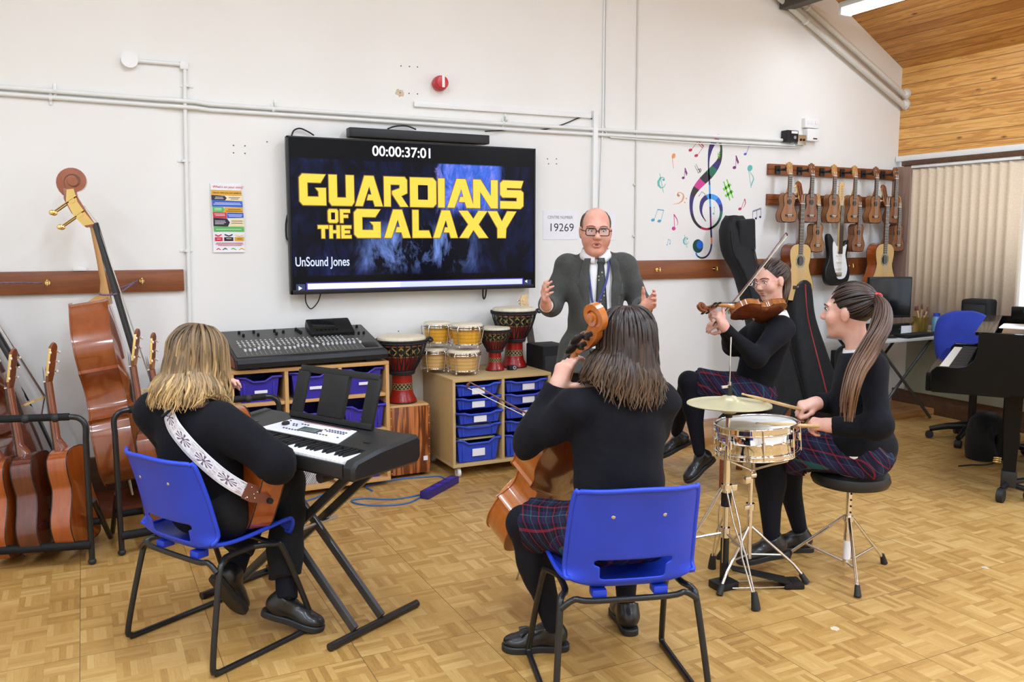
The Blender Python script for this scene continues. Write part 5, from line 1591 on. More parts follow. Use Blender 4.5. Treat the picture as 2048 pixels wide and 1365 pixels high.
cc = MB().tube(catmull([(a, b, .005) for a, b in [fp(400, 1000), fp(500, 1005), fp(590, 1007), fp(625, 1000), fp(660, 985), fp(690, 975)]], 6), .0055, 8).build('mains_cable', cb, None, 60)
tag(cc, 'blue cable running across the floor under the shelf unit', 'cable')

# ---- blue school chairs
def chair(label, loc, rz):
 # local: +Y is the direction the sitter faces
 t = thing('school_chair', label, 'chair', loc, rz, 'blue plastic school chairs')
 prof = [(.215, .405), (.205, .43), (.17, .442), (.08, .436), (-.02, .428), (-.10, .425), (-.155, .432), (-.185, .455), (-.20, .50), (-.215, .56), (-.235, .64), (-.26, .72), (-.28, .775), (-.292, .795)]
 P = catmull([(0, a, b) for a, b in prof], 3)
 nc = 20
 rows = []
 n = len(P)
 for i, p in enumerate(P):
  s = i / (n - 1)
  z = p.z
  wd = .205 + .022 * math.sin(min(s / .5, 1) * PI) * 1.0
  if s > .5:
   wd = .22 - .02 * max(0, (s - .62) / .38) ** 1.5 + .0
  row = []
  for k in range(nc + 1):
   u = -1 + 2 * k / nc
   up = .0; fw = 0.0
   if s < .5:
    up = .035 * abs(u) ** 4 * math.sin(min(1, s / .12) * PI / 2)
   else:
    fw = .055 * abs(u) ** 3 * min(1, (s - .5) / .12)
    up = .035 * abs(u) ** 4 * max(0, 1 - (s - .5) / .1)
   cor = 1.0
   if s > .9: cor = math.sqrt(max(0.0, 1 - ((s - .9) / .1) ** 2 * .12))
   if s < .06: cor = .92 + .08 * (s / .06)
   row.append((u * wd * cor, p.y + fw, z + up - (.012 * u * u if s > .97 else 0)))
  rows.append(row)
 mb = MB().grid(rows)
 def inslot(f):
  c = sum((V(mb.v[i]) for i in f), V()) / 4
  lo = .462
  return lo < c.z < .545 and c.y < -.15 and abs(c.x) < .095 + .04 * (c.z - lo) / .08
 mb.f = [f for f in mb.f if not inslot(f)]
 sh = mb.build('shell', M['chair_blue'], t, 180)
 so = sh.modifiers.new('s', 'SOLIDIFY'); so.thickness = .007; so.offset = 0
 sb_ = sh.modifiers.new('b', 'SUBSURF'); sb_.levels = 1; sb_.render_levels = 1
 edge = [V(r[0]) for r in rows] + [V(q) for q in rows[-1][1:-1]] + [V(r[-1]) for r in rows[::-1]] + [V(q) for q in rows[0][1:-1][::-1]]
 MB().tube(edge, .0085, 8, closed=True).build('rolled_edge', M['chair_blue'], t, 60)
 for s in (-1, 1):
  MB().sph((s * .085, -.252, .70), (.008, .004, .008), 8).build('rivet', M['steel'], t, 60)
  MB().box((s * .105, -.15, .412), (.05, .05, .028), .006).build('frame_socket', M['chair_blue'], t)
  x = s * .235
  pts = [(s * .20, .02, .405), (s * .225, .10, .395), (x, .14, .36), (s * .262, .245, .06), (s * .265, .25, .02), (s * .265, .21, .011), (s * .265, -.17, .011), (s * .265, -.215, .018), (s * .264, -.225, .06), (s * .238, -.165, .35), (s * .228, -.14, .395), (s * .205, -.10, .405), (s * .20, .02, .405)]
  MB().tube(catmull(pts, 4), .0115, 10).build('side_frame', M['blackmetal'], t, 60)
 MB().tube(catmull([(-.235, -.17, .37), (-.19, -.175, .40), (-.13, -.18, .393), (.13, -.18, .393), (.19, -.175, .40), (.235, -.17, .37)], 4), .0105, 10).build('cross_bar', M['blackmetal'], t, 60)
 MB().tube([(-.22, .1, .4), (.22, .1, .4)], .0105, 10).build('cross_bar', M['blackmetal'], t, 60)
 return t
chair('blue plastic chair on which the blond guitarist sits', (.41, -2.21, 0), math.atan2(.487, .87) - PI / 2)
chair('blue plastic chair on which the cellist sits, nearest the viewer', (1.62, -3.225, 0), -.3)
# ---------------------------------------------------------------- figure modelling: blended solids meshed on a grid
def A3(*p): return np.array(p, dtype=np.float64)

class Solid:
 def __init__(s): s.p = []
 def cap(s, a, b, ra, rb=None, k=.02, flat=0, sub=False):
  s.p.append(('c', A3(*a), A3(*b), ra, ra if rb is None else rb, k, flat, sub)); return s
 def chain(s, pts, rs, k=.02, flat=0):
  for i in range(len(pts) - 1):
   s.cap(pts[i], pts[i + 1], rs[i], rs[i + 1], k, flat if i == len(pts) - 2 else 0)
  return s
 def ell(s, c, r, fr=None, k=.02, sub=False):
  R = np.eye(3) if fr is None else np.array(fr.to_3x3())
  s.p.append(('e', A3(*c), A3(*r), R, k, sub)); return s
 def cut(s, pt, nrm, k=.004, mask=None):
  # remove what lies beyond the plane (only inside the mask sphere when given)
  n = A3(*nrm); n /= np.linalg.norm(n)
  s.p.append(('h', A3(*pt), n, k, mask)); return s
 def bulk(s, f, k=.004):
  s.p.append(('f', f, k)); return s
 def _d(s, q, P):
  if q[0] == 'c':
   _, a, b, ra, rb, k, flat, sub = q
   ab = b - a; L = np.linalg.norm(ab) + 1e-9
   t = ((P - a) @ ab) / (L * L)
   tc = np.clip(t, 0, 1)
   d = np.linalg.norm(P - a - tc[:, None] * ab, axis=1) - (ra + tc * (rb - ra))
   if flat & 1: d = np.maximum(d, (t - 1) * L)
   if flat & 2: d = np.maximum(d, -t * L)
   return d
  _, c, r, R, k, sub = q
  x = (P - c) @ R
  k0 = np.linalg.norm(x / r, axis=1); k1 = np.linalg.norm(x / (r * r), axis=1) + 1e-9
  return k0 * (k0 - 1) / k1
 def _box(s, q):
  if q[0] == 'c':
   m = max(q[3], q[4]) + q[5] + .012
   return np.minimum(q[1], q[2]) - m, np.maximum(q[1], q[2]) + m
  e = np.abs(q[3]) @ q[2] + q[4] + .012
  return q[1] - e, q[1] + e
 def ev(s, P, D=None, prims=None):
  P = np.asarray(P, dtype=np.float64)
  D = np.full(len(P), 9.0) if D is None else D
  for q in s.p:
   if q[0] == 'h':
    d = (P - q[1]) @ q[2]
    if q[4] is not None:
     d = np.minimum(d, q[4][1] - np.linalg.norm(P - A3(*q[4][0]), axis=1))
    D = np.maximum(D, d); continue
   if q[0] == 'f':
    D = q[1](P, D); continue
   d = s._d(q, P); k = q[5] if q[0] == 'c' else q[4]
   sub = q[7] if q[0] == 'c' else q[5]
   if sub:
    h = np.clip(.5 - .5 * (D + d) / k, 0, 1); D = D * (1 - h) - d * h + k * h * (1 - h)
   else:
    h = np.clip(.5 + .5 * (d - D) / k, 0, 1); D = d * (1 - h) + D * h - k * h * (1 - h)
  return D
 def mesh_data(s, vox):
  lo = np.full(3, 1e9); hi = -lo
  for q in s.p:
   if q[0] in 'ce' and not (q[7] if q[0] == 'c' else q[5]):
    a, b = s._box(q); lo = np.minimum(lo, a); hi = np.maximum(hi, b)
  lo -= vox * 2; n = np.ceil((hi - lo) / vox).astype(int) + 3
  D = np.full(n, 9.0, dtype=np.float32)
  ax = [lo[i] + vox * np.arange(n[i]) for i in range(3)]
  for q in s.p:
   if q[0] in 'ce':
    a, b = s._box(q)
    i0 = np.clip(np.floor((a - lo) / vox).astype(int), 0, n - 1); i1 = np.clip(np.ceil((b - lo) / vox).astype(int) + 1, 1, n)
   else:
    i0 = np.zeros(3, int); i1 = n.copy()
   if np.any(i1 <= i0): continue
   sl = tuple(slice(i0[i], i1[i]) for i in range(3))
   sub_ = D[sl]
   near = np.ones(sub_.shape, bool) if q[0] in 'ce' else (np.abs(sub_) < .08)
   X, Y, Z = np.meshgrid(ax[0][sl[0]], ax[1][sl[1]], ax[2][sl[2]], indexing='ij')
   P = np.stack([X[near], Y[near], Z[near]], -1)
   if len(P) == 0: continue
   t = Solid(); t.p = [q]
   sub_[near] = t.ev(P, sub_[near].astype(np.float64)).astype(np.float32)
   D[sl] = sub_
  # naive surface nets
  ins = D < 0
  c = np.zeros(tuple(n - 1), np.uint8)
  for dx in (0, 1):
   for dy in (0, 1):
    for dz in (0, 1):
     c += ins[dx:n[0] - 1 + dx, dy:n[1] - 1 + dy, dz:n[2] - 1 + dz]
  act = (c > 0) & (c < 8)
  idx = np.full(act.shape, -1, np.int64); ij = np.argwhere(act); idx[act] = np.arange(len(ij))
  acc = np.zeros((len(ij), 3)); cnt = np.zeros(len(ij))
  corner = [(a, b, d) for a in (0, 1) for b in (0, 1) for d in (0, 1)]
  val = {o: D[ij[:, 0] + o[0], ij[:, 1] + o[1], ij[:, 2] + o[2]] for o in corner}
  for o in corner:
   for axn in range(3):
    if o[axn] == 0:
     o2 = tuple(1 if i == axn else o[i] for i in range(3))
     v0, v1 = val[o], val[o2]
     m = (v0 < 0) != (v1 < 0)
     t = np.where(m, v0 / np.where(m, v0 - v1, 1), 0)
     pt = np.tile(A3(*o), (len(ij), 1)); pt[:, axn] += t
     acc += pt * m[:, None]; cnt += m
  V_ = lo + vox * (ij + acc / cnt[:, None])
  F = []
  for axn in range(3):
   b_, c_ = [(1, 2), (2, 0), (0, 1)][axn]
   sh = [slice(None)] * 3; sh2 = [slice(None)] * 3
   sh[axn] = slice(0, n[axn] - 1); sh2[axn] = slice(1, n[axn])
   s0, s1 = ins[tuple(sh)], ins[tuple(sh2)]
   e = np.argwhere(s0 != s1)
   e = e[(e[:, b_] > 0) & (e[:, c_] > 0) & (e[:, b_] < n[b_] - 1) & (e[:, c_] < n[c_] - 1)]
   def at(db, dc):
    q = e.copy(); q[:, b_] -= db; q[:, c_] -= dc
    return idx[q[:, 0], q[:, 1], q[:, 2]]
   quad = np.stack([at(1, 1), at(0, 1), at(0, 0), at(1, 0)], -1)
   fl = s0[e[:, 0], e[:, 1], e[:, 2]]
   quad[~fl] = quad[~fl][:, ::-1]
   F.append(quad)
  F = np.concatenate(F)
  F = F[(F >= 0).all(1)]
  return V_, F
 def build(s, name, mat, parent=None, vox=.006, smooth=2, origin=(0, 0, 0), label=None, attr=None):
  v, f = s.mesh_data(vox)
  if smooth:
   # light Laplacian smoothing of the grid facets
   nb = np.zeros_like(v); ct = np.zeros(len(v))
   for _ in range(smooth):
    nb[:] = 0; ct[:] = 0
    for i in range(4):
     a, b = f[:, i], f[:, (i + 1) % 4]
     np.add.at(nb, a, v[b]); np.add.at(nb, b, v[a]); np.add.at(ct, a, 1); np.add.at(ct, b, 1)
    v = v * .5 + .5 * nb / np.maximum(ct, 1)[:, None]
  o = raw(name, v - A3(*origin), f, mat, parent)
  if attr is not None:
   set_attr(o, 'pattern', attr(v))
  if label: o['label'] = label
  return o

def raw(name, v, f, mat, parent=None):
 me = bpy.data.meshes.new(name)
 v = np.asarray(v, np.float32); f = np.asarray(f, np.int32)
 k = f.shape[1]
 me.vertices.add(len(v)); me.vertices.foreach_set('co', v.ravel())
 me.loops.add(f.size); me.loops.foreach_set('vertex_index', f.ravel())
 me.polygons.add(len(f)); me.polygons.foreach_set('loop_start', np.arange(0, f.size, k, dtype=np.int32))
 me.update(calc_edges=True); me.validate()
 me.shade_smooth()
 o = bpy.data.objects.new(name, me); COL.objects.link(o)
 if mat: me.materials.append(mat)
 if parent is not None: o.parent = parent
 return o

def set_attr(o, name, arr):
 a = o.data.attributes.new(name, 'FLOAT_VECTOR', 'POINT')
 a.data.foreach_set('vector', np.asarray(arr, np.float32).ravel())

def wrinkle(amp, seed, fx=9.0, stretch=(1, 1, 1)):
 r = np.random.RandomState(seed)
 K = r.normal(size=(9, 3)) * fx * 2.2 * A3(*stretch); ph = r.uniform(0, 6.28, 9)
 def f(P, D):
  w = np.zeros(len(P))
  for k_, p_ in zip(K, ph):
   a = np.sin(P @ k_ + p_); w += np.sign(a) * np.abs(a) ** 1.4
  return D + amp * w / 3.0
 return f

def pleats(ax, period, amp):
 a = A3(*V(ax).normalized())
 return lambda P, D: D + amp * np.abs(np.sin(P @ a * (PI / period)))

def skin_mat(name, base, blush):
 m, nt, bs = newmat(name)
 tc = nd(nt, 'TexCoord')
 n = nd(nt, 'TexNoise', {'Vector': tc.outputs['Object'], 'Scale': 16.0, 'Detail': 4.0})
 c = ramp(nt, n.outputs[0], [(.35, base), (.75, blush)])
 nt.links.new(c, bs.inputs['Base Color'])
 bs.inputs['Roughness'].default_value = .5
 bs.inputs['Subsurface Weight'].default_value = .12
 bs.inputs['Subsurface Radius'].default_value = (.02, .008, .005)
 bs.inputs['Subsurface Scale'].default_value = .3
 n2 = nd(nt, 'TexNoise', {'Vector': tc.outputs['Object'], 'Scale': 260.0, 'Detail': 2.0})
 bump(nt, bs, n2.outputs[0], .05, .002)
 return m
def cloth(name, col, weave=420.0, b=.25, rough=.85, sheen=.15, var=.08):
 m, nt, bs = newmat(name)
 tc = nd(nt, 'TexCoord')
 n = nd(nt, 'TexNoise', {'Vector': tc.outputs['Object'], 'Scale': 7.0, 'Detail': 5.0})
 n2 = nd(nt, 'TexNoise', {'Vector': tc.outputs['Object'], 'Scale': weave, 'Detail': 2.0})
 t = ma(nt, 'ADD', ma(nt, 'MULTIPLY', n.outputs[0], .5), ma(nt, 'MULTIPLY', n2.outputs[0], .5))
 c = ramp(nt, t, [(.3, tuple(q * (1 - var * 3) for q in col)), (.7, tuple(min(1, q * (1 + var * 3)) for q in col))])
 nt.links.new(c, bs.inputs['Base Color'])
 bs.inputs['Roughness'].default_value = rough
 bs.inputs['Specular IOR Level'].default_value = .2
 bs.inputs['Sheen Weight'].default_value = sheen
 bs.inputs['Sheen Roughness'].default_value = .5
 n3 = nd(nt, 'TexNoise', {'Vector': tc.outputs['Object'], 'Scale': 22.0, 'Detail': 3.0, 'Distortion': .8})
 h = ma(nt, 'ADD', ma(nt, 'MULTIPLY', n2.outputs[0], .25), n3.outputs[0])
 bump(nt, bs, h, b, .012)
 return m
def hair_mat(name, root, mid, tip):
 m, nt, bs = newmat(name)
 at = nd(nt, 'Attribute', attribute_name='pattern')
 s = nd(nt, 'SeparateXYZ', {0: at.outputs['Vector']})
 c = ramp(nt, s.outputs[0], [(.08, root), (.6, mid), (1.0, tip)])
 v = ma(nt, 'MULTIPLY_ADD', s.outputs[1], .9, .55)
 hv = nd(nt, 'HueSaturation', {'Value': v, 'Color': c})
 nt.links.new(hv.outputs[0], bs.inputs['Base Color'])
 bs.inputs['Roughness'].default_value = .38
 bs.inputs['Specular IOR Level'].default_value = .45
 bs.inputs['Anisotropic'].default_value = .5
 return m
def plaid_mat():
 m, nt, bs = newmat('navy_plaid')
 at = nd(nt, 'Attribute', attribute_name='pattern')
 s = nd(nt, 'SeparateXYZ', {0: at.outputs['Vector']})
 base = None
 def stripe(x, period, pos, w):
  f = ma(nt, 'FRACT', ma(nt, 'ADD', ma(nt, 'DIVIDE', x, period), pos))
  return ma(nt, 'LESS_THAN', f, w)
 u, v = s.outputs[0], s.outputs[1]
 b1 = stripe(u, .085, 0, .5); b2 = stripe(v, .085, 0, .5)
 c = mix(nt, ma(nt, 'MULTIPLY', ma(nt, 'ADD', b1, b2), .5), srgb(20, 20, 32), srgb(40, 33, 64))
 for x in (u, v):
  c = mix(nt, ma(nt, 'MULTIPLY', stripe(x, .085, .22, .07), .5), c, srgb(146, 36, 52))
  c = mix(nt, ma(nt, 'MULTIPLY', stripe(x, .085, .72, .045), .45), c, srgb(44, 112, 104))
  c = mix(nt, ma(nt, 'MULTIPLY', stripe(x, .085, .48, .03), .35), c, srgb(90, 60, 130))
 nt.links.new(c, bs.inputs['Base Color'])
 bs.inputs['Roughness'].default_value = .85
 bs.inputs['Specular IOR Level'].default_value = .2
 return m
M['skin_a'] = skin_mat('fair_skin', srgb(224, 176, 156), srgb(212, 148, 130))
M['skin_m'] = skin_mat('ruddy_skin', srgb(222, 166, 144), srgb(206, 136, 116))
M['lips'] = plain('lips', srgb(182, 100, 94), .45, var=.03)
M['eye'] = plain('eye_white', srgb(232, 226, 220), .2, var=.01)
M['iris'] = plain('iris', srgb(60, 46, 38), .2, var=.05)
M['brow'] = plain('eyebrow_hair', srgb(74, 52, 40), .8, var=.15, vs_=80)
M['jumper'] = cloth('navy_wool', (.0045, .0045, .0075), sheen=.02)
M['tights'] = cloth('navy_tights', (.005, .005, .010), 700, .08, .75, .02)
M['trouser'] = cloth('black_trouser', (.009, .009, .010), 500, .3, .8, .03)
M['shirt'] = cloth('white_shirt', srgb(228, 224, 222), 300, .15, .7, 0, .01)
M['tweed'] = cloth('grey_green_tweed', srgb(66, 66, 62), 260, .3, .9, .15, .14)
M['shoe'] = plain('black_leather', (.012, .012, .013), .32, var=.08, coat=.2)
M['sole'] = plain('black_sole', (.016, .016, .016), .55, var=.06)
M['plaid'] = plaid_mat()
M['hair_dark'] = hair_mat('dark_brown_hair', srgb(40, 28, 22), srgb(66, 48, 36), srgb(104, 80, 58))
M['hair_blond'] = hair_mat('dark_blond_hair', srgb(102, 80, 54), srgb(152, 122, 82), srgb(198, 164, 108))
M['hair_pony'] = hair_mat('brown_ponytail_hair', srgb(44, 30, 24), srgb(78, 54, 40), srgb(116, 82, 56))
M['hair_violin'] = hair_mat('mid_brown_hair', srgb(62, 46, 36), srgb(86, 64, 50), srgb(98, 74, 56))

class Head:
 # local frame: origin between the ears, +Y out of the face, +Z up
 def __init__(s, c, face, up=(0, 0, 1), sc=1.0):
  y = V(face).normalized(); z = V(up); z = (z - y * z.dot(y)).normalized()
  s.R = frame(y.cross(z), y, z); s.c = V(c); s.s = sc
 def w(s, x, y, z): return tuple(s.c + s.R.to_3x3() @ V((x, y, z)) * s.s)
 def m(s): return M4.Translation(s.c) @ s.R @ M4.Scale(s.s, 4)
 def solid(s, S, neck, man=False):
  q = s.s; w = s.w; R = s.R
  e = lambda c, r, k=.015, sub=False: S.ell(w(*c), tuple(a * q for a in r), R, k, sub)
  e((0, -.018, .036), (.074, .094, .088)); e((0, .022, -.012), (.063, .072, .088), .03)
  e((0, .036, -.078), (.046 if man else .038, .042, .034), .03); e((0, .062, -.098), (.024, .02, .016), .02)
  for x in (-1, 1):
   e((x * .038, .058, -.026), (.026, .026, .026), .03)
   e((x * .031, .101, .013), (.0175, .016, .0125), .012, True)
   e((x * .077, -.006, -.006), (.010, .021, .033), .008)
   e((x * .082, -.012, .004), (.006, .013, .02), .006)
   S.cap(w(x * .012, .086, .030), w(x * .044, .072, .032), .010 * q, .009 * q, .015)
   e((x * .0115, .098, -.026), (.009, .009, .008), .008)
  S.cap(w(0, .083, .018), w(0, .108, -.02), .0095 * q, .0135 * q, .014)
  S.cap(w(-.018, .082, -.0545), w(.018, .082, -.0545), .0075 * q, None, .008)
  S.cap(w(-.015, .080, -.0655), w(.015, .080, -.0655), .0085 * q, None, .008)
  e((0, .096, -.0595), (.02, .012, .0022 if not man else .004), .004, True)
  S.cap(w(0, -.022, -.05), neck, (.056 if man else .047) * q, (.062 if man else .05) * q, .03)
  return S
 def eyes(s, par, org, gaze=(0, 0)):
  for x in (-1, 1):
   c = V(s.w(x * .031, .0765, .0125)) - V(org)
   e = MB(M4.Translation(c) @ s.R).sph((0, 0, 0), .0128 * s.s, 16).build('eye', M['eye'], par, 180)
   MB(M4.Translation(c) @ s.R).sph((gaze[0] * .004, .0078 * s.s, gaze[1] * .003), .0062 * s.s, 12).build('iris', M['iris'], e, 180)
   lid = MB(M4.Translation(-V(org))).tube(catmull([s.w(x * (.031 + a), b, .0125 + z) for a, b, z in ((-.016, .0845, .000), (-.009, .0895, .0065), (0, .0915, .0085), (.01, .0885, .0062), (.017, .079, -.001))], 4), .0022 * s.s, 6)
   lid.build('eyelash', M['brow'], par, 180)
 def brows(s, par, org, mat):
  b = MB(M4.Translation(-V(org)))
  for x in (-1, 1):
   P = catmull([s.w(x * .012, .097, .032), s.w(x * .028, .0945, .0375), s.w(x * .046, .082, .035), s.w(x * .056, .07, .028)], 4)
   b.tube(P, [.0028 * s.s * (1 - .6 * abs(i / (len(P) - 1) - .35)) for i in range(len(P))], 6, flat=1.0)
  b.build('eyebrow', mat, par, 180)
 def lips(s, par, org, open_=0.0, mat=None, e=0.0):
  b = MB(M4.Translation(-V(org)))
  for z, r, yy, d in ((-.0540, .0042, .0878, 1), (-.0652 - open_, .0052, .0868, -1)):
   P = catmull([s.w(-.025, .0785 + e, -.0595 - open_ / 2), s.w(-.012, yy - .001 + e * .6, z + .0008 * d), s.w(0, yy, z), s.w(.012, yy - .001 + e * .6, z + .0008 * d), s.w(.025, .0785 + e, -.0595 - open_ / 2)], 4)
   n = len(P) - 1
   b.tube(P, [r * s.s * (.25 + .75 * math.sin(PI * i / n)) for i in range(n + 1)], 8)
  b.build('lips', mat or M['lips'], par, 180)

def hand(S, wrist, along, dorsal, side, curl=(.4, .5, .4), spread=1.0, thumb=None, sc=1.0, each=None):
 # side: +1 when the thumb lies on the local +Y side.  Returns finger tips
 X = V(along).normalized(); Z = V(dorsal); Z = (Z - X * Z.dot(X)).normalized(); Y = Z.cross(X) * side
 w = V(wrist)
 tips = []
 P = lambda x, y, z: w + (X * x + Y * y + Z * z) * sc
 for i, (y, l, x0) in enumerate(((.026, (.043, .026, .021), .088), (.008, (.047, .029, .022), .092), (-.010, (.043, .027, .021), .087), (-.027, (.034, .020, .018), .078))):
  S.cap(P(0.005, y * .55, 0), P(x0, y, 0), .0145 * sc, .0108 * sc, .016)
  c = (each[i] if each else curl)
  a = 0.0; p = P(x0, y, 0); sp = y * 3.0 * (spread - 1) * .35
  r = (.0092, .0084, .0076, .0064)
  if i == 3: r = tuple(q * .9 for q in r)
  for j in range(3):
   a += c[j]
   d = (X * math.cos(a) - Z * math.sin(a) + Y * sp * math.cos(a)).normalized()
   q = p + d * l[j] * sc
   S.cap(p, q, r[j] * sc, r[j + 1] * sc, .006)
   p = q
  tips.append(p)
 S.cap(P(-.015, 0, 0), P(.02, 0, 0), .022 * sc, .024 * sc, .03)
 S.cap(P(.03, .012, -.006), P(.07, -.012, -.006), .017 * sc, .015 * sc, .02)
 th = thumb or ((.55, .75, -.35), (.8, .5, -.35), (.92, .25, -.3))
 p = P(.018, .017, -.006)
 for j, (d, l) in enumerate(zip(th, (.045, .034, .028))):
  dd = (X * d[0] + Y * d[1] + Z * d[2]).normalized()
  q = p + dd * l * sc
  S.cap(p, q, (.0145, .0108, .0095)[j] * sc, (.0112, .0098, .0072)[j] * sc, .01)
  p = q
 tips.append(p)
 return tips

def arm(S, sh, el, wr, r=(.052, .042, .030), k=.02, flat=0):
 S.cap(sh, el, r[0], r[1], k); S.cap(el, wr, r[1], r[2], k, flat)
def leg(S, hip, kn, an, r=(.085, .058, .036), k=.025):
 S.cap(hip, kn, r[0], r[1], k)
 h, a, n = V(kn), V(an), V(kn).lerp(V(an), .35)
 S.cap(kn, tuple(n), r[1] * .96, r[1] * .93, k); S.cap(tuple(n), an, r[1] * .93, r[2], k)

def shoe(par, ankle, toe_dir, pitch=0.0, L=.255, org=(0, 0, 0), name='shoe', laces=True):
 # ankle: joint above the heel; toe_dir: horizontal heading; pitch: heel lift in radians
 d = V((toe_dir[0], toe_dir[1], 0)).normalized()
 R = frame(d.cross(V((0, 0, 1))), d, (0, 0, 1)) @ M4.Rotation(-pitch, 4, 'X')
 m = M4.Translation(ankle) @ R
 w = lambda x, y, z: tuple(m @ V((x, y, z)))
 S = Solid()
 S.ell(w(0, -.025, -.055), (.037, .045, .042), R, .02)
 S.cap(w(0, -.02, -.045), w(0, .0, -.005), .042, .045, .02, 1)
 S.cap(w(0, .0, -.05), w(0, .08, -.066), .040, .037, .03)
 S.ell(w(0, .118, -.076), (.046, .062, .027), R, .03)
 S.cut(w(0, 0, -.092), tuple(R.to_3x3() @ V((0, 0, -1))))
 o = S.build(name, M['shoe'], par, .0055, 2, org)
 out = [(p.x, p.y) for p in catmull([(0, -.078, 0), (.03, -.066, 0), (.037, -.02, 0), (.036, .04, 0), (.050, .105, 0), (.043, .155, 0), (.015, .182, 0), (-.02, .18, 0), (-.044, .15, 0), (-.048, .1, 0), (-.036, .04, 0), (-.037, -.02, 0), (-.03, -.066, 0)], 4, True)]
 MB(M4.Translation(-V(org)) @ m).prism(out, -.112, -.086, b=.004).build('sole', M['sole'], o, 40)
 if laces:
  lc = MB(M4.Translation(-V(org)) @ m)
  for i in range(4):
   y = .03 + i * .014; z = -.014 - i * .0085
   lc.tube([(-.016, y - .004, z - .004), (0, y, z + .002), (.016, y - .004, z - .004)], .0022, 6)
  lc.build('laces', M['black'], o, 60)
 return o

# ---- hair made of tapered locks
class Locks:
 def __init__(s): s.v = []; s.f = []; s.a = []; s.n = 0
 def add(s, pts, w, flat=.55, seed=0.0, ns=6, t0=0.0, t1=1.0, nrm=None):
  P = np.array([tuple(p) for p in pts]); m = len(P)
  T = np.gradient(P, axis=0); T /= np.linalg.norm(T, axis=1)[:, None] + 1e-9
  N = np.array([nrm(p) for p in P]) if nrm is not None else np.tile(A3(0, 0, 1), (m, 1))
  N = N - T * (N * T).sum(1)[:, None]; N /= np.linalg.norm(N, axis=1)[:, None] + 1e-9
  B = np.cross(T, N)
  t = np.linspace(0, 1, m)
  wd = w * np.clip(np.minimum(.45 + t * 5, 1.0), 0, 1) * np.clip((1.04 - t) * 3.2, .06, 1)
  a = np.linspace(0, 2 * PI, ns, endpoint=False)
  ring = (P[:, None] + B[:, None] * (np.cos(a)[None, :, None] * wd[:, None, None]) + N[:, None] * (np.sin(a)[None, :, None] * wd[:, None, None] * flat))
  o = s.n
  s.v.append(ring.reshape(-1, 3)); s.n += m * ns
  at = np.zeros((m, ns, 3)); at[:, :, 0] = (t0 + (t1 - t0) * t)[:, None]; at[:, :, 1] = seed
  s.a.append(at.reshape(-1, 3))
  i, k = np.meshgrid(np.arange(m - 1), np.arange(ns), indexing='ij')
  s.f.append((o + np.stack([i * ns + k, i * ns + (k + 1) % ns, (i + 1) * ns + (k + 1) % ns, (i + 1) * ns + k], -1)).reshape(-1, 4))
 def solid(s, S, vox, t=.05, seed=.3):
  v, f = S.mesh_data(vox)
  s.v.append(v); s.f.append(f + s.n); s.n += len(v)
  at = np.zeros((len(v), 3)); at[:, 0] = t; at[:, 1] = seed; s.a.append(at)
 def build(s, name, mat, par, org):
  v = np.concatenate(s.v) - A3(*org)
  o = raw(name, v, np.concatenate(s.f), mat, par)
  set_attr(o, 'pattern', np.concatenate(s.a))
  return o

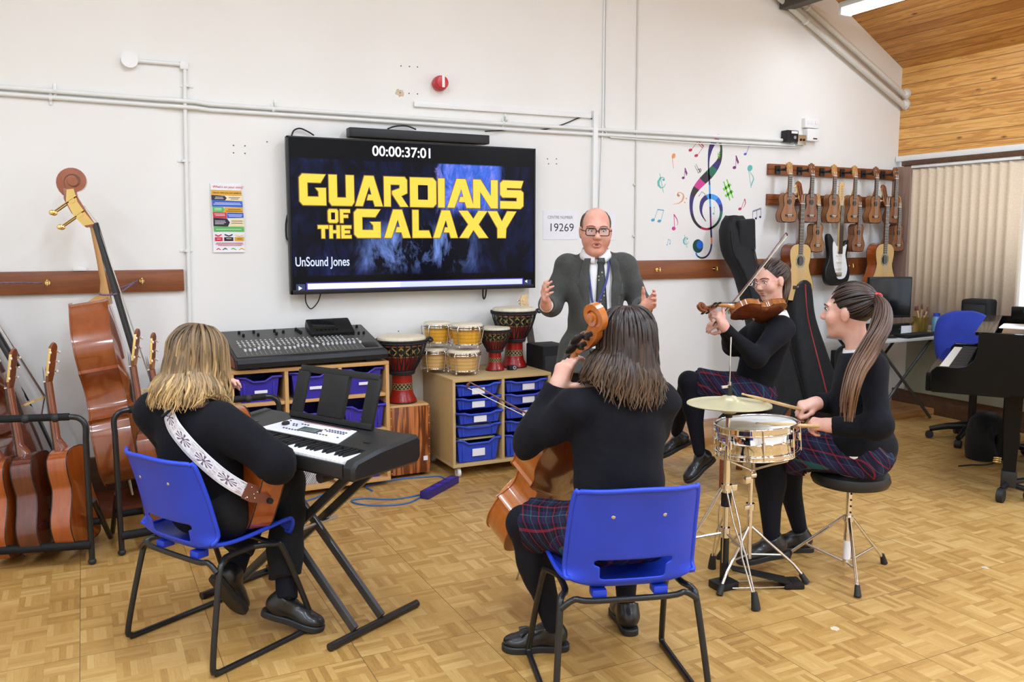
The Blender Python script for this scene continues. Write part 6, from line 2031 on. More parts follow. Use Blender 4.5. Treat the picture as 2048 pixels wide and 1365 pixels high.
def loose_hair(H, name, mat, par, org, length, n=260, seed=1, wave=.012, w=.0085, bodies=(), part=.0, face_open=.055, spread=1.0, curl_from=.45, tip_in=0.0):
 rnd = random.Random(seed); L = Locks()
 S = Solid(); S.ell(H.w(0, -.022, .036), tuple(q * H.s for q in (.082, .098, .093)), H.R)
 S.cut(H.w(0, .056, .02), tuple(H.R.to_3x3() @ V((0, .9, -.45))))
 S.cap(H.w(-.025, -.075, .02), H.w(-.025, -.088, -.13), .045 * H.s, .042 * H.s, .03); S.cap(H.w(.025, -.075, .02), H.w(.025, -.088, -.13), .045 * H.s, .042 * H.s, .03)
 L.solid(S, .006)
 inv = H.m().inverted()
 up = V((0, 0, 1))
 def push(p, lift):
  q = inv @ p
  for c, r in (((0, -.022, .036), (.082, .1, .093)), ((0, .0, -.05), (.07, .075, .08))):
   e = V(((q.x - c[0]) / (r[0] + lift), (q.y - c[1]) / (r[1] + lift), (q.z - c[2]) / (r[2] + lift)))
   if e.length < 1:
    e = e / max(e.length, .05)
    q = V((c[0] + e.x * (r[0] + lift), c[1] + e.y * (r[1] + lift), c[2] + e.z * (r[2] + lift)))
  p = H.m() @ q
  for a, b, r in bodies:
   a, b = V(a), V(b); ab = b - a
   t = max(0, min(1, (p - a).dot(ab) / max(ab.length_squared, 1e-9)))
   d = p - a - ab * t
   if d.length < r + lift * .8:
    p = a + ab * t + d.normalized() * (r + lift * .8)
  return p
 cen = V(H.w(0, -.02, .0))
 for i in range(n):
  th = rnd.uniform(0, 2 * PI); ph = math.acos(rnd.uniform(-.25, 1))
  x, y, z = math.sin(ph) * math.cos(th), math.sin(ph) * math.sin(th), math.cos(ph)
  p = V((x * .082, -.022 + y * .1, .036 + z * .093))
  if p.y > face_open - .02 + max(0, (.13 - abs(p.z))) * .0 and p.z < .085: continue
  if p.y > .03 and p.z < .03: continue
  lift = rnd.uniform(.002, .02)
  sx = (1 if p.x > part else -1)
  wp_ = H.m() @ p
  pts = []
  bk_ = max(0, min(1, (p.y + .07) / .1))
  d = (H.R.to_3x3() @ V((sx * .9 * bk_ * (1 - min(1, abs(p.x) / .08)), -.35 - .5 * (p.y > 0), -.5))).normalized()
  Ln = length * rnd.uniform(.86, 1.04) * (1 - .55 * (1 - (p.z - .036 + .093) / .19))
  step = .022; m = max(6, int(Ln / step))
  q = push(wp_, lift * .1)
  phs = rnd.uniform(0, 6.28) * .35 + th * 2.0; fr = rnd.uniform(44, 54)
  for k in range(m):
   t = k / (m - 1)
   s_ = t * Ln
   amp = wave * max(0, (t - curl_from) / (1 - curl_from)) ** 1.0 * rnd.uniform(.95, 1.05)
   out = (q - cen); out.z = 0; out = out.normalized() if out.length > 1e-4 else V((0, -1, 0))
   sd = out.cross(up)
   pts.append(q + sd * math.sin(s_ * fr + phs) * amp + out * math.cos(s_ * fr + phs) * amp * .6)
   d = (d * .72 + V((0, 0, -1)) * .28 + out * .02 * spread * (1 - t) - out * tip_in * t).normalized()
   q = push(q + d * step, lift * min(1, .25 + k * .2))
  ta = rnd.uniform(-.18, .08)
  L.add(pts, w * rnd.uniform(.7, 1.3) * H.s, .5, rnd.random(), 6, ta, ta + rnd.uniform(.85, 1.12), nrm=lambda p_: np.array(p_) - A3(*cen))
 return L.build(name, mat, par, org)

def ponytail(H, mat, par, org, tie, tail, n=210, seed=2, w=.0062, tw=.030, ntail=80, wave=.01, tie_mat=None, hl=.062):
 rnd = random.Random(seed); L = Locks()
 S = Solid(); S.ell(H.w(0, -.022, .036), tuple(q * H.s for q in (.0795, .0965, .0915)), H.R)
 S.cut(H.w(0, hl - .012, .03), tuple(H.R.to_3x3() @ V((0, .86, -.5))))
 L.solid(S, .006)
 c = V((0, -.022, .036)); rr = V((.081, .098, .093))
 tl = V(tie)                                   # head-local tie point
 td = V(((tl.x - c.x) / rr.x, (tl.y - c.y) / rr.y, (tl.z - c.z) / rr.z)).normalized()
 for i in range(n):
  th = rnd.uniform(0, 2 * PI); z = rnd.uniform(-.62, 1)
  q = math.sqrt(1 - z * z)
  d0 = V((q * math.cos(th), q * math.sin(th), z))
  p = V((d0.x * rr.x, c.y + d0.y * rr.y, c.z + d0.z * rr.z))
  if p.y > hl and p.z < .1: continue
  if p.y > .0 and p.z < .0 + p.y * .9: continue
  if p.y > -.04 and p.z < -.015: continue
  ang = math.acos(max(-1, min(1, d0.dot(td))))
  if ang < .15: continue
  lift = rnd.uniform(.0, .006)
  m = 14; pts = []
  for k in range(m):
   t = k / (m - 1) * .97
   s = (d0 * math.sin((1 - t) * ang) + td * math.sin(t * ang)) / max(math.sin(ang), .05)
   s = s.normalized()
   e = 1 + lift / .08 + .03 * math.sin(t * PI)
   pts.append(H.m() @ V((s.x * rr.x * e, c.y + s.y * rr.y * e, c.z + s.z * rr.z * e)))
  cen = H.m() @ c
  L.add(pts, w * rnd.uniform(.7, 1.3) * H.s, .45, rnd.random(), 6, 0.0, .4, nrm=lambda p_: np.array(p_) - A3(*cen))
 base = H.m() @ tl
 path = catmull([base + (V(q_) - V(tail[0])) for q_ in tail], 6)
 m = len(path)
 for i in range(ntail):
  a = rnd.uniform(0, 2 * PI); r0 = math.sqrt(rnd.random())
  ln = rnd.uniform(.72, 1.0); mm = max(5, int(m * ln)); phs = rnd.uniform(0, 1.5) + a
  pts = []
  for k in range(mm):
   t = k / (m - 1)
   fat = tw * (.45 + 1.0 * min(1, t * 3)) * (1 - .35 * t)
   d = (path[min(k + 1, m - 1)] - path[max(k - 1, 0)]).normalized()
   A_, B_, _ = axes(d, (0, 1, 0))
   pts.append(path[k] + A_ * (math.cos(a) * r0 * fat + wave * t * math.sin(t * 16 + phs)) + B_ * (math.sin(a) * r0 * fat + wave * t * math.cos(t * 14 + phs)))
  L.add(pts, .0065 * rnd.uniform(.8, 1.4), .6, rnd.random(), 6, .3, 1.0, nrm=lambda p_: A3(.3, 1, .2))
 o = L.build('hair', mat, par, org)
 if tie_mat:
  d = (path[1] - path[0]).normalized(); A_, B_, _ = axes(d)
  ring = [base + d * .006 + A_ * math.cos(q_) * tw * .55 + B_ * math.sin(q_) * tw * .55 - V(org) for q_ in [2 * PI * i / 24 for i in range(24)]]
  MB().tube(ring, .0085, 8, closed=True).build('hair_tie', tie_mat, par, 60)
 return o

def collar(par, org, neck, axis, fwd, r=.056, h=.034, mat=None, open_=.5, name='shirt_collar'):
 z = V(axis).normalized(); R = lookframe(z, fwd)
 m = M4.Translation(V(neck) - V(org)) @ R
 rows = []
 for hh, rr in ((0, r), (h, r * .97), (h * 1.12, r * 1.03), (h * .35, r * 1.22), (-h * .1, r * 1.3)):
  row = []
  for i in range(33):
   a = PI / 2 + open_ / 2 + (2 * PI - open_) * i / 32
   fr = abs(i / 16 - 1)
   drop = -.018 * max(0, fr - .7) / .3 if hh < h * .5 else 0
   row.append((math.cos(a) * rr, math.sin(a) * rr, hh + drop))
  rows.append(row)
 o = MB(m).grid(rows).build(name, mat or M['shirt'], par, 180)
 so = o.modifiers.new('s', 'SOLIDIFY'); so.thickness = .002
 return o

def thigh_skirt(S, hipL, hipR, knL, knR, r0, r1, frac=1.0, k=.03, n=5):
 hl, hr, kl, kr = V(hipL), V(hipR), V(knL), V(knR)
 for i in range(n):
  t = i / (n - 1)
  a, b = hl.lerp(hr, t), kl.lerp(kr, t)
  b = a.lerp(b, frac)
  S.cap(tuple(a), tuple(b), r0, r1, k, 1)
 return S
# ---------------------------------------------------------------- mural of musical notes on the wall
INKS = {k: plain('mural_' + k, srgb(*v), .45, var=.03) for k, v in dict(navy=(52, 42, 110), ink=(44, 40, 48), green=(30, 110, 84), dgreen=(24, 72, 60), blue=(38, 98, 200), sky=(64, 156, 230), teal=(96, 184, 176), pink=(206, 60, 140), crimson=(190, 36, 70), plum=(126, 44, 118), orange=(236, 152, 90), lime=(120, 204, 70), yellow=(226, 212, 60), violet=(92, 88, 200), peach=(226, 160, 124), aqua=(70, 160, 196)).items()}
def mp(x, y):
 # crop of the mural at 4.55 px per photograph pixel
 a = wp(1260 + x / 4.55, 260 + y / 4.55); return (a[0], a[1])
cf = thing('treble_clef_decal', 'large multicoloured treble clef wall decal', 'wall decal', (4.55, 0, 1.9))
clef = [(690, 832, 5), (655, 775, 14), (645, 715, 26), (660, 650, 38), (700, 612, 44), (745, 607, 46), (790, 630, 44), (820, 680, 34), (830, 740, 26), (818, 805, 22), (780, 865, 20), (715, 902, 20), (645, 890, 22), (590, 835, 24), (562, 760, 26), (556, 680, 30), (568, 600, 42), (605, 530, 60), (660, 465, 74), (720, 405, 78), (770, 345, 66), (808, 285, 44), (826, 220, 26), (830, 165, 18), (822, 125, 20), (806, 100, 26), (795, 96, 30), (775, 100, 40), (745, 140, 42), (726, 200, 30), (716, 270, 16), (715, 350, 12), (718, 420, 12), (724, 500, 14), (727, 600, 14), (730, 700, 14), (733, 800, 14), (736, 900, 14), (740, 980, 14), (741, 1040, 14), (730, 1100, 14), (700, 1148, 15), (655, 1166, 16), (615, 1150, 14), (598, 1118, 10)]
pts = catmull([(a, b, w_) for a, b, w_ in clef], 4)
cols = ['ink', 'navy', 'navy', 'navy', 'sky', 'sky', 'blue', 'navy', 'green', 'dgreen', 'ink', 'crimson', 'ink', 'ink', 'navy', 'navy', 'ink', 'pink', 'ink', 'green', 'navy', 'ink', 'dgreen', 'dgreen', 'ink', 'ink', 'pink', 'navy', 'navy', 'navy', 'navy', 'ink', 'navy', 'sky', 'sky', 'navy', 'plum', 'navy', 'orange', 'navy', 'navy', 'ink', 'dgreen', 'blue', 'blue']
mb = MB(); keys = []
L_, R_ = [], []
for i, p in enumerate(pts):
 a, b = pts[max(i - 1, 0)], pts[min(i + 1, len(pts) - 1)]
 d = V((b.x - a.x, b.y - a.y)).normalized()
 L_.append(mp(p.x - d.y * p.z / 2, p.y + d.x * p.z / 2)); R_.append(mp(p.x + d.y * p.z / 2, p.y - d.x * p.z / 2))
n = len(pts)
v = [(a - 4.55, -.0012, b - 1.9) for a, b in L_] + [(a - 4.55, -.0012, b - 1.9) for a, b in R_]
mb.add(v, [(i, i + 1, n + i + 1, n + i) for i in range(n - 1)])
o = mb.build('clef_shape', INKS['ink'], cf, 0)
so = o.modifiers.new('s', 'SOLIDIFY'); so.thickness = .001
o.data.materials.clear()
names = list(INKS)
for k in names: o.data.materials.append(INKS[k])
for i, p in enumerate(o.data.polygons):
 p.material_index = names.index(cols[min(i // 4, len(cols) - 1)])
def oval(cx, cy, rx, ry, rot=0.0, n=20):
 c, s = math.cos(rot), math.sin(rot)
 return [mp(cx + rx * math.cos(t) * c - ry * math.sin(t) * s, cy + rx * math.cos(t) * s + ry * math.sin(t) * c) for t in [2 * PI * i / n for i in range(n)]]
def decal(parent, loops, ink, name='decal_shape', y=-.0014):
 c = parent.location
 for lp in loops:
  mb = MB()
  n = len(lp)
  P = [(a - c.x, y, b - c.z) for a, b in lp]; Q = [(a - c.x, y + .001, b - c.z) for a, b in lp]
  mb.add(P + Q, [tuple(range(n)), tuple(range(2 * n - 1, n - 1, -1))] + [(i, n + i, n + (i + 1) % n, (i + 1) % n) for i in range(n)])
  mb.build(name, INKS[ink], parent, 0)
decal(cf, [oval(617, 1058, 47, 62)], 'dgreen', 'clef_blob', -.002)
decal(cf, [oval(634, 1046, 30, 40)], 'blue', 'clef_blob', -.0026)
decal(cf, [oval(800, 50, 16, 9)], 'pink', 'clef_tip')
def stroke(pts, w):
 P = [V(p) for p in pts]; l, r = [], []
 for i, p in enumerate(P):
  d = (P[min(i + 1, len(P) - 1)] - P[max(i - 1, 0)]).normalized()
  ww = w[i] if hasattr(w, '__len__') else w
  l.append(mp(p.x - d.y * ww / 2, p.y + d.x * ww / 2)); r.append(mp(p.x + d.y * ww / 2, p.y - d.x * ww / 2))
 return l + r[::-1]
def note(label, heads, strokes, ink, r=(17, 13), rot=-.35):
 c = mp(*heads[0]) if heads else mp(*strokes[0][0][0])
 t = thing('music_note_decal', label, 'wall decal', (c[0], 0, c[1]), group='small music note wall decals')
 if heads: decal(t, [oval(x, y, r[0], r[1], rot) for x, y in heads], ink, 'note_head')
 if strokes: decal(t, [stroke(p, w) for p, w in strokes], ink, 'note_stem')
note('orange single note decal above the peach bass clef', [(397, 237)], [([(383, 245), (396, 350)], 3)], 'orange', (16, 24), .2)
note('crimson pair of joined notes decal near the top of the mural', [(549, 184), (602, 234)], [([(562, 175), (622, 95)], 3), ([(616, 225), (670, 150)], 3), ([(618, 98), (670, 150)], 9), ([(608, 112), (660, 164)], 5)], 'crimson')
note('small plum note decal with a double flag left of the big clef', [(484, 437)], [([(495, 428), (500, 345)], 3), ([(500, 348), (520, 402)], 8), ([(500, 372), (516, 415)], 6)], 'plum', (13, 12))
note('plum note decal with a double flag right of the big clef', [(950, 343)], [([(963, 332), (964, 232)], 3), ([(964, 235), (988, 298)], 9), ([(964, 262), (984, 310)], 6)], 'plum', (16, 14))
note('violet single note decal at the top right of the mural', [(1048, 220)], [([(1060, 212), (1088, 132)], 3)], 'violet', (14, 11))
note('teal upside down note decal with a curling flag', [(1091, 348)], [([(1078, 360), (1102, 530)], 3), ([(1090, 380), (1118, 420), (1124, 450), (1108, 490), (1100, 520)], [3, 6, 8, 9, 3])], 'teal', (22, 29), .3)
note('pink note decal at the lower left of the mural', [(397, 898)], [([(404, 882), (399, 765)], 4), ([(400, 770), (428, 815), (436, 845), (428, 870)], [10, 6, 4, 2])], 'pink', (17, 17))
note('crimson note decal above the gig bag', [(1000, 719)], [([(1014, 712), (1044, 625)], 3), ([(1044, 630), (1051, 665), (1040, 695), (1028, 710)], [8, 6, 4, 2])], 'crimson', (15, 12))
note('aqua pair of joined notes decal at the far left of the mural', [(208, 821), (266, 830)], [([(222, 812), (252, 722)], 2.5), ([(281, 822), (307, 732)], 2.5), ([(250, 724), (308, 732)], 7)], 'aqua', (17, 13))
note('violet group of three joined notes decal beside the gig bag', [(1107, 819), (1145, 806), (1184, 793)], [([(1116, 812), (1116, 745)], 2.5), ([(1153, 800), (1153, 735)], 2.5), ([(1191, 788), (1191, 718)], 2.5), ([(1116, 746), (1192, 718)], 5), ([(1116, 738), (1192, 710)], 4)], 'navy', (9, 10))
note('tiny grey pair of notes decal at the bottom left of the mural', [(337, 1048), (362, 1036)], [([(341, 1042), (348, 995)], 2), ([(366, 1030), (364, 1000)], 2), ([(346, 996), (366, 1002)], 3)], 'aqua', (5, 5))
note('tiny teal note decal inside the loop of the big clef', [(760, 763)], [([(766, 755), (770, 698)], 2), ([(756, 715), (770, 700)], 3)], 'teal', (8, 9))
note('tiny grey pair of notes decal inside the curve of the big clef', [(652, 632), (628, 600)], [([(632, 598), (652, 562)], 2), ([(655, 630), (684, 585)], 2), ([(652, 562), (685, 586)], 3)], 'ink', (4, 4))
def sign(label, strokes, ink, fills=()):
 c = mp(*strokes[0][0][0])
 t = thing('music_sign_decal', label, 'wall decal', (c[0], 0, c[1]), group='small music sign wall decals')
 decal(t, [stroke(p, w) for p, w in strokes], ink, 'sign_stroke')
 if fills: decal(t, list(fills), ink, 'sign_dot')
sign('big lime green sharp sign decal', [([(852, 470), (908, 640)], 10), ([(880, 450), (936, 620)], 10), ([(850, 545), (915, 495)], 24), ([(868, 605), (933, 555)], 24)], 'lime')
sign('tiny lime sharp sign decal in the top loop of the big clef', [([(800, 200), (804, 262)], 3), ([(811, 198), (815, 258)], 3), ([(796, 225), (820, 215)], 7), ([(797, 244), (821, 234)], 7)], 'lime')
sign('peach bass clef decal', [([(438, 598), (432, 585), (440, 572), (460, 570), (482, 585), (488, 612), (475, 645), (445, 668), (390, 677)], [6, 12, 10, 6, 10, 16, 14, 9, 2])], 'peach', [oval(441, 598, 13, 12), oval(512, 624, 6, 7), oval(498, 660, 6, 7)])
def ct(x, y, s, label):
 sign(label, [([(x + 28 * s, y - 38 * s), (x + 10 * s, y - 52 * s), (x - 14 * s, y - 44 * s), (x - 30 * s, y - 10 * s), (x - 28 * s, y + 22 * s), (x - 8 * s, y + 46 * s), (x + 18 * s, y + 40 * s), (x + 36 * s, y + 8 * s)], [4 * s, 6 * s, 12 * s, 20 * s, 20 * s, 12 * s, 6 * s, 3 * s]), ([(x - 18 * s, y - 85 * s), (x + 16 * s, y + 88 * s)], 3 * s + 1)], 'teal', [oval(x + 17 * s, y - 28 * s, 11 * s, 11 * s)])
ct(288, 482, 1.0, 'teal cut time sign decal at the left of the mural')
ct(508, 1012, .68, 'pale teal cut time sign decal below the left of the big clef')
sign('small black double flat sign decal left of the big clef', [([(588, 325), (622, 395)], 2.5), ([(600, 312), (640, 392)], 2.5), ([(610, 365), (626, 356), (634, 372), (622, 395)], [3, 6, 6, 3]), ([(626, 360), (640, 352), (646, 368), (638, 388)], [3, 6, 6, 3])], 'ink')

# ---------------------------------------------------------------- gig bags
M['bag'] = cloth('black_nylon', (.012, .012, .013), 300, .35, .6, .05, .1)
M['piping'] = plain('red_piping', srgb(150, 40, 44), .6, var=.05)
def gig_bag(label, pts, dep, trim=None, strap=False, pocket=None):
 # pts: (centre x, centre y, z, half width) from the bottom to the top
 b0 = V((pts[0][0], pts[0][1], pts[0][2]))
 t = thing('gig_bag', label, 'bag', b0)
 P = catmull([(a, b, c) for a, b, c, w in pts], 4); W = catmull([(w, 0, 0) for a, b, c, w in pts], 4)
 rows = []
 n = len(P)
 for i, (p, w) in enumerate(zip(P, W)):
  s = min(1, min(i, n - 1 - i) / 2.5 + .25)
  e = 3.0
  row = []
  for k in range(25):
   a = 2 * PI * k / 24
   cx, cy = math.cos(a), math.sin(a)
   row.append((p.x - b0.x + math.copysign(abs(cx) ** (2 / e), cx) * w.x * s ** .35, p.y - b0.y + math.copysign(abs(cy) ** (2 / e), cy) * dep * (.35 + .65 * s), p.z - b0.z + .004 * math.sin(a * 3 + i)))
  rows.append(row)
 mb = MB().grid(rows)
 mb.f += [tuple(range(24)), tuple(range((n - 1) * 25, n * 25 - 1))]
 mb.build('bag_body', M['bag'], t, 60)
 zp = MB()
 for sx in ((-1, 1) if not trim else (trim[1],)):
  zp.tube([(p.x - b0.x + sx * w.x * .80, p.y - b0.y - dep * (.93 if not trim else 1.0), p.z - b0.z) for p, w in list(zip(P, W))[2:-2]], .0065, 6)
 zp.build('edge_piping', trim[0] if trim else M['black'], t, 60)
 if pocket:
  x, y, z, sx, sz, ry = pocket
  MB(M4.Translation((x - b0.x, y - b0.y, z - b0.z)) @ M4.Rotation(ry, 4, 'Y')).box((0, 0, 0), (sx, .05, sz), .022, seg=4).build('front_pocket', M['bag'], t, 60)
 if strap:
  x, y, z = strap
  ring = [(x - b0.x + .018 * math.cos(a), y - b0.y, z - b0.z - .02 + .022 * math.sin(a)) for a in [PI + PI * i / 12 for i in range(13)]]
  MB().tube(ring, .0035, 8).build('d_ring', M['chrome'], t, 60)
 return t
a0 = wp(1468, 432, -.16); a1 = wp(1474, 500, -.2); a2 = wp(1500, 560, -.3); a3 = wp(1540, 680, -.42); a4 = wp(1568, 800, -.5); a5 = wp(1588, 872, -.52)
gig_bag('black padded gig bag leaning on the wall over the mural behind the violinist',
  [(a5[0], -.50, .064, .17), (a4[0], -.47, a4[1], .215), (a3[0], -.40, a3[1], .17), (a2[0], -.28, a2[1], .105), (a1[0], -.2, a1[1], .135), (a0[0], -.165, a0[1], .128)], .09, None,
  (a2[0] - .075, -.392, a2[1]), (a0[0] + .045, -.26, (a0[1] + a1[1]) / 2 - .02, .17, .26, -.07))
gig_bag('black gig bag with red piping hanging under the classical guitar',
  [(5.62, -.38, .064, .21), (5.58, -.35, .3, .215), (5.52, -.28, .62, .17), (5.49, -.2, .9, .135), (5.50, -.15, 1.12, .12), (5.51, -.13, 1.245, .09)], .10, (M['piping'], -.05))

# ---------------------------------------------------------------- hi-hat, snare drum, stool
M['cymbal'] = plain('cymbal_bronze', srgb(214, 206, 166), .36, .55, var=.04, vs_=5)
HX, HY = 2.53, -2.74
hh = thing('hi_hat', 'chrome hi-hat stand with a large pale cymbal and a black foot pedal', 'hi-hat', (HX, HY, 0))
MB().cyl((0, 0, .12), (0, 0, .47), .0125, n=16).cyl((0, 0, .44), (0, 0, .66), .0155, n=16).cyl((0, 0, .64), (0, 0, .845), .0115, n=16).build('tube', M['chrome'], hh)
MB().cyl((0, 0, .8), (0, 0, 1.15), .0035, n=8).build('rod', M['chrome'], hh)
cy = [(.185, -.0), (.185, .0012), (.12, .014), (.055, .023), (.045, .03), (.028, .042), (.008, .046)]
mt = M4.Translation((0, 0, .845)) @ M4.Rotation(.035, 4, 'Y') @ M4.Rotation(-.03, 4, 'X')
MB(mt).lathe(cy + [(.008, .044), (.028, .04), (.045, .028), (.055, .021), (.12, .012)], 48, cap=False).build('top_cymbal', M['cymbal'], hh, 50)
MB(M4.Translation((0, 0, .852)) @ M4.Rotation(PI, 4, 'X')).lathe(cy + [(.008, .044), (.028, .04), (.045, .028), (.055, .021), (.12, .012)], 48, cap=False).build('bottom_cymbal', M['cymbal'], hh, 50)
MB().cyl((0, 0, .885), (0, 0, .935), .012, n=14).build('felt', M['rubber'], hh)
MB().box((-.02, 0, .93), (.05, .01, .012), .003).cyl((0, 0, .92), (0, 0, .95), .009, n=12).build('clutch', M['chrome'], hh)
MB().cyl((0, 0, .79), (0, 0, .822), .016, n=14).build('seat_cup', M['rubber'], hh)
MB().cyl((0, 0, .635), (0, 0, .665), .022, n=18).box((-.035, 0, .65), (.03, .01, .016), .003).build('height_clamp', M['chrome'], hh)
MB().cyl((0, 0, .45), (0, 0, .485), .024, n=18).box((.035, -.01, .467), (.03, .012, .03), .004).build('leg_collar', M['chrome'], hh)
MB().cyl((0, 0, .385), (0, 0, .448), .023, n=18).build('tension_knob', M['black'], hh)
MB().cyl((0, 0, .24), (0, 0, .285), .021, n=16).build('lower_collar', M['chrome'], hh)
for dx, dy in ((-.035, -.245), (-.24, .12), (.10, .20)):
 lg = MB()
 d = V((dx, dy, 0)); s_ = V((-dy, dx, 0)).normalized() * .012
 for q in (-1, 1):
  lg.tube([d * .08 + s_ * q + V((0, 0, .465)), d * .35 + s_ * q * 1.2 + V((0, 0, .33)), d * .52 + s_ * q * .3 + V((0, 0, .25)), d * .62 + s_ * q * .9 + V((0, 0, .2)), d * .97 + s_ * q * .3 + V((0, 0, .05))], .004, 8)
 lg = lg.build('leg', M['chrome'], hh, 60)
 MB().tube([d * .95 + V((0, 0, .075)), d * 1.0 + V((0, 0, .03)), d * 1.02 + V((0, 0, .004))], [.013, .018, .02], 12).build('rubber_foot', M['rubber'], lg, 60)
 MB().tube([V((0, 0, .262)), d * .55 + V((0, 0, .235))], .006, 6).build('strut', M['steel'], hh, 60)
MB().box((0, 0, .12), (.024, .034, .24), .004).build('pedal_post', M['black'], hh)
MB().box((-.0, 0, .018), (.11, .085, .036), .008).build('base_plate', M['black'], hh)
pa = math.atan2(-.12, .285)
PD = M4.Rotation(pa, 4, 'Z')
MB(PD).add([(.03, -.03, .09), (.03, .03, .09), (.30, .045, .022), (.30, -.045, .022), (.03, -.03, .098), (.03, .03, .098), (.30, .045, .03), (.30, -.045, .03)],
           [(0, 3, 2, 1), (4, 5, 6, 7), (0, 1, 5, 4), (1, 2, 6, 5), (2, 3, 7, 6), (3, 0, 4, 7)]).build('foot_board', M['black'], hh, 0)
MB(PD).box((.315, 0, .014), (.09, .095, .026), .006).build('heel_plate', M['black'], hh)
MB(PD).tube([(.03, -.04, .014), (.29, -.035, .012)], .003, 6).tube([(.03, .04, .014), (.29, .035, .012)], .003, 6).build('radius_rod', M['chrome'], hh, 60)

SX, SY, SZ = 2.70, -2.73, .745
sn = thing('snare_drum', 'chrome snare drum with a white head in front of the drummer', 'snare drum', (SX, SY, 0))
SM = M4.Translation((0, 0, SZ)) @ M4.Rotation(-.05, 4, 'X') @ M4.Rotation(-.05, 4, 'Y')
r = .178
MB(SM).lathe([(r, -.012), (r, -.06), (r + .003, -.065), (r, -.07), (r, -.128)], 56, cap=False).lathe([(r - .004, -.128), (r - .004, -.01)], 56, cap=False).build('shell', M['chrome'], sn, 50)
MB(SM).lathe([(.001, 0), (r - .006, 0), (r + .002, -.008), (r + .002, -.014), (.001, -.006)], 56, cap=False).build('batter_head', plain('white_drum_head', srgb(228, 226, 218), .6, vs_=20, var=.02), sn, 50)
MB(SM).lathe([(r - .004, -.125), (.001, -.125), (.001, -.128), (r - .004, -.13)], 56, cap=False).build('resonant_head', M['white'], sn, 50)
hp_ = MB(SM)
for z in (.004, -.024, -.118, -.136):
 hp_.tube([(math.cos(a) * (r + .006), math.sin(a) * (r + .006), z) for a in [2 * PI * i / 56 for i in range(56)]], .0045, 8, closed=True)
hp_.lathe([(r + .004, .004), (r + .0075, .004), (r + .0075, -.024), (r + .004, -.024)], 56, cap=False).lathe([(r + .004, -.118), (r + .0075, -.118), (r + .0075, -.136), (r + .004, -.136)], 56, cap=False)
hp_.build('rim', M['chrome'], sn, 50)
for i in range(8):
 a = 2 * PI * i / 8 + .2
 c, s_ = math.cos(a), math.sin(a)
 MB(SM).cyl((c * (r + .016), s_ * (r + .016), .0), (c * (r + .016), s_ * (r + .016), -.132), .003, n=8).cyl((c * (r + .012), s_ * (r + .012), -.05), (c * (r + .012), s_ * (r + .012), -.085), .0085, n=10).build('tension_lug', M['chrome'], sn, 60)
ss = thing('snare_stand', 'chrome tripod stand holding up the snare drum', 'drum stand', (SX, SY + .02, 0))
MB().cyl((0, 0, .10), (0, 0, .36), .014, n=14).cyl((0, 0, .34), (0, 0, .5), .0105, n=14).build('tube', M['chrome'], ss)
MB().cyl((0, 0, .335), (0, 0, .365), .02, n=14).box((-.03, -.01, .35), (.03, .01, .02), .003).build('clamp', M['chrome'], ss)
MB().cyl((-.015, 0, .5), (.015, 0, .5), .02, n=12).box((-.04, -.02, .485), (.035, .02, .03), .004).build('tilter', M['chrome'], ss)
for i in range(3):
 a = 2 * PI * i / 3 + .9
 d = V((math.cos(a), math.sin(a), 0))
 MB().tube([V((0, 0, .52)), d * .10 + V((0, 0, .565)), d * .17 + V((0, 0, .595)), d * .178 + V((0, 0, .62))], .006, 8).build('basket_arm', M['chrome'], ss, 60)
 a += .5
 d = V((math.cos(a), math.sin(a), 0))
 lg = MB().tube([V((0, 0, .26)), d * .2 + V((0, 0, .09)), d * .25 + V((0, 0, .03))], .007, 8).build('leg', M['chrome'], ss, 60)
 MB().tube([d * .235 + V((0, 0, .045)), d * .262 + V((0, 0, .004))], [.012, .016], 10).build('rubber_foot', M['rubber'], lg, 60)
 MB().tube([V((0, 0, .12)), d * .15 + V((0, 0, .13))], .005, 6).build('strut', M['steel'], ss, 60)

dt = thing('drum_stool', 'round black drum stool on chrome tripod legs under the drummer', 'stool', (3.17, -2.86, 0))
MB().lathe([(.001, .425), (.12, .425), (.168, .44), (.178, .462), (.17, .49), (.14, .50), (.001, .502)], 44).build('seat', plain('black_vinyl', (.012, .012, .013), .45, var=.06), dt, 50)
MB().cyl((0, 0, .24), (0, 0, .43), .0135, n=16).build('upper_tube', M['chrome'], dt)
MB().cyl((0, 0, .035), (0, 0, .27), .0165, n=16).build('lower_tube', M['chrome'], dt)
MB().cyl((0, 0, .07), (0, 0, .16), .0172, n=16).build('paper_sticker', M['paper'], dt)
MB().cyl((0, 0, .255), (0, 0, .28), .024, n=16).build('collar', M['chrome'], dt)
for z in (.3, .33, .36, .39):
 MB().cyl((-.003, -.0125, z), (-.004, -.0145, z), .005, n=10).build('pin_hole', M['hole'], dt)
for x, y in ((2.99, -3.09), (3.425, -2.865), (3.05, -2.6)):
 d = V((x - 3.17, y + 2.86, 0))
 lg = MB().tube([d * .08 + V((0, 0, .27)), d * .5 + V((0, 0, .155)), d * .97 + V((0, 0, .03))], .0075, 8).build('leg', M['chrome'], dt, 60)
 MB().tube([d * .93 + V((0, 0, .05)), d * 1.0 + V((0, 0, .004))], [.011, .017], 10).build('rubber_foot', M['rubber'], lg, 60)
 MB().tube([V((0, 0, .05)), d * .72 + V((0, 0, .1))], .0055, 6).build('strut', M['steel'], dt, 60)

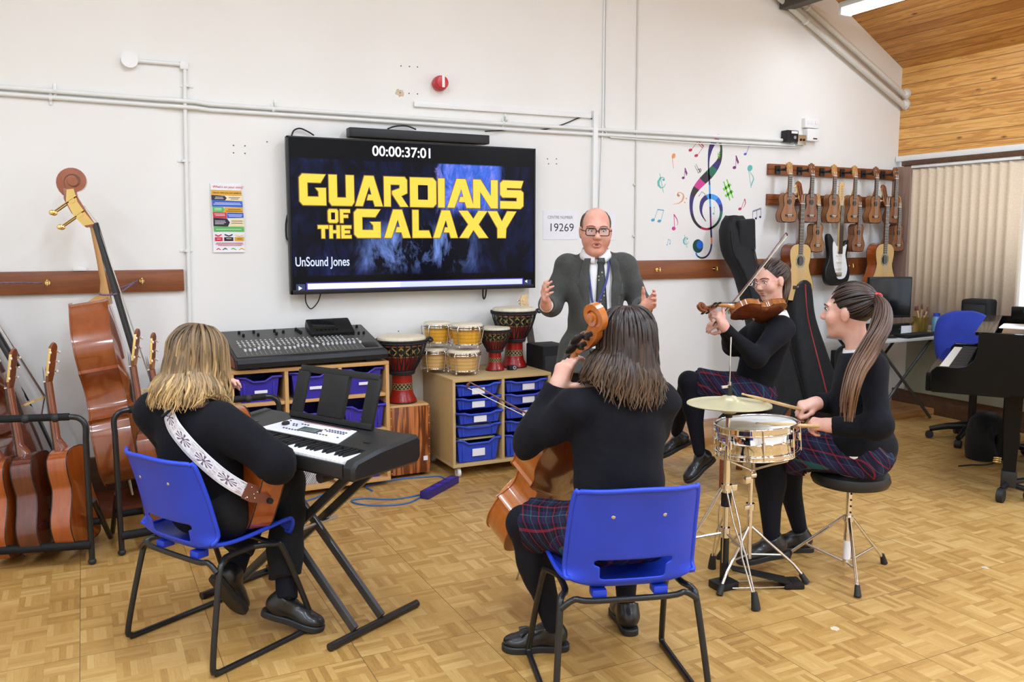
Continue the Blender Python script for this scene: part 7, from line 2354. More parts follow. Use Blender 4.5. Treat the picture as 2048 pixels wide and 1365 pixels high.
# drum sticks
M['stick'] = wood('hickory_stick', srgb(196, 156, 100), srgb(220, 184, 130), 2, 1.0, .4, ring=.1)
def stick(tip, butt, label, name='drumstick'):
 a, b = V(tip), V(butt)
 t = MB(M4.Translation(a) @ lookframe(b - a, (0, 0, 1)))
 L = (b - a).length
 t.lathe([(.001, 0), (.0045, .003), (.0052, .01), (.0035, .018), (.0042, .03), (.0075, .10), (.008, L - .01), (.006, L - .002), (.001, L)], 14)
 return tag(t.build(name, M['stick'], None, 60), label, 'drumstick', 'drumsticks')
st1a, st1b = V((2.573, -2.770, .898)), V((2.944, -2.767, .792))
stick(st1a, st1b + (st1b - st1a).normalized() * .045, 'raised drumstick held in the drummer\'s further hand above the cymbal edge')
st2a, st2b = V((2.640, -2.790, .763)), V((2.891, -2.926, .751))
stick(st2a, st2b + (st2b - st2a).normalized() * .1, 'drumstick held in the drummer\'s nearer hand resting over the white drum head')

# ---------------------------------------------------------------- bench under the violinist
be = thing('bench', 'dark red brown wooden bench with a black seat under the violinist', 'bench', (3.83, -1.50, 0), rz=math.atan2(.78, -.63) - PI / 2)
for x in (-.3, .3):
 for y in (-.14, .14):
  MB().box((x, y, .2), (.042, .042, .40), .004).build('leg', M['redwood'], be)
MB().box((0, 0, .425), (.70, .36, .05), .006).build('seat_frame', M['redwood'], be)
MB().box((0, 0, .468), (.69, .35, .045), .018, seg=3).build('cushion', M['blackmatt'], be)
for y in (-.14, .14):
 MB().box((0, y, .17), (.6, .02, .03), .003).build('stretcher', M['redwood'], be)

# ---------------------------------------------------------------- desk corner
M['lam_grey'] = plain('grey_laminate', srgb(188, 184, 178), .4, var=.02)
dk = thing('folding_desk', 'grey topped folding desk with crossed metal legs by the window', 'desk', (6.26, -.46, 0))
MB().box((0, 0, .727), (.92, .50, .026), .006).build('desk_top', M['lam_grey'], dk)
for y in (-.2, .2):
 MB().tube([(-.36, y, .71), (.36, y + (.0), .015)], .013, 10).build('crossed_leg', M['stand_grey'], dk, 60)
 MB().tube([(.36, y * .86, .71), (-.36, y * .86, .015)], .013, 10).build('crossed_leg', M['stand_grey'], dk, 60)
MB().tube([(-.39, -.18, .71), (-.36, -.2, .03)], .014, 10).build('chrome_leg', M['chrome'], dk, 60)
mo = thing('computer_monitor', 'flat black computer monitor on the desk in the corner', 'monitor', (6.14, -.56, .74), rz=-.3)
MB().box((0, .0, .345), (.40, .045, .35), .01).build('casing', M['black'], mo)
MB().box((0, -.0235, .35), (.375, .003, .31), .001).build('screen', plain('dark_screen', (.004, .004, .005), .18), mo)
MB().box((0, .03, .1), (.06, .03, .2), .006).build('stand_neck', M['black'], mo)
MB().lathe([(.10, 0), (.10, .008), (.03, .016), (.001, .016)], 28, (0, .02, 0)).build('stand_foot', M['black'], mo)
pcb = thing('desktop_computer', 'small flat black desktop computer beside the monitor foot', 'computer', (6.33, -.36, .74))
MB().box((0, 0, .045), (.22, .2, .09), .006).build('case', M['black'], pcb)
MB().box((.03, -.101, .05), (.1, .003, .012), .001).build('drive_slot', M['darkgrey'], pcb)
MB().cyl((.085, -.1, .05), (.085, -.103, .05), .007, n=12).build('power_button', M['steel'], pcb)
kd = thing('computer_keyboard', 'black computer keyboard lying on the grey desk', 'keyboard', (6.42, -.62, .74), rz=.12)
MB().box((0, 0, .012), (.43, .14, .018), .005).build('base', M['black'], kd)
kk = MB()
for i in range(15):
 for j in range(5):
  kk.box((-.19 + i * .0272, -.05 + j * .025, .024), (.022, .02, .007), .002, seg=1)
kk.build('keys', M['darkgrey'], kd)
mu = thing('computer_mouse', 'black computer mouse at the front corner of the desk', 'mouse', (6.685, -.62, .74))
MB().sph((0, 0, .012), (.03, .05, .018), 16).build('shell', M['black'], mu, 60)
wb = thing('desk_box', 'white box with a black slot behind the computer keyboard', 'box', (6.53, -.40, .74))
MB().box((0, 0, .035), (.17, .11, .07), .006).build('body', M['paper'], wb)
MB().box((.0, .0, .08), (.13, .045, .02), .004).build('black_slot', M['black'], wb)
pt = thing('brush_pot', 'brass coloured pot of paint brushes on the window desk', 'pot', (6.63, -.50, .74))
MB().lathe([(.058, 0), (.06, .004), (.072, .15), (.07, .15), (.056, .006), (.001, .006)], 28, cap=False).build('pot', plain('antique_brass', srgb(168, 138, 70), .35, .8), pt, 50)
random.seed(11)
for i in range(8):
 a = random.uniform(0, 6.28)
 e = V((math.cos(a) * .055, math.sin(a) * .055, random.uniform(.17, .24)))
 b = MB().tube([V((-e.x * .5, -e.y * .5, .01)), e], .005, 8).build('brush', M['stick'], pt, 60)
 MB().tube([e, e * 1.04 + V((0, 0, .03))], [.009, .004], 8).build('bristles', plain('bristle', srgb(110, 60, 44), .8), b, 60)
bo = thing('water_bottle', 'blue plastic bottle beside the brush pot', 'bottle', (6.76, -.56, .74))
MB().lathe([(.001, 0), (.034, 0), (.036, .01), (.036, .13), (.028, .155), (.001, .156)], 24).build('body', plain('pale_blue_plastic', srgb(104, 150, 178), .25), bo, 50)
MB().cyl((0, 0, .155), (0, 0, .185), .026, n=20).build('cap', M['tray_blue'], bo)
sp = thing('loudspeaker', 'black loudspeaker standing on the window sill behind the blue office chair', 'loudspeaker', (6.70, -1.0, .762), rz=.25)
MB().box((0, 0, .16), (.20, .22, .315), .03, seg=4).build('cabinet', M['blackmatt'], sp)
MB().box((-.101, 0, .15), (.004, .17, .25), .002).build('grille', M['darkgrey'], sp)
MB().box((-.1035, -.02, .05), (.002, .05, .012)).build('badge', M['grey'], sp)
th_ = thing('cable_box', 'small dark cable box fixed under the desk beside the chrome leg', 'box', (6.15, -.042, .42))
MB().box((0, 0, 0), (.13, .08, .30), .01).build('case', M['black'], th_)
MB().box((.0, -.042, -.05), (.05, .004, .08), .001).build('white_label', M['paper'], th_)
# office chair
oc = thing('office_chair', 'blue fabric office chair on a black star base by the window', 'office chair', (6.15, -1.38, 0), rz=-.6)
ofab = cloth('royal_blue_fabric', srgb(38, 52, 138), 500, .2, .85, .1)
seat = [(p.x, p.y) for p in catmull([(a, b, 0) for a, b in [(-.22, -.2), (0, -.235), (.22, -.2), (.24, 0), (.22, .2), (0, .23), (-.22, .2), (-.24, 0)]], 5, True)]
MB().prism(seat, .44, .51, b=.025).build('seat', ofab, oc, 60)
back = [(p.x, p.y) for p in catmull([(a, b, 0) for a, b in [(-.15, 0), (0, -.01), (.15, 0), (.21, .12), (.225, .28), (.19, .42), (.09, .475), (0, .48), (-.09, .475), (-.19, .42), (-.225, .28), (-.21, .12)]], 5, True)]
MB(M4.Translation((0, .22, .53)) @ M4.Rotation(math.radians(82), 4, 'X')).prism(back, -.03, .03, b=.022).build('backrest', ofab, oc, 60)
MB().box((0, .235, .5), (.07, .03, .2), .008).build('back_bar', M['black'], oc)
MB().cyl((0, 0, .1), (0, 0, .44), .028, n=16).build('gas_lift', M['black'], oc)
MB().tube([(-.2, -.05, .43), (-.3, -.06, .425)], .01, 8).build('lever', M['black'], oc, 60)
for i in range(5):
 a = 2 * PI * i / 5 + .3
 c, s_ = math.cos(a), math.sin(a)
 sb_ = MB().tube([(c * .03, s_ * .03, .125), (c * .16, s_ * .16, .11), (c * .29, s_ * .29, .075)], [.032, .026, .02], 10).build('star_leg', M['black'], oc, 60)
 MB().cyl((c * .29 - s_ * .022, s_ * .29 + c * .022, .03), (c * .29 + s_ * .022, s_ * .29 - c * .022, .03), .03, n=18).build('castor', M['rubber'], sb_)

# vertical blind
bl = thing('vertical_blind', 'beige vertical blind drawn across the left part of the window', 'blind', (6.80, -.22, .80))
MB().box((0, -.49, 1.435), (.045, 1.02, .035), .004).build('head_rail', M['white'], bl)
m, nt, bs = newmat('beige_blind_fabric')
tc = nd(nt, 'TexCoord')
nz = nd(nt, 'TexNoise', {'Vector': tc.outputs['Object'], 'Scale': 130.0, 'Detail': 2.0})
nt.links.new(ramp(nt, nz.outputs[0], [(.3, srgb(218, 194, 166)), (.7, srgb(234, 212, 184))]), bs.inputs['Base Color'])
bs.inputs['Roughness'].default_value = .9
bs.inputs['Specular IOR Level'].default_value = .1
sl0 = None
for i in range(12):
 if sl0 is None:
  sl0 = MB(M4.Rotation(.22, 4, 'Z')).grid([[(.006 * math.sin(PI * k / 6), -.062 + .124 * k / 6, z) for k in range(7)] for z in (-.70, .70)]).build('slat', m, bl, 180)
  so = sl0.modifiers.new('s', 'SOLIDIFY'); so.thickness = .0012
  s_ = sl0
 else:
  s_ = sl0.copy(); COL.objects.link(s_)
 s_.location = (0, -.05 - i * .083, .71)

# ---------------------------------------------------------------- grand piano
M['lacquer'] = plain('black_piano_lacquer', (.006, .0055, .005), .12, var=.05, spec=.12)
gp = thing('grand_piano', 'glossy black grand piano at the right edge with its keyboard toward the window', 'piano', (4.79, -2.20, 0), rz=math.atan2(.53, .848))
# local: +X along the keys toward the bass end, -Y away from the player
MB().box((.62, -.15, .70), (1.40, .62, .12), .012).build('key_bed', M['lacquer'], gp)
for x in (-.075, 1.32):
 ch = [(.12, .64), (.13, .66), (.13, .77), (.10, .80), (-.02, .80), (-.06, .81), (-.10, .85), (-.115, .92), (-.115, 1.02), (-.30, 1.02), (-.30, .64)]
 MB().prism(ch, x - .022, x + .022, YZ, b=.004).build('key_cheek', M['lacquer'], gp, 30)
out = [(p.x, p.y) for p in catmull([(a, b, 0) for a, b in [(-.095, -.13), (-.095, -.5), (-.05, -.85), (.12, -1.08), (.42, -1.3), (.62, -1.55), (.95, -1.72), (1.22, -1.6), (1.34, -1.3), (1.34, -.6), (1.34, -.13)]], 5)]
inn = inset(out, .05)
case = MB()
n = len(out)
v = [(x, y, z) for z in (.66, 1.02) for x, y in out] + [(x, y, 1.02) for x, y in inn] + [(x, y, .94) for x, y in inn]
case.add(v, [(i, (i + 1) % n, n + (i + 1) % n, n + i) for i in range(n)] + [(n + i, n + (i + 1) % n, 2 * n + (i + 1) % n, 2 * n + i) for i in range(n)] + [(2 * n + i, 2 * n + (i + 1) % n, 3 * n + (i + 1) % n, 3 * n + i) for i in range(n)] + [tuple(range(n - 1, -1, -1)), tuple(range(3 * n, 4 * n))])
case.build('case', M['lacquer'], gp, 30)
MB().box((.62, -.165, .87), (1.34, .035, .14), .006).build('fallboard', M['lacquer'], gp)
MB().box((.62, -.145, 1.012), (1.37, .10, .02), .004).build('front_lid_edge', M['lacquer'], gp)
MB().box((.7, -.36, 1.06), (.72, .02, .14), .006, M4.Rotation(-.25, 4, 'X')).build('music_desk', M['lacquer'], gp)
MB().box((1.27, -.5, 1.05), (.07, .5, .09), .006).build('lid_prop_block', M['lacquer'], gp)
MB().box((.62, -.42, .97), (1.2, .4, .01), 0).build('tuning_pin_plate', plain('piano_gold_plate', srgb(150, 112, 60), .4, .5), gp)
gk = gb = None
kw = 1.24 / 52
for i in range(52):
 if gk is None:
  gk = MB().box((0, 0, 0), (kw - .001, .15, .02), .0015).build('white_key', plain('ivory_key', srgb(240, 232, 212), .25, var=.01), gp); c = gk
 else:
  c = gk.copy(); COL.objects.link(c)
 c.location = (.0 + (i + .5) * kw, .025, .77)
for i in range(51):
 if (i + 2) % 7 in (0, 1, 3, 4, 5):
  if gb is None:
   gb = MB().box((0, 0, 0), (.011, .095, .013), .003).build('black_key', M['black'], gp); c = gb
  else:
   c = gb.copy(); COL.objects.link(c)
  c.location = ((i + 1) * kw, -.005, .785)
for x, y in ((.06, -.32), (1.2, -.32), (.8, -1.4)):
 lg = MB().add([(x - .05, y - .05, .66), (x + .05, y - .05, .66), (x + .05, y + .05, .66), (x - .05, y + .05, .66), (x - .034, y - .034, .16), (x + .034, y - .034, .16), (x + .034, y + .034, .16), (x - .034, y + .034, .16)],
                  [(0, 1, 2, 3), (7, 6, 5, 4), (0, 4, 5, 1), (1, 5, 6, 2), (2, 6, 7, 3), (3, 7, 4, 0)]).build('leg', M['lacquer'], gp, 0)
 MB().box((x, y, .12), (.085, .085, .1), .006).build('leg_ferrule', M['blackmetal'], lg)
 MB().box((x, y, .163), (.08, .08, .006), .001).build('steel_band', M['steel'], lg)
 for q in range(2 if x < 1 else 3):
  a = 2.9 + q * 1.35
  c, s_ = math.cos(a), math.sin(a)
  MB().tube([(x, y, .085), (x + c * .13, y + s_ * .13, .075)], .018, 8).build('castor_arm', M['blackmetal'], lg, 60)
  MB().cyl((x + c * .14 - s_ * .018, y + s_ * .14 + c * .018, .042), (x + c * .14 + s_ * .018, y + s_ * .14 - c * .018, .042), .042, n=20).build('castor', M['rubber'], lg)
MB().tube([(.1, -.32, .085), (.65, -.75, .08)], .02, 8).build('dolly_arm', M['blackmetal'], gp, 60)
MB().box((.62, -.28, .4), (.16, .05, .5), .006).build('pedal_lyre', M['lacquer'], gp)
for x in (.56, .62, .68):
 MB().box((x, -.24, .1), (.022, .05, .012), .005).build('pedal', M['brass'], gp)
gl = MB().tube(catmull([(5.06, -2.62, 1.03), (5.045, -2.615, 1.045), (5.02, -2.60, 1.08), (5.04, -2.61, 1.12), (5.10, -2.64, 1.2), (5.22, -2.70, 1.32)], 6), .010, 10).build('gooseneck_stand', M['black'], None, 60)
tag(gl, 'black bent gooseneck stand clipped to the piano case at the right edge', 'stand')
sh_ = tag(MB(M4.Translation((5.28, -2.28, 1.028)) @ M4.Rotation(.5, 4, 'Z')).box((0, 0, 0), (.3, .22, .006)).build('music_sheet', M['paper'], None, 0), 'white sheets lying on top of the grand piano', 'paper')
# rucksack under the piano
ru = thing('rucksack', 'black rucksack with trailing straps on the floor behind the piano leg', 'rucksack', (5.80, -1.74, 0), rz=.3)
S_ = [(.16, 0), (.17, .08), (.165, .2), (.14, .28), (.08, .325), (.001, .335)]
MB(M4.Diagonal((1, .75, 1, 1))).lathe([(.001, .0)] + S_, 28).build('bag', M['bag'], ru, 60)
MB().box((-.02, -.13, .12), (.2, .05, .16), .022, seg=4).build('front_pocket', M['bag'], ru, 60)
MB().tube(catmull([(-.12, -.06, .26), (-.22, -.1, .2), (-.24, -.14, .09), (-.2, -.15, .03)], 5), .018, 8, flat=.35).build('shoulder_strap', M['bag'], ru, 60)
MB().tube(catmull([(-.2, -.15, .03), (-.27, -.1, .012), (-.33, -.02, .006), (-.42, .03, .005)], 5), .008, 6, flat=.5).build('strap_tail', M['bag'], ru, 60)
# ---------------------------------------------------------------- people
def person(label, at):
 return thing('person', label, 'person', at)
def vv(*p): return V(p)
def off(p, d, k): return tuple(V(p) + V(d) * k)
def uvskirt(ax, side):
 a, b = A3(*V(ax).normalized()), A3(*V(side).normalized())
 def f(v):
  d = v @ b; l = v @ a
  return np.stack([d + v[:, 2] * .55, l - v[:, 2] * .8, v[:, 2]], -1)
 return f
def torso(S, hip, neck, shL, shR, f, r, k=.05, belly=.0, inflate=0.0):
 # hip, neck: centres; f: facing; r: half widths
 h, n = V(hip), V(neck); f = V(f).normalized(); up = (n - h).normalized()
 R = lookframe(up, f)
 g = inflate
 S.ell(h.lerp(n, .02), (r[0] + g, r[1] + g, .13), R, k)
 S.ell(h.lerp(n, .33) + f * belly, (r[2] + g, r[3] + g, .16), R, k)
 S.ell(h.lerp(n, .66) + f * .005, (r[4] + g, r[5] + g, .18), R, k)
 S.cap(V(shL).lerp(n - up * .06, .25), V(shR).lerp(n - up * .06, .25), .062 + g, None, k)
 S.cap(n - up * .10, n - up * .015, .075 + g, .056 + g, k)
 return S

# ======== drummer
def drummer():
 at = (3.17, -2.86, .5)
 p = person('seated girl with long brown ponytail and red hair tie playing the snare drum', at)
 f, l = vv(-.67, .74, 0), vv(-.74, -.67, 0)
 hip, neck = (3.185, -2.885, .585), (3.205, -2.85, 1.075)
 shL, shR = (3.125, -2.985, 1.005), (3.285, -2.725, 1.0)
 elL, wrL = (3.04, -3.11, .775), (2.935, -2.955, .755)
 elR, wrR = (3.265, -2.73, .775), (3.03, -2.775, .818)
 knL, anL = (2.875, -2.63, .565), (2.857, -2.690, .175)
 knR, anR = (3.10, -2.475, .53), (3.18, -2.545, .125)
 hL, hR = off(hip, l, .085), off(hip, l, -.085)
 H = Head((3.165, -2.806, 1.240), (-.47, .88, -.04), sc=1.05)
 B = Solid()
 torso(B, hip, neck, shL, shR, f, (.13, .095, .115, .085, .13, .09), .05, 0, -.022)
 arm(B, shL, elL, wrL, (.045, .036, .026)); arm(B, shR, elR, wrR, (.045, .036, .026))
 leg(B, hL, knL, anL, (.075, .05, .032)); leg(B, hR, knR, anR, (.075, .05, .032))
 H.solid(B, (3.198, -2.85, 1.055))
 d = (V(st2b) - V(st2a)).normalized()
 hand(B, wrL, (-.50, .86, .02), (-.45, -.35, .85), -1, each=((1.05, .9, .5), (1.2, 1.1, .6), (1.25, 1.15, .7), (1.3, 1.1, .7)), thumb=((.8, .45, -.25), (.9, .1, -.35), (.95, -.1, -.3)), sc=.98)
 hand(B, wrR, (-.93, .20, -.12), (.05, -.35, .94), 1, each=((1.0, 1.0, .5), (1.15, 1.1, .6), (1.2, 1.2, .7), (1.2, 1.2, .8)), thumb=((.8, .5, -.3), (.92, .1, -.35), (.95, -.1, -.3)), sc=.98)
 B.build('body', M['skin_a'], p, .0045, 2, at)
 H.eyes(p, at); H.brows(p, at, M['brow']); H.lips(p, at)
 J = Solid()
 torso(J, off(hip, (0, 0, 1), .03), neck, shL, shR, f, (.186, .152, .15, .115, .158, .112), .05, 0, .004)
 arm(J, shL, elL, wrL, (.070, .058, .041), .03, 1); arm(J, shR, elR, wrR, (.070, .058, .041), .03, 1)
 J.ell(elL, (.060, .060, .060), None, .03)
 J.cut(off(neck, (0, 0, 1), -.018), V((-.05, .08, 1)) , .01, (neck, .13))
 J.cut((3.20, -2.88, .508), (.0, .0, -1), .01, (hip, .34))
 J.bulk(wrinkle(.009, 5, 7, (1, 1, .8)))
 J.build('jumper', M['jumper'], p, .007, 2, at)
 S2 = Solid(); torso(S2, off(hip, (0, 0, 1), -.005), off(neck, (0, 0, 1), -.12), off(shL, (0, 0, 1), -.1), off(shR, (0, 0, 1), -.1), f, (.187, .152, .14, .10, .13, .09), .05)
 S2.cut((3.2, -2.88, .476), (.05, -.05, -1)); S2.cut((3.2, -2.88, .66), (0, 0, 1))
 S2.build('shirt_tail', M['shirt'], p, .008, 2, at)
 collar(p, at, (3.198, -2.846, 1.045), (-.10, .11, 1), f, .062, .028)
 K = Solid()
 thigh_skirt(K, hL, hR, knL, knR, .112, .094, .80, .04)
 K.ell(off(hip, f, -.02), (.178, .142, .105), lookframe((0, 0, 1), f), .05)
 K.cut((3.1, -2.8, .505), (0, 0, -1), .01, (hip, .26)); K.bulk(wrinkle(.006, 8, 6)); K.bulk(pleats((.85, .5, .3), .05, .006))
 K.build('skirt', M['plaid'], p, .007, 2, at, attr=uvskirt(vv(-.5, .85, 0), vv(.85, .5, 0)))
 T = Solid()
 leg(T, hL, knL, anL, (.085, .066, .038)); leg(T, hR, knR, anR, (.085, .066, .038))
 for k_, a_ in ((knL, anL), (knR, anR)):
  T.ell(V(k_).lerp(V(a_), .32) - f * .018, (.05, .055, .12), None, .04)
 T.build('tights', M['tights'], p, .007, 2, at)
 shoe(p, V(anL) + V((0, 0, .005)), (-.90, .30), .12, org=at)
 shoe(p, V(anR) + V((0, 0, -.012)), (-.85, .45), .0, org=at)
 ponytail(H, M['hair_pony'], p, at, (.0, -.116, .066), [(0, 0, 0), (-.042, -.075, -.047), (-.129, -.133, -.129), (-.215, -.157, -.212), (-.293, -.164, -.301), (-.334, -.169, -.408), (-.35, -.176, -.521)], n=340, seed=6, ntail=150, wave=.012, tw=.036, tie_mat=M['red'], hl=.06, w=.0055)
drummer()

# ======== violinist
M['gold_wire'] = plain('rose_gold_wire', (.8, .5, .4), .2, 1.0)
M['lens'] = newmat('spectacle_lens')[0]
_b = M['lens'].node_tree.nodes['Principled BSDF']
_b.inputs['Alpha'].default_value = .12; _b.inputs['Roughness'].default_value = .03
def glasses(H, par, org, mat, hw, hh, r, rounded):
 g = MB(M4.Translation(-V(org)))
 lens = MB(M4.Translation(-V(org)))
 for x in (-1, 1):
  P = []
  for i in range(44):
   a = 2 * PI * (i + .5) / 44
   e = 1.0 if rounded else .38
   cx, cz = math.copysign(abs(math.cos(a)) ** e, math.cos(a)), math.copysign(abs(math.sin(a)) ** e, math.sin(a))
   P.append(H.w(x * .034 + cx * hw, .104 - .10 * (abs(x * .034 + cx * hw)) ** 1.6, .006 + cz * hh))
  g.tube(P, r, 6, closed=True)
  lens.add([V(q) for q in P], [tuple(range(44))])
  g.tube([H.w(x * (.034 + hw), .098, .010), H.w(x * .074, .085, .011), H.w(x * .082, .0, .012), H.w(x * .081, -.03, .0)], r, 6)
 g.tube(catmull([H.w(-.034 + hw, .103, .010), H.w(0, .113, .013), H.w(.034 - hw, .103, .010)], 4), r, 6)
 o = g.build('spectacles', mat, par, 60)
 lens.build('spectacle_lens', M['lens'], o, 0)

def violinist():
 at = (3.79, -1.53, .47)
 p = person('seated girl in spectacles with a dark ponytail playing the violin on the bench', at)
 f, l = vv(-.78, .63, 0), vv(-.63, -.78, 0)
 ft = vv(-.92, .05, 0)
 hip, neck = (3.765, -1.535, .60), (3.88, -1.59, 1.10)
 shL, shR = (3.80, -1.745, 1.045), (3.945, -1.465, 1.04)
 elL, wrL = (3.545, -1.80, .885), (3.335, -1.755, 1.065)
 elR, wrR = (3.70, -1.42, .895), (3.43, -1.63, 1.045)
 knL, anL = (3.445, -1.30, .665), (3.475, -1.385, .225)
 knR, anR = (3.60, -1.10, .63), (3.66, -.905, .235)
 hL, hR = off(hip, l, .085), off(hip, l, -.085)
 H = Head((3.845, -1.572, 1.316), (-.975, -.12, -.20), up=(-.1, .06, 1), sc=1.03)
 B = Solid()
 torso(B, hip, neck, shL, shR, ft, (.13, .095, .115, .085, .13, .09), .05, 0, -.022)
 arm(B, shL, elL, wrL, (.045, .036, .026)); arm(B, shR, elR, wrR, (.045, .036, .026))
 leg(B, hL, knL, anL, (.075, .05, .032)); leg(B, hR, knR, anR, (.075, .05, .032))
 H.solid(B, (3.885, -1.592, 1.085))
 hand(B, wrL, (-.42, .18, .90), (.30, -.88, .30), -1, each=((.9, 1.1, .8), (.95, 1.15, .8), (1.0, 1.2, .8), (1.05, 1.2, .8)), thumb=((.75, .6, .1), (.9, .45, .1), (.95, .3, .1)), sc=.95)
 hand(B, wrR, (-.80, -.30, .35), (.25, -.55, .75), 1, each=((.7, .8, .5), (.8, .9, .5), (.85, .9, .6), (.8, .8, .5)), thumb=((.75, .4, -.5), (.8, .1, -.6), (.9, .0, -.4)), sc=.95)
 B.build('body', M['skin_a'], p, .0045, 2, at)
 H.eyes(p, at, (-.2, -.8)); H.brows(p, at, M['brow']); H.lips(p, at)
 glasses(H, p, at, M['gold_wire'], .0245, .021, .0013, True)
 J = Solid()
 torso(J, off(hip, (0, 0, 1), .03), neck, shL, shR, ft, (.158, .12, .145, .112, .155, .112), .05, 0, .003)
 arm(J, shL, elL, wrL, (.072, .058, .041), .03, 1); arm(J, shR, elR, wrR, (.072, .058, .041), .03, 1)
 J.cut(off(neck, (0, 0, 1), -.028), V((.10, .0, 1)), .01, (neck, .12))
 J.cut((3.78, -1.53, .51), (0, 0, -1), .01, (hip, .34)); J.bulk(wrinkle(.009, 15, 7))
 J.build('jumper', M['jumper'], p, .007, 2, at)
 collar(p, at, (3.884, -1.59, 1.085), (-.08, .0, 1), ft, .066, .04)
 K = Solid()
 thigh_skirt(K, hL, hR, knL, knR, .108, .094, .86, .04)
 K.ell(off(hip, f, -.02), (.175, .145, .10), lookframe((0, 0, 1), f), .05)
 K.cut((3.75, -1.5, .492), (0, 0, -1), .01, (hip, .3)); K.bulk(wrinkle(.006, 18, 6)); K.bulk(pleats((.63, .78, .4), .05, .006))
 K.build('skirt', M['plaid'], p, .007, 2, at, attr=uvskirt(f, l))
 T = Solid()
 leg(T, hL, knL, anL, (.085, .066, .038)); leg(T, hR, knR, anR, (.085, .066, .038))
 for k_, a_ in ((knL, anL), (knR, anR)):
  T.ell(V(k_).lerp(V(a_), .32) + vv(.02, -.01, 0), (.05, .05, .12), None, .04)
 T.build('tights', M['tights'], p, .007, 2, at)
 shoe(p, V(anL) + V((0, 0, -.01)), (-.99, .02), .55, org=at)
 shoe(p, V(anR) + V((0, 0, -.01)), (-.9, .35), .45, org=at)
 ponytail(H, M['hair_violin'], p, at, (.005, -.108, .062), [(0, 0, 0), (.045, .03, -.015), (.075, .05, -.07), (.08, .055, -.14), (.07, .05, -.21), (.06, .05, -.26)], n=360, seed=9, ntail=120, wave=.012, tw=.042, tie_mat=M['black'], hl=.058, w=.005)
 return p
violinist()
# violin and bow
vtail, vscr = V((3.785, -1.715, 1.140)), V((3.215, -1.742, 1.185))
vd = (vscr - vtail).normalized()
vf = V((.12, .62, .78))          # the strings look up and away from the viewer
fiddle('violin', 'brown violin held under the chin of the girl in spectacles', 'violin', vtail, leaned(vtail, vscr, vf), L=.365, U=.172, C=.115, Lo=.212, rib=.034, nk=.135, fbl=.275, wn=.025, kind='violin', body=M['vn_body'], back=M['vn_back'], neck=M['vc_neck'], scr=M['vn_back'])
M['bow'] = wood('pernambuco', (.09, .02, .012), (.14, .036, .02), 2, 1.0, .35, .3)
M['bowhair'] = plain('horse_hair', srgb(226, 214, 186), .6, var=.03)
def bow(label, frog, tip, hairside, r=.0042):
 a, b = V(frog), V(tip); d = (b - a).normalized(); L = (b - a).length
 t = thing('bow', label, 'bow', a)
 h = V(hairside); h = (h - d * h.dot(d)).normalized()
 n = 12
 P = [d * L * i / n + h * (.012 * math.sin(PI * i / n)) for i in range(n + 1)]
 MB().tube(P, [r * (1 - .35 * i / n) for i in range(n + 1)], 8).build('stick', M['bow'], t, 60)
 MB().tube([P[-1], P[-1] + h * .014 + d * .004, P[-1] + h * .026 - d * .002], [r * .9, r * 1.3, r * .8], 8).build('bow_tip', M['bow'], t, 60)
 MB(M4.Translation(d * .045 + h * .014) @ lookframe(d, h)).box((0, 0, 0), (.012, .02, .05), .003).build('frog', M['ebony'], t)
 MB(M4.Translation((d * .05 + h * .022 + d * (L) + h * .024) / 2) @ lookframe(d * (L - .05) + h * .002, h)).box((0, 0, 0), (.008, .0016, L - .05)).build('bow_hair', M['bowhair'], t, 0)
 MB().cyl(-d * .012, d * .004, r * 1.2, n=10).build('screw_button', M['steel'], t)
 return t
bow('violin bow held upright across the violin in front of the girl\'s face', (3.315, -1.682, 1.078), (3.817, -1.72, 1.615), (.5, .1, -.45))

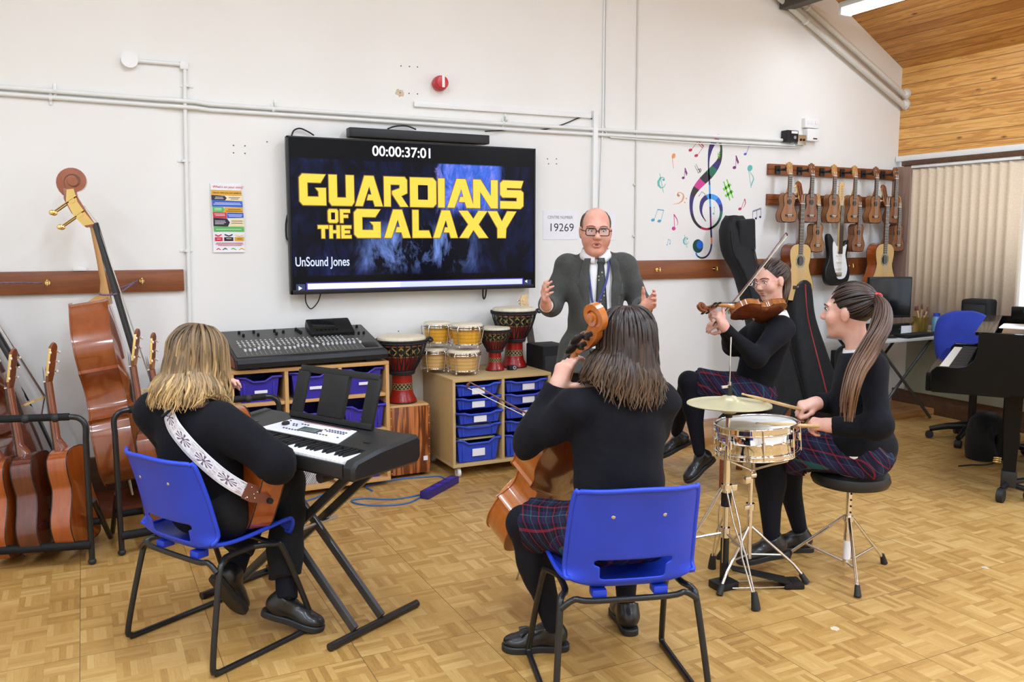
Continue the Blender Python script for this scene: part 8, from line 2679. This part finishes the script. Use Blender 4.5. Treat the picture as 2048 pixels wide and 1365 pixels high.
# ======== man
def man():
 at = (2.64, -1.46, 0)
 p = person('balding man in a grey tweed blazer, tie and spectacles gesturing with both hands', at)
 f, l = vv(-.45, -.893, 0).normalized(), vv(.893, -.45, 0)
 hip, neck = (2.635, -1.47, .93), (2.645, -1.43, 1.475)
 shR, shL = (2.488, -1.362, 1.418), (2.79, -1.510, 1.413)
 elR, wrR = (2.405, -1.34, 1.195), (2.262, -1.545, 1.215)
 elL, wrL = (2.868, -1.575, 1.195), (2.735, -1.79, 1.195)
 hR, hL = off(hip, l, -.09), off(hip, l, .09)
 kR, kL = off(hR, (-.02, -.02, -1), .42), off(hL, (.03, -.02, -1), .42)
 aR, aL = off(kR, (-.02, .03, -1), .39), off(kL, (.02, .03, -1), .39)
 H = Head((2.622, -1.468, 1.620), (-.44, -.88, -.09), up=(-.02, -.1, 1), sc=1.075)
 B = Solid()
 torso(B, hip, neck, shL, shR, f, (.14, .10, .13, .10, .145, .10), .05, 0, -.022)
 arm(B, shL, elL, wrL, (.05, .042, .03)); arm(B, shR, elR, wrR, (.05, .042, .03))
 leg(B, hL, kL, aL); leg(B, hR, kR, aR)
 H.solid(B, (2.638, -1.435, 1.455), man=True)
 for x_ in (-1, 1):
  B.ell(H.w(x_ * .042, .035, -.035), (.034, .038, .055), H.R, .03)
 B.ell(H.w(0, .035, -.10), (.05, .045, .03), H.R, .03)
 hand(B, wrR, (-.42, -.45, .60), (-.75, .30, -.2), 1, each=((.3, .35, .3), (.4, .45, .35), (.5, .5, .4), (.55, .5, .4)), spread=1.5, thumb=((.7, .75, -.1), (.75, .65, -.25), (.8, .55, -.4)), sc=1.0)
 hand(B, wrL, (.10, -.62, .45), (.80, .10, .1), -1, each=((.3, .35, .3), (.45, .45, .35), (.55, .5, .4), (.6, .5, .4)), spread=1.5, thumb=((.7, .75, -.1), (.75, .65, -.25), (.8, .55, -.4)), sc=1.0)
 B.build('body', M['skin_m'], p, .0045, 2, at)
 H.eyes(p, at, (-.2, -.6)); H.brows(p, at, plain('thin_brow', srgb(150, 104, 84), .8)); H.lips(p, at, .007, e=.0065)
 MB(M4.Translation(-V(at)) @ H.m()).sph((0, .0845, -.063), (.0175, .005, .0045), 12).build('open_mouth', plain('mouth_dark', (.05, .012, .01), .6), p, 180)
 glasses(H, p, at, M['black'], .0265, .0185, .0026, False)
 # hair left at the sides and back
 S = Solid(); S.ell(H.w(0, -.020, .034), tuple(q * H.s for q in (.0795, .0985, .0925)), H.R)
 S.cut(H.w(0, .025, .0), tuple(H.R.to_3x3() @ V((0, .95, .28))))
 S.cut(H.w(0, 0, .088), tuple(H.R.to_3x3() @ V((0, .5, 1))))
 S.cut(H.w(0, -.03, -.045), tuple(H.R.to_3x3() @ V((0, .5, -1))))
 S.bulk(wrinkle(.0012, 3, 40))
 L = Locks(); L.solid(S, .005, .35, .3)
 rnd = random.Random(4)
 for i in range(260):
  th = rnd.uniform(PI * .93, PI * 2.07); z = rnd.uniform(-.45, .62)
  q = math.sqrt(1 - z * z)
  e = [(math.cos(th) * q, math.sin(th) * q, z)]
  c0 = V((0, -.020, .034))
  pts = []
  for k in range(5):
   zz = z - k * .07; qq = math.sqrt(max(0, 1 - zz * zz)); t2 = th + (.05 * k if math.cos(th) > 0 else -.05 * k) * -1
   pts.append(H.w(math.cos(t2) * qq * .0805, -.020 + math.sin(t2) * qq * .0995, .034 + zz * .0935))
  L.add(pts, .004, .5, rnd.random(), 5, 0, .8, nrm=lambda p_: np.array(p_) - A3(*H.c))
 L.build('hair', hair_mat('greying_hair', srgb(70, 58, 50), srgb(98, 84, 74), srgb(120, 106, 96)), p, at)
 # shirt under the open blazer
 def outer(g, wide=1.0):
  S = Solid()
  torso(S, hip, neck, shL, shR, f, (.165, .125, .158, .128, .165, .118), .05, .012, g)
  return S
 Sh = outer(-.012)
 Sh.cap(off(neck, (0, 0, 1), -.11), off(neck, (0, 0, 1), .02), .10, .068, .03)
 Sh.cut(off(neck, (0, 0, 1), .012), (f.x * .25, f.y * .25, 1), .01, (neck, .12)); Sh.cut(off(hip, (0, 0, 1), -.02), (0, 0, -1))
 Sh.bulk(wrinkle(.003, 21, 9))
 Sh.build('shirt', M['shirt'], p, .007, 2, at)
 collar(p, at, off(neck, f, .012), (f.x * .16, f.y * .16, 1), f, .074, .046, open_=.25)
 J = outer(.006)
 J.cap(off(hip, l, -.10), off(kR, (0, 0, 1), .30), .125, .145, .06); J.cap(off(hip, l, .10), off(kL, (0, 0, 1), .30), .125, .145, .06)
 J.cap(off(hip, f, -.02), off(hip, (f.x * -.03, f.y * -.03, -.16), 1), .13, .15, .06)
 arm(J, shL, elL, wrL, (.066, .058, .047), .03, 1); arm(J, shR, elR, wrR, (.066, .058, .047), .03, 1)
 J.ell(off(shL, (0, 0, 1), .012), (.060, .060, .056), None, .04); J.ell(off(shR, (0, 0, 1), .012), (.060, .060, .056), None, .04)
 J.cap(off(neck, (0, 0, 1), -.12), off(neck, (0, 0, 1), -.01), .11, .082, .04)
 J.cut(off(neck, (0, 0, 1), .018), (f.x * .45, f.y * .45, 1), .01, (neck, .13))
 J.cut((2.63, -1.47, .835), (0, 0, -1), .01, ((2.63, -1.47, .8), .36))
 fc, lc = A3(*f), A3(*l)
 def opening(P, D):
  q = P - A3(*hip)
  y = q @ fc; x = q @ lc; z = P[:, 2]
  w = np.interp(z, [.80, .95, 1.1, 1.25, 1.40, 1.49], [.06, .064, .068, .072, .07, .055])
  d = np.abs(x - .012) - w
  return np.where((y > .0) & (np.abs(x) < .2), np.maximum(D, -d), D)
 J.bulk(opening); J.bulk(wrinkle(.009, 31, 7))
 J.build('blazer', M['tweed'], p, .007, 2, at)
 # ray-march helper: front surface of the shirt or the blazer at (x, z)
 def front(S, x, z, lift):
  o = A3(*hip) + lc * x; o[2] = z
  ts = np.linspace(.30, -.05, 140)
  d = S.ev(o[None] + ts[:, None] * fc[None])
  k = np.argmax(d < 0)
  return V(tuple(o + fc * (ts[k] + lift))) - V(at)
 Sf, Jf = outer(-.010), outer(.010)
 # tie
 rows = []
 for z, w, lf in ((1.472, .019, .022), (1.445, .024, .022), (1.43, .017, .015), (1.35, .024, .008), (1.2, .032, .008), (1.08, .036, .008), (1.0, .038, .008), (.965, .004, .008)):
  rows.append([front(Sf, x, min(z, 1.44), lf) + V((0, 0, z - min(z, 1.44))) for x in (.014 - w, .014 - w * .4, .014 + w * .4, .014 + w)])
 m, nt, bs = newmat('green_dotted_tie')
 tc = nd(nt, 'TexCoord')
 mp_ = nd(nt, 'Mapping', {'Vector': tc.outputs['Object'], 'Scale': (46, 46, 46)})
 vo = nd(nt, 'TexVoronoi', {'Vector': mp_.outputs[0], 'Scale': 1.0, 'Randomness': .0})
 nt.links.new(ramp(nt, vo.outputs['Distance'], [(.2, srgb(150, 150, 120)), (.28, srgb(34, 38, 34))]), bs.inputs['Base Color'])
 bs.inputs['Roughness'].default_value = .5
 ti = MB().grid(rows).build('tie', m, p, 180); so = ti.modifiers.new('s', 'SOLIDIFY'); so.thickness = .005
 # lapels
 lap = MB()
 for s in (-1, 1):
  e = lambda z: np.interp(z, [1.1, 1.25, 1.40, 1.49], [.068, .072, .07, .055])
  rows = []
  for z, w in ((1.10, .004), (1.2, .034), (1.30, .056), (1.345, .064), (1.36, .05), (1.43, .042), (1.47, .03)):
   a = float(e(z))
   rows.append([front(Jf, .012 + s * (a - .004), min(z, 1.45), .006) + V((0, 0, z - min(z, 1.45))), front(Jf, .012 + s * (a + w * .5), min(z, 1.45), .009) + V((0, 0, z - min(z, 1.45))), front(Jf, .012 + s * (a + w), min(z, 1.45), .005) + V((0, 0, z - min(z, 1.45)))])
  lap.grid(rows)
 lo = lap.build('lapels', M['tweed'], p, 180); so = lo.modifiers.new('s', 'SOLIDIFY'); so.thickness = .005
 fl = MB()
 for s, z in ((-1, .99), (-1, .95), (1, .98)):
  c = front(Jf, s * .12, z, .004)
  fl.m = M4.Translation(c) @ lookframe((0, 0, 1), tuple(f + l * s * .5))
  fl.box((0, 0, 0), (.075, .008, .014), .003)
 fl.m = M4.Translation(front(Jf, .115, 1.27, .003)) @ lookframe((0, .1, 1), tuple(f + l * .4))
 fl.box((0, 0, 0), (.06, .006, .014), .002)
 fl.build('pocket_flap', M['tweed'], p)
 # lanyard with badge
 ln = MB()
 for s in (-1, 1):
  P = [front(Sf, s * .062, 1.455, .016) + V((0, 0, .01)), front(Sf, s * .058, 1.41, .014), front(Sf, s * .045 - .005, 1.33, .013), front(Sf, s * .02 - .018, 1.235, .016), front(Sf, -.02, 1.20, .018)]
  ln.tube(catmull(P, 4), .0065, 8, flat=.3, hint=tuple(f))
 ln.build('lanyard', plain('navy_lanyard', srgb(34, 44, 110), .5), p, 60)
 b0 = front(Sf, -.022, 1.13, .02)
 bm_ = M4.Translation(b0) @ lookframe((.05, 0, 1), tuple(f))
 MB(bm_).box((0, 0, 0), (.062, .003, .085), .002).build('name_badge', M['paper'], p)
 MB(bm_).cyl((0, .002, .045), (0, .002, .072), .004, n=8).build('badge_clip', M['steel'], p)
 MB(bm_).box((.016, .0022, .02), (.012, .001, .014)).build('badge_emblem', plain('plum_emblem', srgb(110, 70, 110), .5), p, 0)
 # cuffs, trousers, shoes
 for e_, w_ in ((elR, wrR), (elL, wrL)):
  d = (V(w_) - V(e_)).normalized()
  C = Solid(); C.cap(off(w_, d, -.03), off(w_, d, .012), .038, .037, .01, 3); C.build('shirt_cuff', M['shirt'], p, .005, 1, at)
 Tr = Solid()
 leg(Tr, hL, kL, off(aL, (0, 0, 1), -.03), (.10, .085, .075)); leg(Tr, hR, kR, off(aR, (0, 0, 1), -.03), (.10, .085, .075))
 Tr.ell(hip, (.15, .115, .10), lookframe((0, 0, 1), f), .04)
 Tr.cut((0, 0, .035), (0, 0, -1)); Tr.bulk(wrinkle(.004, 41, 7))
 Tr.build('trousers', M['trouser'], p, .009, 2, at)
 MB(M4.Translation(V(hip) - V(at) + V((0, 0, .0))) @ lookframe((0, 0, 1), f)).lathe([(.126, -.0), (.13, .004), (.13, .03), (.126, .034)], 40, sx=1.2, cap=False).build('belt', M['shoe'], p, 60)
 shoe(p, V((aR[0], aR[1], .112)), (f.x, f.y), 0, .28, at); shoe(p, V((aL[0], aL[1], .112)), (f.x + .2, f.y), 0, .28, at)
man()

# ======== cellist
def cellist():
 at = (1.64, -3.25, .44)
 p = person('girl seen from behind with long dark brown hair playing the cello', at)
 f, l = vv(.22, .975, 0), vv(-.975, .22, 0)
 hip, neck = (1.625, -3.23, .57), (1.655, -3.185, 1.085)
 shL, shR = (1.49, -3.165, 1.00), (1.80, -3.225, 1.00)
 elL, wrL = (1.395, -3.01, .865), (1.49, -3.03, 1.045)
 elR, wrR = (1.86, -3.06, .80), (1.90, -2.86, .725)
 knL, anL = (1.425, -2.90, .52), (1.515, -2.965, .135)
 knR, anR = (1.90, -2.87, .53), (1.905, -2.875, .115)
 hL, hR = off(hip, l, .09), off(hip, l, -.09)
 H = Head((1.694, -3.155, 1.212), (.30, .94, -.12), sc=1.03)
 B = Solid()
 torso(B, hip, neck, shL, shR, f, (.13, .095, .115, .085, .13, .09), .05, 0, -.022)
 arm(B, shL, elL, wrL, (.045, .036, .026)); arm(B, shR, elR, wrR, (.045, .036, .026))
 leg(B, hL, knL, anL, (.075, .05, .032)); leg(B, hR, knR, anR, (.075, .05, .032))
 H.solid(B, (1.658, -3.18, 1.05))
 hand(B, wrL, (.30, -.05, .93), (-.88, -.42, .30), -1, each=((.6, .7, .4), (.7, .8, .4), (.8, .85, .5), (.9, .9, .5)), thumb=((.3, .85, -.4), (.2, .75, -.6), (.2, .6, -.75)), sc=1.0)
 hand(B, wrR, (-.75, .5, -.2), (.2, .3, .9), 1, (.6, .6, .4), sc=.95)
 B.build('body', M['skin_a'], p, .0045, 2, at)
 d = (V(wrL) - V(elL)).normalized()
 MB(M4.Translation(V((1.532, -3.052, 1.128)) - V(at)) @ lookframe((.45, -.1, .9), (1, 0, 0))).lathe([(.0098, -.002), (.0106, 0), (.0098, .002)], 16, cap=False).build('ring', M['steel'], p, 60)
 H.eyes(p, at); H.brows(p, at, M['brow']); H.lips(p, at)
 J = Solid()
 torso(J, off(hip, (0, 0, 1), .0), neck, shL, shR, f, (.165, .125, .158, .12, .162, .115), .05, 0, .006)
 arm(J, shL, elL, wrL, (.072, .058, .043), .03, 1); arm(J, shR, elR, wrR, (.072, .058, .043), .03, 1)
 J.ell(elL, (.060, .060, .058), None, .03)
 J.cut(off(neck, (0, 0, 1), -.01), V((0, .1, 1)), .01, (neck, .12))
 J.cut((1.6, -3.2, .49), (0, 0, -1), .01, (hip, .34)); J.bulk(wrinkle(.009, 25, 7))
 J.build('jumper', M['jumper'], p, .007, 2, at)
 K = Solid()
 K.cap(hL, V(hL).lerp(V(knL), .86), .11, .098, .04, 1); K.cap(hR, V(hR).lerp(V(knR), .86), .11, .098, .04, 1)
 K.cap(V(hL).lerp(V(knL), .1), V(hR).lerp(V(knR), .1), .1, None, .05)
 K.ell(off(hip, f, -.02), (.18, .14, .10), lookframe((0, 0, 1), f), .05)
 K.cut((1.6, -3.2, .462), (0, 0, -1), .01, (hip, .3)); K.bulk(wrinkle(.006, 28, 6)); K.bulk(pleats((.9, .4, .3), .05, .006))
 K.build('skirt', M['plaid'], p, .007, 2, at, attr=uvskirt(vv(-.4, .9, 0), vv(.9, .4, 0)))
 T = Solid()
 leg(T, hL, knL, anL, (.085, .066, .038)); leg(T, hR, knR, anR, (.085, .066, .038))
 for k_, a_ in ((knL, anL), (knR, anR)):
  T.ell(V(k_).lerp(V(a_), .32) - f * .018, (.05, .055, .12), None, .04)
 T.build('tights', M['tights'], p, .007, 2, at)
 s1 = shoe(p, V((1.535, -2.90, .112)), (-.88, .42), 0, .26, at, laces=False)
 R = frame(vv(.42, .88, 0), vv(-.88, .42, 0), (0, 0, 1))
 tm_ = MB(M4.Translation(V((1.535, -2.90, .112)) - V(at)) @ R)
 tm_.box((0, .07, -.036), (.075, .02, .012), .005)
 for s in (-1, 1):
  tm_.tube([(s * .008, .072, -.028), (s * .022, .092, -.032), (s * .028, .115, -.045)], [.004, .006, .012], 8)
 tm_.build('tassel', M['shoe'], s1, 60)
 shoe(p, V((1.905, -2.885, .112)), (.35, .93), 0, .26, at, laces=False)
 bodies = [(shL, shR, .092), (neck, hip, .125), (shL, elL, .08), (shR, elR, .08)]
 loose_hair(H, 'hair', M['hair_dark'], p, at, .40, 720, 12, .011, .0062, bodies, .0, spread=.2)
cellist()
# cello and its bow
cs, cl = V((1.552, -3.205, 1.275)), V((1.66, -2.63, .525))
cd = (cs - cl).normalized()
Lc = .73; nkc = .30
cb_ = cs - cd * (Lc + nkc + .14)
fiddle('cello', 'orange brown cello held between the knees of the girl with long dark hair', 'cello', cb_, leaned(cb_, cs, (-.20, .95, .3)), L=Lc, U=.355, C=.25, Lo=.455, rib=.125, nk=nkc, fbl=.58, wn=.034, kind='cello', body=M['vc_body'], back=M['vc_back'], neck=M['vc_neck'], scr=M['vc_body'])
bow('cello bow pointing left from behind the cellist\'s elbow', (1.945, -2.853, .677), (1.371, -2.527, 1.003), (-.2, .1, -.9), .005)

# ======== guitarist
def guitarist():
 at = (.40, -2.22, .44)
 p = person('girl seen from behind with long blond hair and a patterned strap playing guitar', at)
 f, l = vv(.87, .487, 0), vv(-.487, .87, 0)
 hip, neck = (.395, -2.235, .555), (.335, -2.215, .965)
 shL, shR = (.225, -2.085, .905), (.425, -2.355, .895)
 elR, wrR = (.600, -2.475, .745), (.71, -2.24, .70)
 elL, wrL = (.32, -1.91, .72), (.50, -1.83, .86)
 hR, hL = off(hip, l, -.09), off(hip, l, .09)
 knR, anR = (.715, -2.07, .56), (.665, -2.285, .165)
 knL, anL = (.66, -1.92, .56), (.50, -2.10, .24)
 H = Head((.385, -2.175, 1.115), (.80, .52, -.28), up=(.15, .05, 1), sc=1.03)
 B = Solid()
 torso(B, hip, neck, shL, shR, f, (.13, .095, .115, .085, .13, .09), .05, 0, -.022)
 arm(B, shL, elL, wrL, (.045, .036, .026)); arm(B, shR, elR, wrR, (.045, .036, .026))
 leg(B, hL, knL, anL, (.075, .05, .034)); leg(B, hR, knR, anR, (.075, .05, .034))
 H.solid(B, (.342, -2.21, .95))
 hand(B, wrR, (.5, .8, -.1), (.6, -.35, .6), 1, (.5, .5, .3), sc=.95)
 hand(B, wrL, (.3, .2, .9), (-.6, .7, .1), -1, (.8, .9, .6), sc=.95)
 B.build('body', M['skin_a'], p, .0045, 2, at)
 H.eyes(p, at); H.brows(p, at, M['brow']); H.lips(p, at)
 J = Solid()
 torso(J, off(hip, (0, 0, 1), -.02), neck, shL, shR, f, (.175, .135, .175, .135, .175, .122), .05, 0, .008)
 arm(J, shL, elL, wrL, (.082, .076, .044), .035, 1); arm(J, shR, elR, wrR, (.080, .070, .046), .035, 1)
 J.ell(elR, (.072, .072, .070), None, .03)
 J.cut(off(neck, (0, 0, 1), -.005), V((0, 0, 1)), .01, (neck, .12))
 J.cut((.4, -2.2, .45), (0, 0, -1), .01, (hip, .34)); J.bulk(wrinkle(.009, 35, 6))
 J.build('jumper', M['jumper'], p, .007, 2, at)
 T = Solid()
 leg(T, hL, knL, off(anL, (0, 0, 1), .05), (.10, .085, .066)); leg(T, hR, knR, off(anR, (0, 0, 1), .05), (.10, .085, .066))
 T.cap(hL, hR, .115, None, .04)
 T.cut(off(anR, (0, 0, 1), .06), V(anR) - V(knR), .004, (anR, .14)); T.cut(off(anL, (0, 0, 1), .06), V(anL) - V(knL), .004, (anL, .12))
 T.bulk(wrinkle(.006, 38, 8))
 T.build('trousers', M['trouser'], p, .007, 2, at)
 for a_, k_ in ((anR, knR), (anL, knL)):
  d = (V(a_) - V(k_)).normalized()
  C = Solid(); C.cap(off(a_, d, -.10), off(a_, d, .03), .046, .043, .01, 1); C.build('sock', M['tights'], p, .006, 1, at)
 shoe(p, V(anR) + V((0, 0, -.01)), (.88, -.42), .30, org=at)
 shoe(p, V(anL) + V((0, 0, -.01)), (.75, .6), .95, org=at)
 bodies = [(shL, shR, .088), (neck, hip, .13), (shL, elL, .08), (shR, elR, .08)]
 loose_hair(H, 'hair', M['hair_blond'], p, at, .41, 740, 22, .012, .0062, bodies, .0)
guitarist()
gb0, gtop = V((.575, -2.45, .60)), V((.37, -1.58, 1.03))
guitar('acoustic_guitar', 'orange brown acoustic guitar on the lap of the blond guitarist', 'guitar', gb0, rot=leaned(gb0, gtop, (.87, .487, .05)), side=M['cl_orange'], top=M['cl_top'], head='slot')
# the embroidered strap over her back
m, nt, bs = newmat('embroidered_strap')
at_ = nd(nt, 'Attribute', attribute_name='pattern')
s = nd(nt, 'SeparateXYZ', {0: at_.outputs['Vector']})
u = ma(nt, 'FRACT', ma(nt, 'MULTIPLY', s.outputs[0], 9.0)); vx = s.outputs[1]
du = ma(nt, 'MULTIPLY', ma(nt, 'SUBTRACT', u, .5), 1.55)
rr_ = ma(nt, 'SQRT', ma(nt, 'ADD', ma(nt, 'MULTIPLY', du, du), ma(nt, 'MULTIPLY', vx, vx)))
an_ = nd(nt, 'Math', {0: vx, 1: du}, operation='ARCTAN2').outputs[0]
pet = ma(nt, 'GREATER_THAN', ma(nt, 'SINE', ma(nt, 'MULTIPLY', an_, 10.0)), .1)
fl_ = ma(nt, 'MULTIPLY', pet, ma(nt, 'MULTIPLY', ma(nt, 'GREATER_THAN', rr_, .12), ma(nt, 'LESS_THAN', rr_, .58)))
core = ma(nt, 'LESS_THAN', rr_, .12)
nz = nd(nt, 'TexNoise', {'Vector': at_.outputs['Vector'], 'Scale': 26.0, 'Detail': 2.0})
leaf = ma(nt, 'MULTIPLY', ma(nt, 'GREATER_THAN', nz.outputs[0], .58), ma(nt, 'GREATER_THAN', rr_, .64))
c = mix(nt, ma(nt, 'MAXIMUM', fl_, core), srgb(206, 200, 202), srgb(96, 74, 84))
c = mix(nt, leaf, c, srgb(122, 84, 56))
c = mix(nt, ma(nt, 'GREATER_THAN', ma(nt, 'ABSOLUTE', vx), .9), c, srgb(226, 222, 224))
nt.links.new(c, bs.inputs['Base Color']); bs.inputs['Roughness'].default_value = .8
ST = thing('guitar_strap', 'white embroidered guitar strap with leather end across the blond girl\'s back', 'strap', (.40, -2.30, .75))
SO = V((.40, -2.30, .75))
sp_ = catmull([(.275, -2.155, 1.0), (.255, -2.255, .955), (.262, -2.325, .90), (.30, -2.385, .84), (.35, -2.425, .78), (.405, -2.462, .725), (.455, -2.482, .685), (.50, -2.49, .655)], 6)
L_, R_, at_ = [], [], []
n = len(sp_)
ln = 0
rows = []
bodyc = V((.37, -2.22, 0))
for i, p_ in enumerate(sp_):
 d = (sp_[min(i + 1, n - 1)] - sp_[max(i - 1, 0)]).normalized()
 o = V((p_.x - bodyc.x, p_.y - bodyc.y, .05)).normalized()
 s_ = d.cross(o).normalized()
 if i: ln += (p_ - sp_[i - 1]).length
 for k in range(5):
  q = (k - 2) / 2
  rows.append(p_ + s_ * q * .027 - SO); at_.append((ln, q, 0))
mb = MB(); mb.add(rows, [(i * 5 + k, i * 5 + k + 1, (i + 1) * 5 + k + 1, (i + 1) * 5 + k) for i in range(n - 1) for k in range(4)])
o = mb.build('webbing', m, ST, 180)
set_attr(o, 'pattern', np.array(at_))
so = o.modifiers.new('s', 'SOLIDIFY'); so.thickness = .003
M['leather'] = plain('brown_leather', srgb(110, 58, 38), .5, var=.06)
e0, e1 = sp_[-1] - SO, V((.573, -2.468, .607)) - SO
dd = (e1 - e0).normalized(); oo = V((.25, -.95, .1)); ss = dd.cross(oo).normalized(); oo = ss.cross(dd)
mt = M4.Translation(e0) @ frame(ss, dd, oo if oo.dot(V((.25, -.95, 0))) > 0 else -oo)
Lh = (e1 - e0).length
MB(mt).prism([(-.03, -.02), (.03, -.02), (.032, .02), (.018, Lh * .8), (.008, Lh + .02), (-.008, Lh + .02), (-.018, Lh * .8), (-.032, .02)], -.002, .003).build('leather_end', M['leather'], ST, 20)
MB(mt).cyl((0, Lh, -.004), (0, Lh, .016), .011, n=16).build('strap_button', M['black'], ST)
sd = MB(mt)
for x, y in ((-.02, .0), (.02, .0), (0, .02), (-.012, .03), (.012, .03)):
 sd.sph((x, y, .004), .0035, 8)
sd.build('rivet', M['chrome'], ST, 60)
bk = sp_[8] - SO
MB(M4.Translation(bk) @ lookframe((sp_[9] - sp_[7]), (sp_[8] - bodyc) * V((1, 1, 0)) if False else V((-.6, -.75, .2)))).box((0, 0, 0), (.062, .008, .012), .002).build('slider', M['black'], ST)
